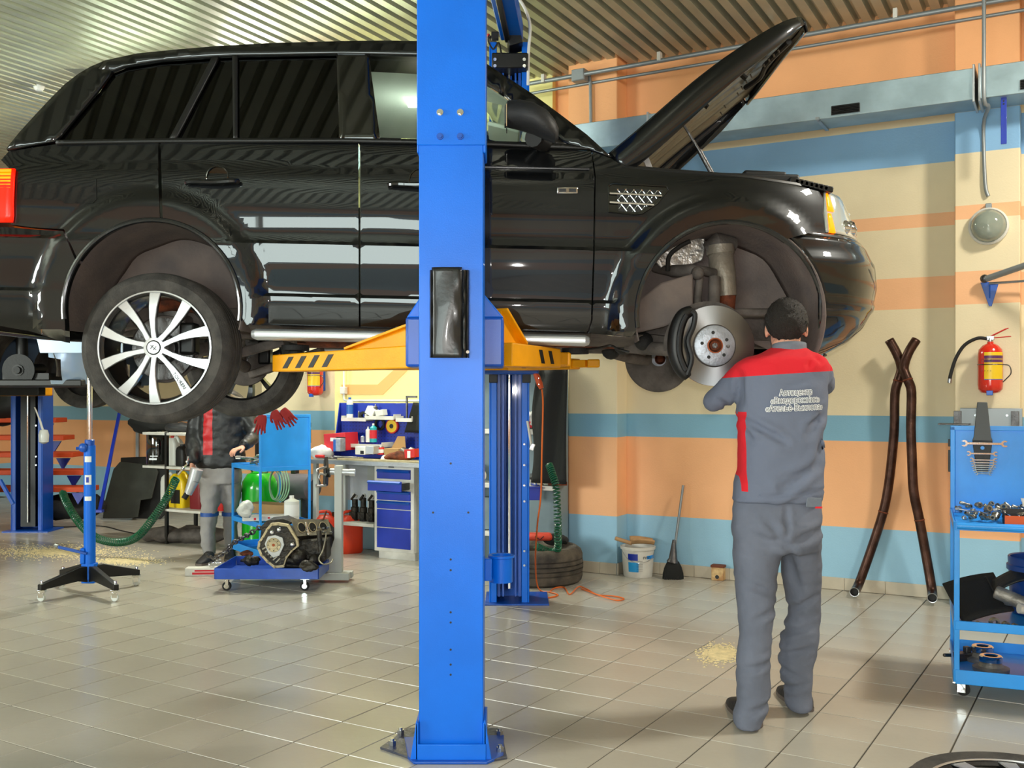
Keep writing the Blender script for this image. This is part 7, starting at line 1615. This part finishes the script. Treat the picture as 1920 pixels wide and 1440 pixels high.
# under the bench
for k in range(4):
    t = thing('black_part', ['left', 'second', 'third', 'right'][k]+' of four greasy black engine parts on the bench lower shelf', 'car part', UV(-6.31+.34+.1*k, 7.75, .312), -TH, 'black engine parts under the bench')
    b = MB(); b.cyl((0, 0, 0), (0, 0, .13), .038, n=14).cyl((0, 0, .13), (0, 0, .2+.02*(k % 2)), .028, n=12).cbox((0, -.02, .05), (.075, .05, .07)).tube([(-.02, -.03, .2), (.03, -.04, .25)], .012, 8); b.build('casting', M['engine'], t, bevel=.004)
    MB().cbox((0, 0, .235), (.05, .02, .03), (0, .5*(-1)**k, 0)).build('fork', M['white_dirty'], t, bevel=.002)
for k, (px, py, rr, lb) in enumerate(((604, 1040, 0, 'left'), (652, 1040, .1, 'right'))):
    p = g(px, py); p.y += .12; t = thing('fuel_canister', 'orange-red plastic fuel canister, %s one of the pair on the floor by the bench' % lb, 'canister', p, rr+.4)
    b = MB(); rings = []
    for z, w, d in ((0, .105, .07), (.02, .118, .08), (.27, .118, .08), (.33, .10, .07), (.36, .06, .05)): rings.append([(w*math.copysign(abs(math.cos(a))**.45, math.cos(a)), d*math.copysign(abs(math.sin(a))**.45, math.sin(a)), z) for a in [2*PI*q/28 for q in range(28)]])
    b.loft(rings).build('tank', M['can_red'], t); MB().tube(smooth_path([(-.08, 0, .34), (-.05, 0, .39), (.04, 0, .39), (.07, 0, .34)]), .014, 8).build('handle', M['can_red'], t); MB().cyl((.08, 0, .33), (.1, 0, .38), .025, n=14).build('cap', M['rust'] if k == 0 else M['black'], t)
fe2 = dup(fe, loc=UV(onwall(591, 741, 7.97).x, 7.97, 1.5), rz=-TH, label='distant red fire extinguisher on the wall left of the bench'); 

# ------------------------------------------------------------------ second tool trolley and what is on it
tr2 = dup(ct_, loc=(-2.206, 9.627, 0), rz=math.radians(-145.5), label='blue tool trolley with square back panel before the workbench')
tr2.scale = (.4545/.70, .70/.66, 1)
def TL(x, y, z): return Matrix.Translation((-2.206, 9.627, 0)) @ Matrix.Rotation(math.radians(-145.5), 4, 'Z') @ Vector((x, y, z))
for k in range(8):
    t = thing('hand_tool', 'metal hand tool heaped on the top tray behind the blue trolley panel', 'tool', TL(.3+.018*k, .30+.06*(k % 3), .885+.016*(k % 4)), .5*k, 'hand tools on the blue trolley top tray')
    MB().bar((-.1, 0, 0), (.08, 0, .02), .016, .012).build('handle', M['hose_green'] if k % 3 == 0 else M['tool'], t, bevel=.003); MB().cbox((.1, 0, .02), (.05, .035, .02)).build('jaw', M['tool'], t, bevel=.003)
boxy('cardboard_box', 'flat brown cardboard box on the middle shelf of the blue trolley', 474, 944, 548, 962, 7.1, .2, 'cardboard')
t = thing('white_tray', 'white red-speckled plastic tray on the middle trolley shelf', 'tray', P(500, 975, 9.0), .1); MB().box(-.2, .2, -.08, .08, 0, .045).build('tray_base', M['white_dirty'], t, bevel=.004); MB().box(-.1, -.08, -.082, -.08, .01, .03).box(.02, .04, -.082, -.08, .02, .035).box(.12, .14, -.082, -.08, .005, .02).build('red_specks', M['red_print'], t)
lump('plastic_bag', 'small clear crumpled plastic bag on the trolley shelf by the left post', 'bag', P(460, 966, 8.8), .07, (1, .8, 1), 'clear_plastic', 3, .4)
can('white_bottle', 'translucent white bottle with blue line standing on the trolley shelf above the engine', 547, 929, 976, 6.75, .064, 'can_white', 'white', 'bottle', neck=.35, band='paper')
lump('brown_part', 'small brown metal part in the bottom tray of the blue trolley', 'car part', P(468, 1042, 8.95), .06, (1.6, .8, .4), 'rust', 6)
gp_ = g(487, 1033); gc = thing('gas_cylinder', 'bright green refrigerant cylinder standing behind the blue trolley', 'gas cylinder', gp_); gc.scale = (1, 1, 1.2)
MB().lathe([(0, .0), (.12, .0), (.165, .04), (.17, .1), (.17, .50), (.165, .56), (.12, .62), (.05, .645), (0, .65)], n=40).build('tank', M['green'], gc); MB().lathe([(.1, 0), (.13, 0), (.14, .04), (.12, .05)], n=30).build('foot_ring', M['green'], gc)
MB().cyl((0, 0, .64), (0, 0, .72), .02, n=12).cyl((-.06, 0, .69), (.06, 0, .69), .012, n=10).lathe([(.03, .72), (.035, .735), (0, .74)], n=14).build('valve', M['copper'], gc)
MB().tube([(.09*math.cos(a), .09*math.sin(a), .66+.03*math.sin(2*a)) for a in [2*PI*k/20 for k in range(20)]], .007, 6, closed=True).build('guard_ring', M['steel_dark'], gc)
hp_ = P(514, 905, gp_.y-.22); t = thing('clear_hose', 'coil of pale green clear hose hanging beside the green cylinder', 'hose', hp_)
b = MB()
for k in range(5): b.tube([((.045+.012*k)*math.cos(a)+.01*k, .012*k, -.02+(.14+.006*k)*math.sin(a)) for a in [2*PI*q/22 for q in range(22)]], .007, 6, closed=True)
b.build('loops', mat('hose_clear', '86b08a', .25, coat=.4), t)
t = thing('compressor_tank', 'grey horizontal compressor tank on the floor shelf behind the blue trolley', 'tank', W(553, 912, 7.75), -TH); MB().tube([(-.26, 0, 0), (-.22, 0, 0), (.22, 0, 0), (.26, 0, 0)], [.09, .13, .13, .09], 28).build('tank', M['trim'] if 0 else mat('tank_grey', '6f6c72', .45, .3), t); MB().box(-.03, .03, -.03, .03, .12, .2).build('fitting', M['steel_dark'], t, bevel=.005)
for sx in (-.15, .15): MB().box(sx-.01, sx+.01, -.08, .08, -.52, -.1).build('foot', M['steel_dark'], t)

# engine stand, dolly and engine
es = thing('engine_stand', 'light grey engine stand with black mounting head beside the dolly', 'engine stand', (-1.46, 8.2, 0)); EI = RM[es.name].inverted()
a, e = P(628, 873, 8.2), P(642, 1075, 8.2); MB().box(a.x+1.46, e.x+1.46, -.03, .05, e.z, a.z).build('column', M['bench_grey'], es, bevel=.004)
a, e = P(452, 1085, 8.15), P(655, 1095, 8.15); MB().box(a.x+1.46, e.x+1.46, -.08, .02, .02, .075).box(a.x+1.46, e.x+1.46+.01, .03, .1, .02, .07).build('base_beam', M['bench_grey'], es, bevel=.004)
b = MB(); q = [P(x, y, 8.17) for x, y in ((627, 1010), (628, 1078), (596, 1082), (610, 1060))]; b.prism([(p.x+1.46, p.z) for p in q], lambda x, y, t: (x, -.03+t, y), .01); b.build('gusset', M['bench_grey'], es, bevel=.002)
MB().cyl(EI @ P(614, 884, 8.2), EI @ P(664, 886, 8.2), .026, n=18).cyl(EI @ P(656, 886, 8.2), EI @ P(666, 886, 8.2), .03, n=14).build('pivot_tube', M['silver'], es); MB().cyl(EI @ P(612, 886, 8.2), EI @ P(619, 886, 8.2), .04, n=18).build('pivot_collar', M['black'], es)
MB().prism([(-.012, -.1), (.008, -.11), (.014, .02), (.006, .13), (-.008, .1)], lambda x, y, t: tuple(EI @ P(611, 886, 8.2)+Vector((x, -.06+t, y))), .12).build('head_plate', M['black'], es, bevel=.003)
for (pts) in (((612, 875), (600, 879), (595, 880), (595, 886)), ((612, 890), (601, 888), (598, 893), (599, 897)), ((612, 910), (603, 911), (593, 912), (592, 907))):
    MB().tube([EI @ P(x, y, 8.14) for x, y in pts], .010, 8).build('mounting_arm', M['steel'], es)
dl = thing('engine_dolly', 'low dark blue steel tray dolly on casters carrying the engine', 'dolly', (-1.875, 8.04, 0))
b = MB(); X_, Y_ = .395, .30
b.box(-X_, X_, -Y_, Y_, .10, .108)
for (x0, x1, y0, y1) in ((-X_, X_, -Y_-.006, -Y_), (-X_, X_, Y_, Y_+.006), (-X_-.006, -X_, -Y_, Y_), (X_, X_+.006, -Y_, Y_)): b.box(x0, x1, y0, y1, .098, .182)
b.build('tray', mat('dolly_blue', '144ab0', .35, 0, .1, 40, .2, 8, coat=.3), dl, bevel=.003)
for (x, y) in ((-.32, -.24), (.28, -.24), (-.32, .24), (.32, .24)):
    MB().lathe([(.0, -.012), (.03, -.014), (.034, -.01), (.034, .01), (.03, .014), (0, .012)], c=(x, y, .036), axis=(0,1,0), n=24).build('caster_wheel', M['black_rubber'], dl); MB().cyl((x, y-.0155, .036), (x, y+.0155, .036), .02, n=14).build('wheel_disc', M['chrome'], dl)
    MB().box(x-.008, x+.016, y-.02, y-.016, .04, .088).box(x-.008, x+.016, y+.016, y+.02, .04, .088).box(x-.03, x+.04, y-.03, y+.03, .088, .098).build('caster_fork', M['chrome'], dl, bevel=.003)
lump('oily_grease', 'clump of black oily grit on the front right rim of the dolly', 'grease', P(578, 1068, 7.73), .05, (1.6, .35, .7), 'engine', 8, .5)
en = thing('engine_block', 'greasy black V-engine block with pale machined faces sitting in the dolly tray', 'engine', (-1.86, 8.0, .11)); EI = RM[en.name].inverted()
def E(px, py, D=7.92): return EI @ P(px, py, D)
def plate(name, pts, D0, D1, m, bev=.003, par=None):
    b = MB(); a = [E(x, y, D0) for x, y in pts]; c = [p+Vector((0, D1-D0, 0)) for p in a]; n = len(a)
    b.add(a+c, [tuple(range(n)), tuple(range(n, 2*n))[::-1]]+[(i, (i+1) % n, n+(i+1) % n, n+i) for i in range(n)]); return b.build(name, m if not isinstance(m, str) else M[m], par or en, bevel=bev)
plate('crankcase', [(490, 990), (512, 984), (540, 996), (556, 1012), (612, 1012), (612, 1050), (590, 1066), (530, 1066), (500, 1055), (484, 1030)], 7.97, 8.25, 'engine', .015)
fl_ = [(490, 1008), (499, 992), (508, 981), (520, 980), (540, 983), (548, 996), (558, 1012), (560, 1024), (548, 1034), (538, 1046), (532, 1064), (514, 1066), (500, 1055), (488, 1042), (482, 1028), (484, 1016)]
plate('bell_flange', fl_, 7.90, 7.93, 'gasket', .002)
ins_ = [(520+(x-520)*.88, 1022+(y-1022)*.88) for x, y in fl_]; plate('bell_face', ins_, 7.893, 7.905, 'engine', .002)
plate('rear_seal_cover', [(502, 1006), (516, 1003), (530, 1008), (533, 1022), (524, 1042), (512, 1046), (502, 1036), (496, 1020)], 7.88, 7.90, 'engine_plate', .003)
c = E(513, 1022, 7.878); b = MB(); b.lathe([(.008, .0), (.012, .004), (.03, .004), (.034, 0), (.05, 0), (.054, .003), (.056, 0)], c=c, axis=(0,-1,0), n=36).build('crank_flange', M['gasket'], en); MB().cyl(c, c+Vector((0, -.006, 0)), .011, n=16).build('crank_bore', M['copper'], en)
for k in range(8): a = PI*k/4; MB().cyl(c+Vector((.043*math.cos(a), -.001, .043*math.sin(a))), c+Vector((.043*math.cos(a), -.006, .043*math.sin(a))), .004, n=8).build('bolt_hole', M['black'], en)
for (x, y) in ((510, 998), (523, 993), (548, 1021)): MB().sphere(E(x, y, 7.89), .018, 14, (1, .5, 1)).build('core_plug', M['chrome'], en)
for (x, y) in fl_[::1]: q = (520+(x-520)*.95, 1022+(y-1022)*.95); c = E(*q, 7.895); MB().lathe([(.003, -.002), (.003, .006), (.008, .006), (.009, -.002)], c=c, axis=(0,-1,0), n=10).build('bolt_boss', M['gasket'], en)
for k in range(6): p = E(492+k*5, 1030+k*5, 7.89); q = E(505+k*4, 1022+k*5, 7.89); MB().bar(p, q, .006, .01).build('casting_rib', M['engine_alu'], en)
# right bank with deck and bores
d0, d1, d2, d3 = E(545, 974, 7.95), E(614, 974, 8.25), E(622, 1002, 8.2), E(556, 1006, 7.93)
b = MB(); dn = Vector((.06, .14, -.12)); b.add([d0, d1, d2, d3]+[p+dn for p in (d0, d1, d2, d3)], [(0,1,2,3), (7,6,5,4), (0,4,5,1), (1,5,6,2), (2,6,7,3), (3,7,4,0)]); b.build('cylinder_bank', M['engine'], en, bevel=.004)
nrm = (d1-d0).cross(d3-d0).normalized(); nrm = -nrm if nrm.z < 0 else nrm
b = MB(); f_ = [d0, d1, d2, d3]; cc_ = sum(f_, Vector())/4; b.add([p+nrm*.001 for p in f_]+[p+nrm*.008 for p in f_], [(0,1,2,3), (7,6,5,4), (0,4,5,1), (1,5,6,2), (2,6,7,3), (3,7,4,0)]); b.build('deck_face', M['engine_alu'], en)
for k in range(3):
    s = .2+.3*k; p = d0.lerp(d1, s).lerp(d3.lerp(d2, s), .5)+nrm*.0085; MB().lathe([(0, .001), (.036, .001), (.036, .0005)], c=p, axis=nrm, n=26).build('bore', M['black'], en); MB().lathe([(.036, 0), (.037, .003), (.042, .003), (.043, 0)], c=p, axis=nrm, n=26).build('bore_rim', M['gasket'], en)
R_.seed(5)
for k in range(14):
    s, t = .25+.7*R_.random(), .55+.4*R_.random(); p = d0.lerp(d1, s).lerp(d3.lerp(d2, s), t)+nrm*.012; MB().cyl(p, p+nrm*R_.uniform(.006, .02)+Vector((R_.uniform(-.01, .01), 0, 0)), R_.uniform(.004, .009), n=8).build('stud', M['steel'], en)
b = MB(); b.bar(d0.lerp(d1, .4).lerp(d3, .2)+nrm*.02, d3.lerp(d2, .3)+nrm*.02, .018, .008).build('loose_rod', M['chrome'], en, bevel=.003)
MB().bar(E(606, 975, 8.2), E(612, 958, 8.2), .02, .012).build('lift_eye', M['rust'], en, bevel=.003)
MB().tube(smooth_path([E(612, 1000, 7.95), E(606, 1030, 7.9), E(598, 1048, 7.88), E(606, 1058, 7.85), E(620, 1055, 7.85), E(624, 1048, 7.85)]), .006, 8).build('dipstick_pipe', M['engine_alu'], en)
MB().tube([E(598, 995, 7.95), E(602, 1035, 7.93)], .02, 12).sphere(E(560, 1045, 7.93), .06, 14).sphere(E(590, 1050, 7.95), .05, 14).tube([E(540, 1050, 7.92), E(575, 1056, 7.92)], .03, 10).build('engine_mount', M['engine'], en)
plate('left_bank', [(486, 990), (500, 976), (530, 972), (548, 980), (540, 986), (510, 982), (494, 1000)], 7.98, 8.2, 'engine', .008)
lump('chain_heap', 'small dark oily sprocket part lying in the left of the dolly tray', 'car part', P(470, 1055, 7.95), .055, (1.5, .8, .5), 'engine', 9, .5)
# hoist chain from the engine to the floor
cp_ = smooth_path([P(488, 988, 8.0), P(470, 1000, 8.0), P(455, 1008, 8.05), P(438, 1018, 8.1), P(425, 1032, 8.15), P(412, 1042, 8.3), P(400, 1047, 8.5), P(388, 1040, 8.75)], 6)
t = thing('lifting_chain', 'heavy dark lifting chain running from the engine over the dolly edge', 'chain', (cp_[0].x, cp_[0].y, .2)); I = RM[t.name].inverted()
acc = 0; k = 0
for i in range(0, len(cp_)-2, 2):
    a, e = I @ cp_[i], I @ cp_[min(i+2, len(cp_)-1)]; d = (e-a); L = d.length; d.normalize(); x = d.cross(Vector((0,0,1) if k % 2 else (0,1,.3))).normalized(); c = (a+e)/2; k += 1
    MB().tube([c+d*(L*.62*math.cos(q))+x*(.017*math.sin(q)) for q in [2*PI*j/14 for j in range(14)]], .0075, 6, closed=True).build('link', M['steel_dark'], t)
fb_ = g(378, 1080); t = thing('floor_carton', 'long low white carton with red print lying on the floor left of the dolly', 'box', fb_+Vector((0, .05, 0)), .06); MB().box(-.14, .14, -.05, .05, 0, .065).build('carton', M['white_dirty'], t, bevel=.004); MB().box(-.08, .12, -.052, -.049, .012, .03).box(-.06, .1, -.052, -.049, .036, .05).build('red_print', M['red_print'], t)
t = thing('shiny_part', 'small bright chrome part on the floor before the mechanic shoes', 'car part', g(402, 1066)+Vector((0, .02, .0)), .5); MB().box(-.06, .06, -.02, .02, 0, .05).build('casting', M['chrome'], t, bevel=.006); MB().cyl((.0, 0, .05), (.05, 0, .07), .012, n=10).build('stub', M['steel'], t)

# ------------------------------------------------------------------ transmission jack
jk_ = thing('transmission_jack', 'tall blue telescopic jack with chrome ram on four black caster legs', 'jack', (-3.23, 7.75, 0)); h_ = 1.62
JX = lambda px, py, D=7.75: P(px, py, D)-Vector((-3.23, 7.75, 0))
MB().cyl((0, 0, .10), (0, 0, 1.12), .043, n=24).build('cylinder_tube', M['blue'], jk_); MB().lathe([(.036, 1.12), (.036, 1.16), (.03, 1.165), (.02, 1.165)], n=24).build('gland', M['blue_dark'], jk_)
MB().cyl((0, 0, 1.1), (0, 0, 1.72), .021, n=20).build('chrome_ram', M['chrome'], jk_); MB().cyl((-.03, -.04, 1.1), (-.08, -.06, 1.1), .012, n=8).sphere((-.03, -.05, 1.105), .035, 14, (1, .6, 1)).build('valve_knob', M['blue_dark'], jk_)
MB().box(-.05, .05, -.04, .04, .07, .22).box(-.055, -.02, -.05, .0, .22, .34).build('base_block', M['blue'], jk_, bevel=.006)
MB().bar(JX(168, 1036)+Vector((0,-.05,0)), JX(120, 1022)+Vector((0,-.1,0)), .03, .02).build('foot_pedal', M['blue_dark'], jk_, bevel=.004); MB().cyl(JX(119, 1021)+Vector((0,-.1,0)), JX(113, 1019)+Vector((0,-.1,0)), .014, n=8).build('pedal_grip', M['steel'], jk_)
for (px, py) in ((78, 1128), (216, 1128), (256, 1098), (118, 1098)):
    p = g(px, py)-Vector((-3.23, 7.75, 0)); d = Vector((p.x, p.y, 0)).normalized(); L = Vector((p.x, p.y, 0)).length; n = Vector((-d.y, d.x, 0))
    b = MB(); b.prism([(.03, .08), (.03, .2), (.1, .205), (L+.02, .125), (L+.02, .085), (.12, .1)], lambda x, y, t: tuple(d*x+n*(t-.02)+Vector((0, 0, y))), .04); b.build('leg', M['black'], jk_, bevel=.004)
    b = MB(); b.lathe([(0, -.012), (.026, -.013), (.03, -.01), (.03, .01), (.026, .013), (0, .012)], c=p+Vector((.0, .0, .031)), axis=(.3, 1, 0), n=20).build('caster_wheel', M['clear_plastic'], jk_)
    b = MB(); b.box(p.x-.03, p.x+.03, p.y-.02, p.y+.02, .068, .085).box(p.x-.02, p.x+.02, p.y-.02, p.y-.016, .03, .07).cyl((p.x, p.y, .085), (p.x, p.y, .15), .012, n=10).build('caster_fork', M['chrome'], jk_, bevel=.002)
for (py0, py1) in ((855, 866), (890, 908), (930, 938)):
    z1, z0 = JX(168, py0).z, JX(168, py1).z; b = MB(); b.lathe([(.0438, z0), (.0438, z1)], n=8, a0=3.4, a1=4.6); b.build('sticker', M['paper'], jk_, fixn=False)
z1, z0 = JX(168, 894).z, JX(168, 904).z; MB().lathe([(.0443, z0), (.0443, z1)], n=6, a0=3.7, a1=4.2).build('sticker_print', M['navy'], jk_, fixn=False)

# ------------------------------------------------------------------ left background
sh_ = thing('oil_shelf', 'low white metal shelf rack of oil canisters against the left corner', 'shelf', UV(-8.35, 7.3, 0), -TH)
for z in (.33, .76, 1.10): MB().box(.32 if z < .5 else 0, 1.2, 0, .42, z, z+.025).build('shelf_board', M['white_dirty'], sh_, bevel=.002)
for x in (.32, 1.17):
    for y in (0, .39): MB().box(x, x+.03, y, y+.03, 0, 1.13).build('upright', M['trim'], sh_)
def S(px, z, v=7.5): q = onwall(px, 700, v); return UV(q.x, v, z)
def jerry(name, label, px, z, w, d, h, m, cap, v=7.5, lab=None, rz=0.):
    t = thing(name, label, 'canister', S(px, z, v), -TH+rz); b = MB(); rings = []
    for zz_, fw, fd in ((0, .94, .94), (.015, 1, 1), (h*.72, 1, 1), (h*.86, .72, .9), (h*.93, .5, .6)): rings.append([(w/2*fw*math.copysign(abs(math.cos(a))**.4, math.cos(a))-(w*.06 if zz_ > h*.8 else 0), d/2*fd*math.copysign(abs(math.sin(a))**.4, math.sin(a)), zz_) for a in [2*PI*q/28 for q in range(28)]])
    b.loft(rings).build('tank', M[m], t); MB().cyl((-w*.18, 0, h*.88), (-w*.18, 0, h), .022, n=14).build('cap', M[cap], t); MB().tube(smooth_path([(-w*.02, 0, h*.9), (w*.12, 0, h*.98), (w*.32, 0, h*.9), (w*.38, 0, h*.7)]), .014, 8).build('handle', M[m], t)
    if lab: MB().box(-w*.25, w*.3, -d/2-.003, -d/2+.001, h*.12, h*.5).build('label_panel', M[lab], t)
    return t
jerry('oil_canister', 'bright yellow oil canister on the bottom shelf', 340, .355, .23, .17, .37, 'can_yellow', 'black', lab='trim')
jerry('oil_canister', 'white canister half hidden left of the yellow one', 318, .355, .12, .17, .34, 'can_white', 'black', v=7.6)
jerry('oil_canister', 'dark red canister between yellow one and the mechanic', 376, .355, .17, .17, .38, 'can_maroon', 'black')
jerry('oil_canister', 'red canister glimpsed between the mechanic legs', 418, .355, .16, .17, .38, 'red', 'black')
jerry('oil_canister', 'white canister with red cap on the middle shelf', 328, .785, .15, .14, .30, 'can_white', 'red')
jerry('oil_canister', 'black canister behind the white one on the middle shelf', 345, .785, .12, .14, .22, 'black', 'black', v=7.42)
t = thing('oil_drum', 'black oil drum with pale print on the middle shelf', 'drum', S(296, .785, 7.5)); MB().lathe([(0, 0), (.11, 0), (.115, .01), (.115, .34), (.11, .35), (0, .345)], n=30).build('body', M['black_gloss'], t)
b = MB(); put_text(b, 'ZIC', .06, TUP((0, -.118, .04)), .001) if 0 else b.bar((-.05, -.117, .06), (.03, -.117, .06), .004, .02).bar((-.04, -.117, .09), (.04, -.117, .09), .004, .01); b.build('pale_print', M['label_blue'] if 0 else M['silver'], t)
lump('black_bag', 'black bulging bag on top of the oil shelf', 'bag', S(287, 1.126, 7.5), .2, (1.3, .8, .6), 'black_cloth', 12, .2)
lump('dark_bundle', 'dark bundle on the oil shelf top behind the mechanic', 'bundle', S(345, 1.126, 7.5), .12, (1.6, .8, .45), 'plastic_dark', 13, .2)
lump('dark_scrap', 'dark scrap heap under the bottom shelf board', 'scrap', S(350, .0, 7.5), .2, (2.2, .8, .45), 'under', 14, .3)
def slab(name, label, pts, D, th, m, cat='mat', amp=.015):
    q = [P(x, y, d) for x, y, d in pts]; c = Vector((q[-1].x, q[-1].y, 0)); t = thing(name, label, cat, c); b = MB(); n = len(q)
    b.add([p-c for p in q]+[p-c+Vector((.2*th, th, 0)) for p in q], [tuple(range(n)), tuple(range(n, 2*n))[::-1]]+[(i, (i+1) % n, n+(i+1) % n, n+i) for i in range(n)]); b.build('sheet', M[m], t, bevel=.01); return t
slab('rubber_mat', 'large dark rubber mat leaning in front of another, left of the oil shelf', [(224, 866, 12.65), (290, 872, 12.55), (296, 885, 12.50), (284, 935, 12.30), (263, 938, 12.25), (258, 970, 12.20), (238, 972, 12.20), (205, 972, 12.25), (192, 972, 12.25), (196, 940, 12.35), (212, 880, 12.60)], 10.8, .02, 'mat_rubber')
slab('rubber_mat', 'black rubber mat leaning behind the front mat', [(226, 858, 12.80), (312, 855, 12.60), (314, 960, 12.35), (300, 974, 12.30), (250, 975, 12.40), (222, 930, 12.55)], 11, .02, 'black_rubber')
t = thing('blue_bar', 'long dark blue bar leaning against the orange wall', 'bar', P(187, 958, 11.4)); MB().bar((0, 0, 0), P(224, 775, 12.6)-P(187, 958, 11.4), .035, .035).build('bar', M['navy'], t); MB().cbox((0, 0, .0), (.07, .07, .03)).build('foot', M['navy'], t)
t = thing('wall_pipe', 'thin grey vertical pipe on the orange wall above the mats', 'pipe', W(258, 860, 9.84)); MB().box(-.02, .02, -.02, .02, 0, 1.4).build('duct_strip', M['pipe'], t); MB().box(-.03, .03, -.022, .0, .6, .63).build('clip', M['pipe'], t)
rk = thing('stepped_rack', 'dark orange stepped rack with blue brackets behind the left lift column', 'rack', (-6.3, 12.0, 0)); RI = RM[rk.name].inverted()
for k, (py, xe) in enumerate(((790, 106), (823, 120), (855, 137), (888, 157), (920, 166))):
    D = 12.3-.2*k; a, e = RI @ P(-60, py-2, D), RI @ P(xe, py-2, D); MB().box(a.x, e.x, a.y-.02, a.y+.3, a.z-.028, a.z+.028).build('tread', M['orange_rack'], rk, bevel=.006)
    q = [RI @ P(x, y, D+.05) for x, y in ((xe-32, py+4), (xe-6, py+4), (xe-20, py+26))]; b = MB(); b.add([p for p in q]+[p+Vector((0, .03, 0)) for p in q], [(0,1,2), (5,4,3), (0,3,4,1), (1,4,5,2), (2,5,3,0)]); b.build('bracket', M['navy'], rk)
for px in (70, -50): a = RI @ P(px, 780, 12.4); MB().box(a.x, a.x+.06, a.y+.2, a.y+.28, 0, a.z+.1).build('upright', M['navy'], rk)
lump('dark_heap', 'dark heap of hoses and parts under the stepped orange rack', 'heap', P(125, 968, 11.7)*1+Vector((0, 0, 0)), .28, (1.5, .6, .5), 'black_rubber', 15, .35)
lump('dark_sack', 'dark brown sack standing at the far left behind the lift column', 'sack', Vector((-5.9, 11.1, 0)), .3, (.9, .7, 1.3), 'under', 16, .2)
lump('dark_box_heap', 'black crate shape high behind the lift column at the left edge', 'crate', P(5, 790, 12.4), .3, (1, .6, .9), 'black', 17, .1)
coil([P(118, 925, 10.4), P(128, 948, 10.0), P(150, 982, 9.7), P(180, 1008, 9.5), P(220, 1017, 9.4), P(255, 1008, 9.35), P(285, 975, 9.3), P(312, 935, 9.3), P(330, 898, 9.25)], .034, 92, .006, 'spiral_hose', 'long dark green spiral air hose sagging across the floor to the left mechanic')
t = thing('hose_fitting', 'chrome air fitting chain at the raised end of the long spiral hose', 'fitting', P(334, 890, 9.2)); MB().tube([(0, 0, 0), (.05, -.02, .06), (.09, -.02, .1), (.1, -.03, .17)], .009, 8).sphere((.05, -.02, .06), .018, 10).sphere((.09, -.03, .12), .015, 10).build('coupling', M['chrome'], t)
t = thing('floor_cable', 'thin dark cable lying on the floor in front of the left column', 'cable', g(80, 985)); MB().tube(smooth_path([(0, 0, .006), (.3, -.2, .006), (.7, -.1, .006), (1.1, -.5, .006), (1.5, -.9, .006)]), .006, 6).build('cable', M['black'], t)
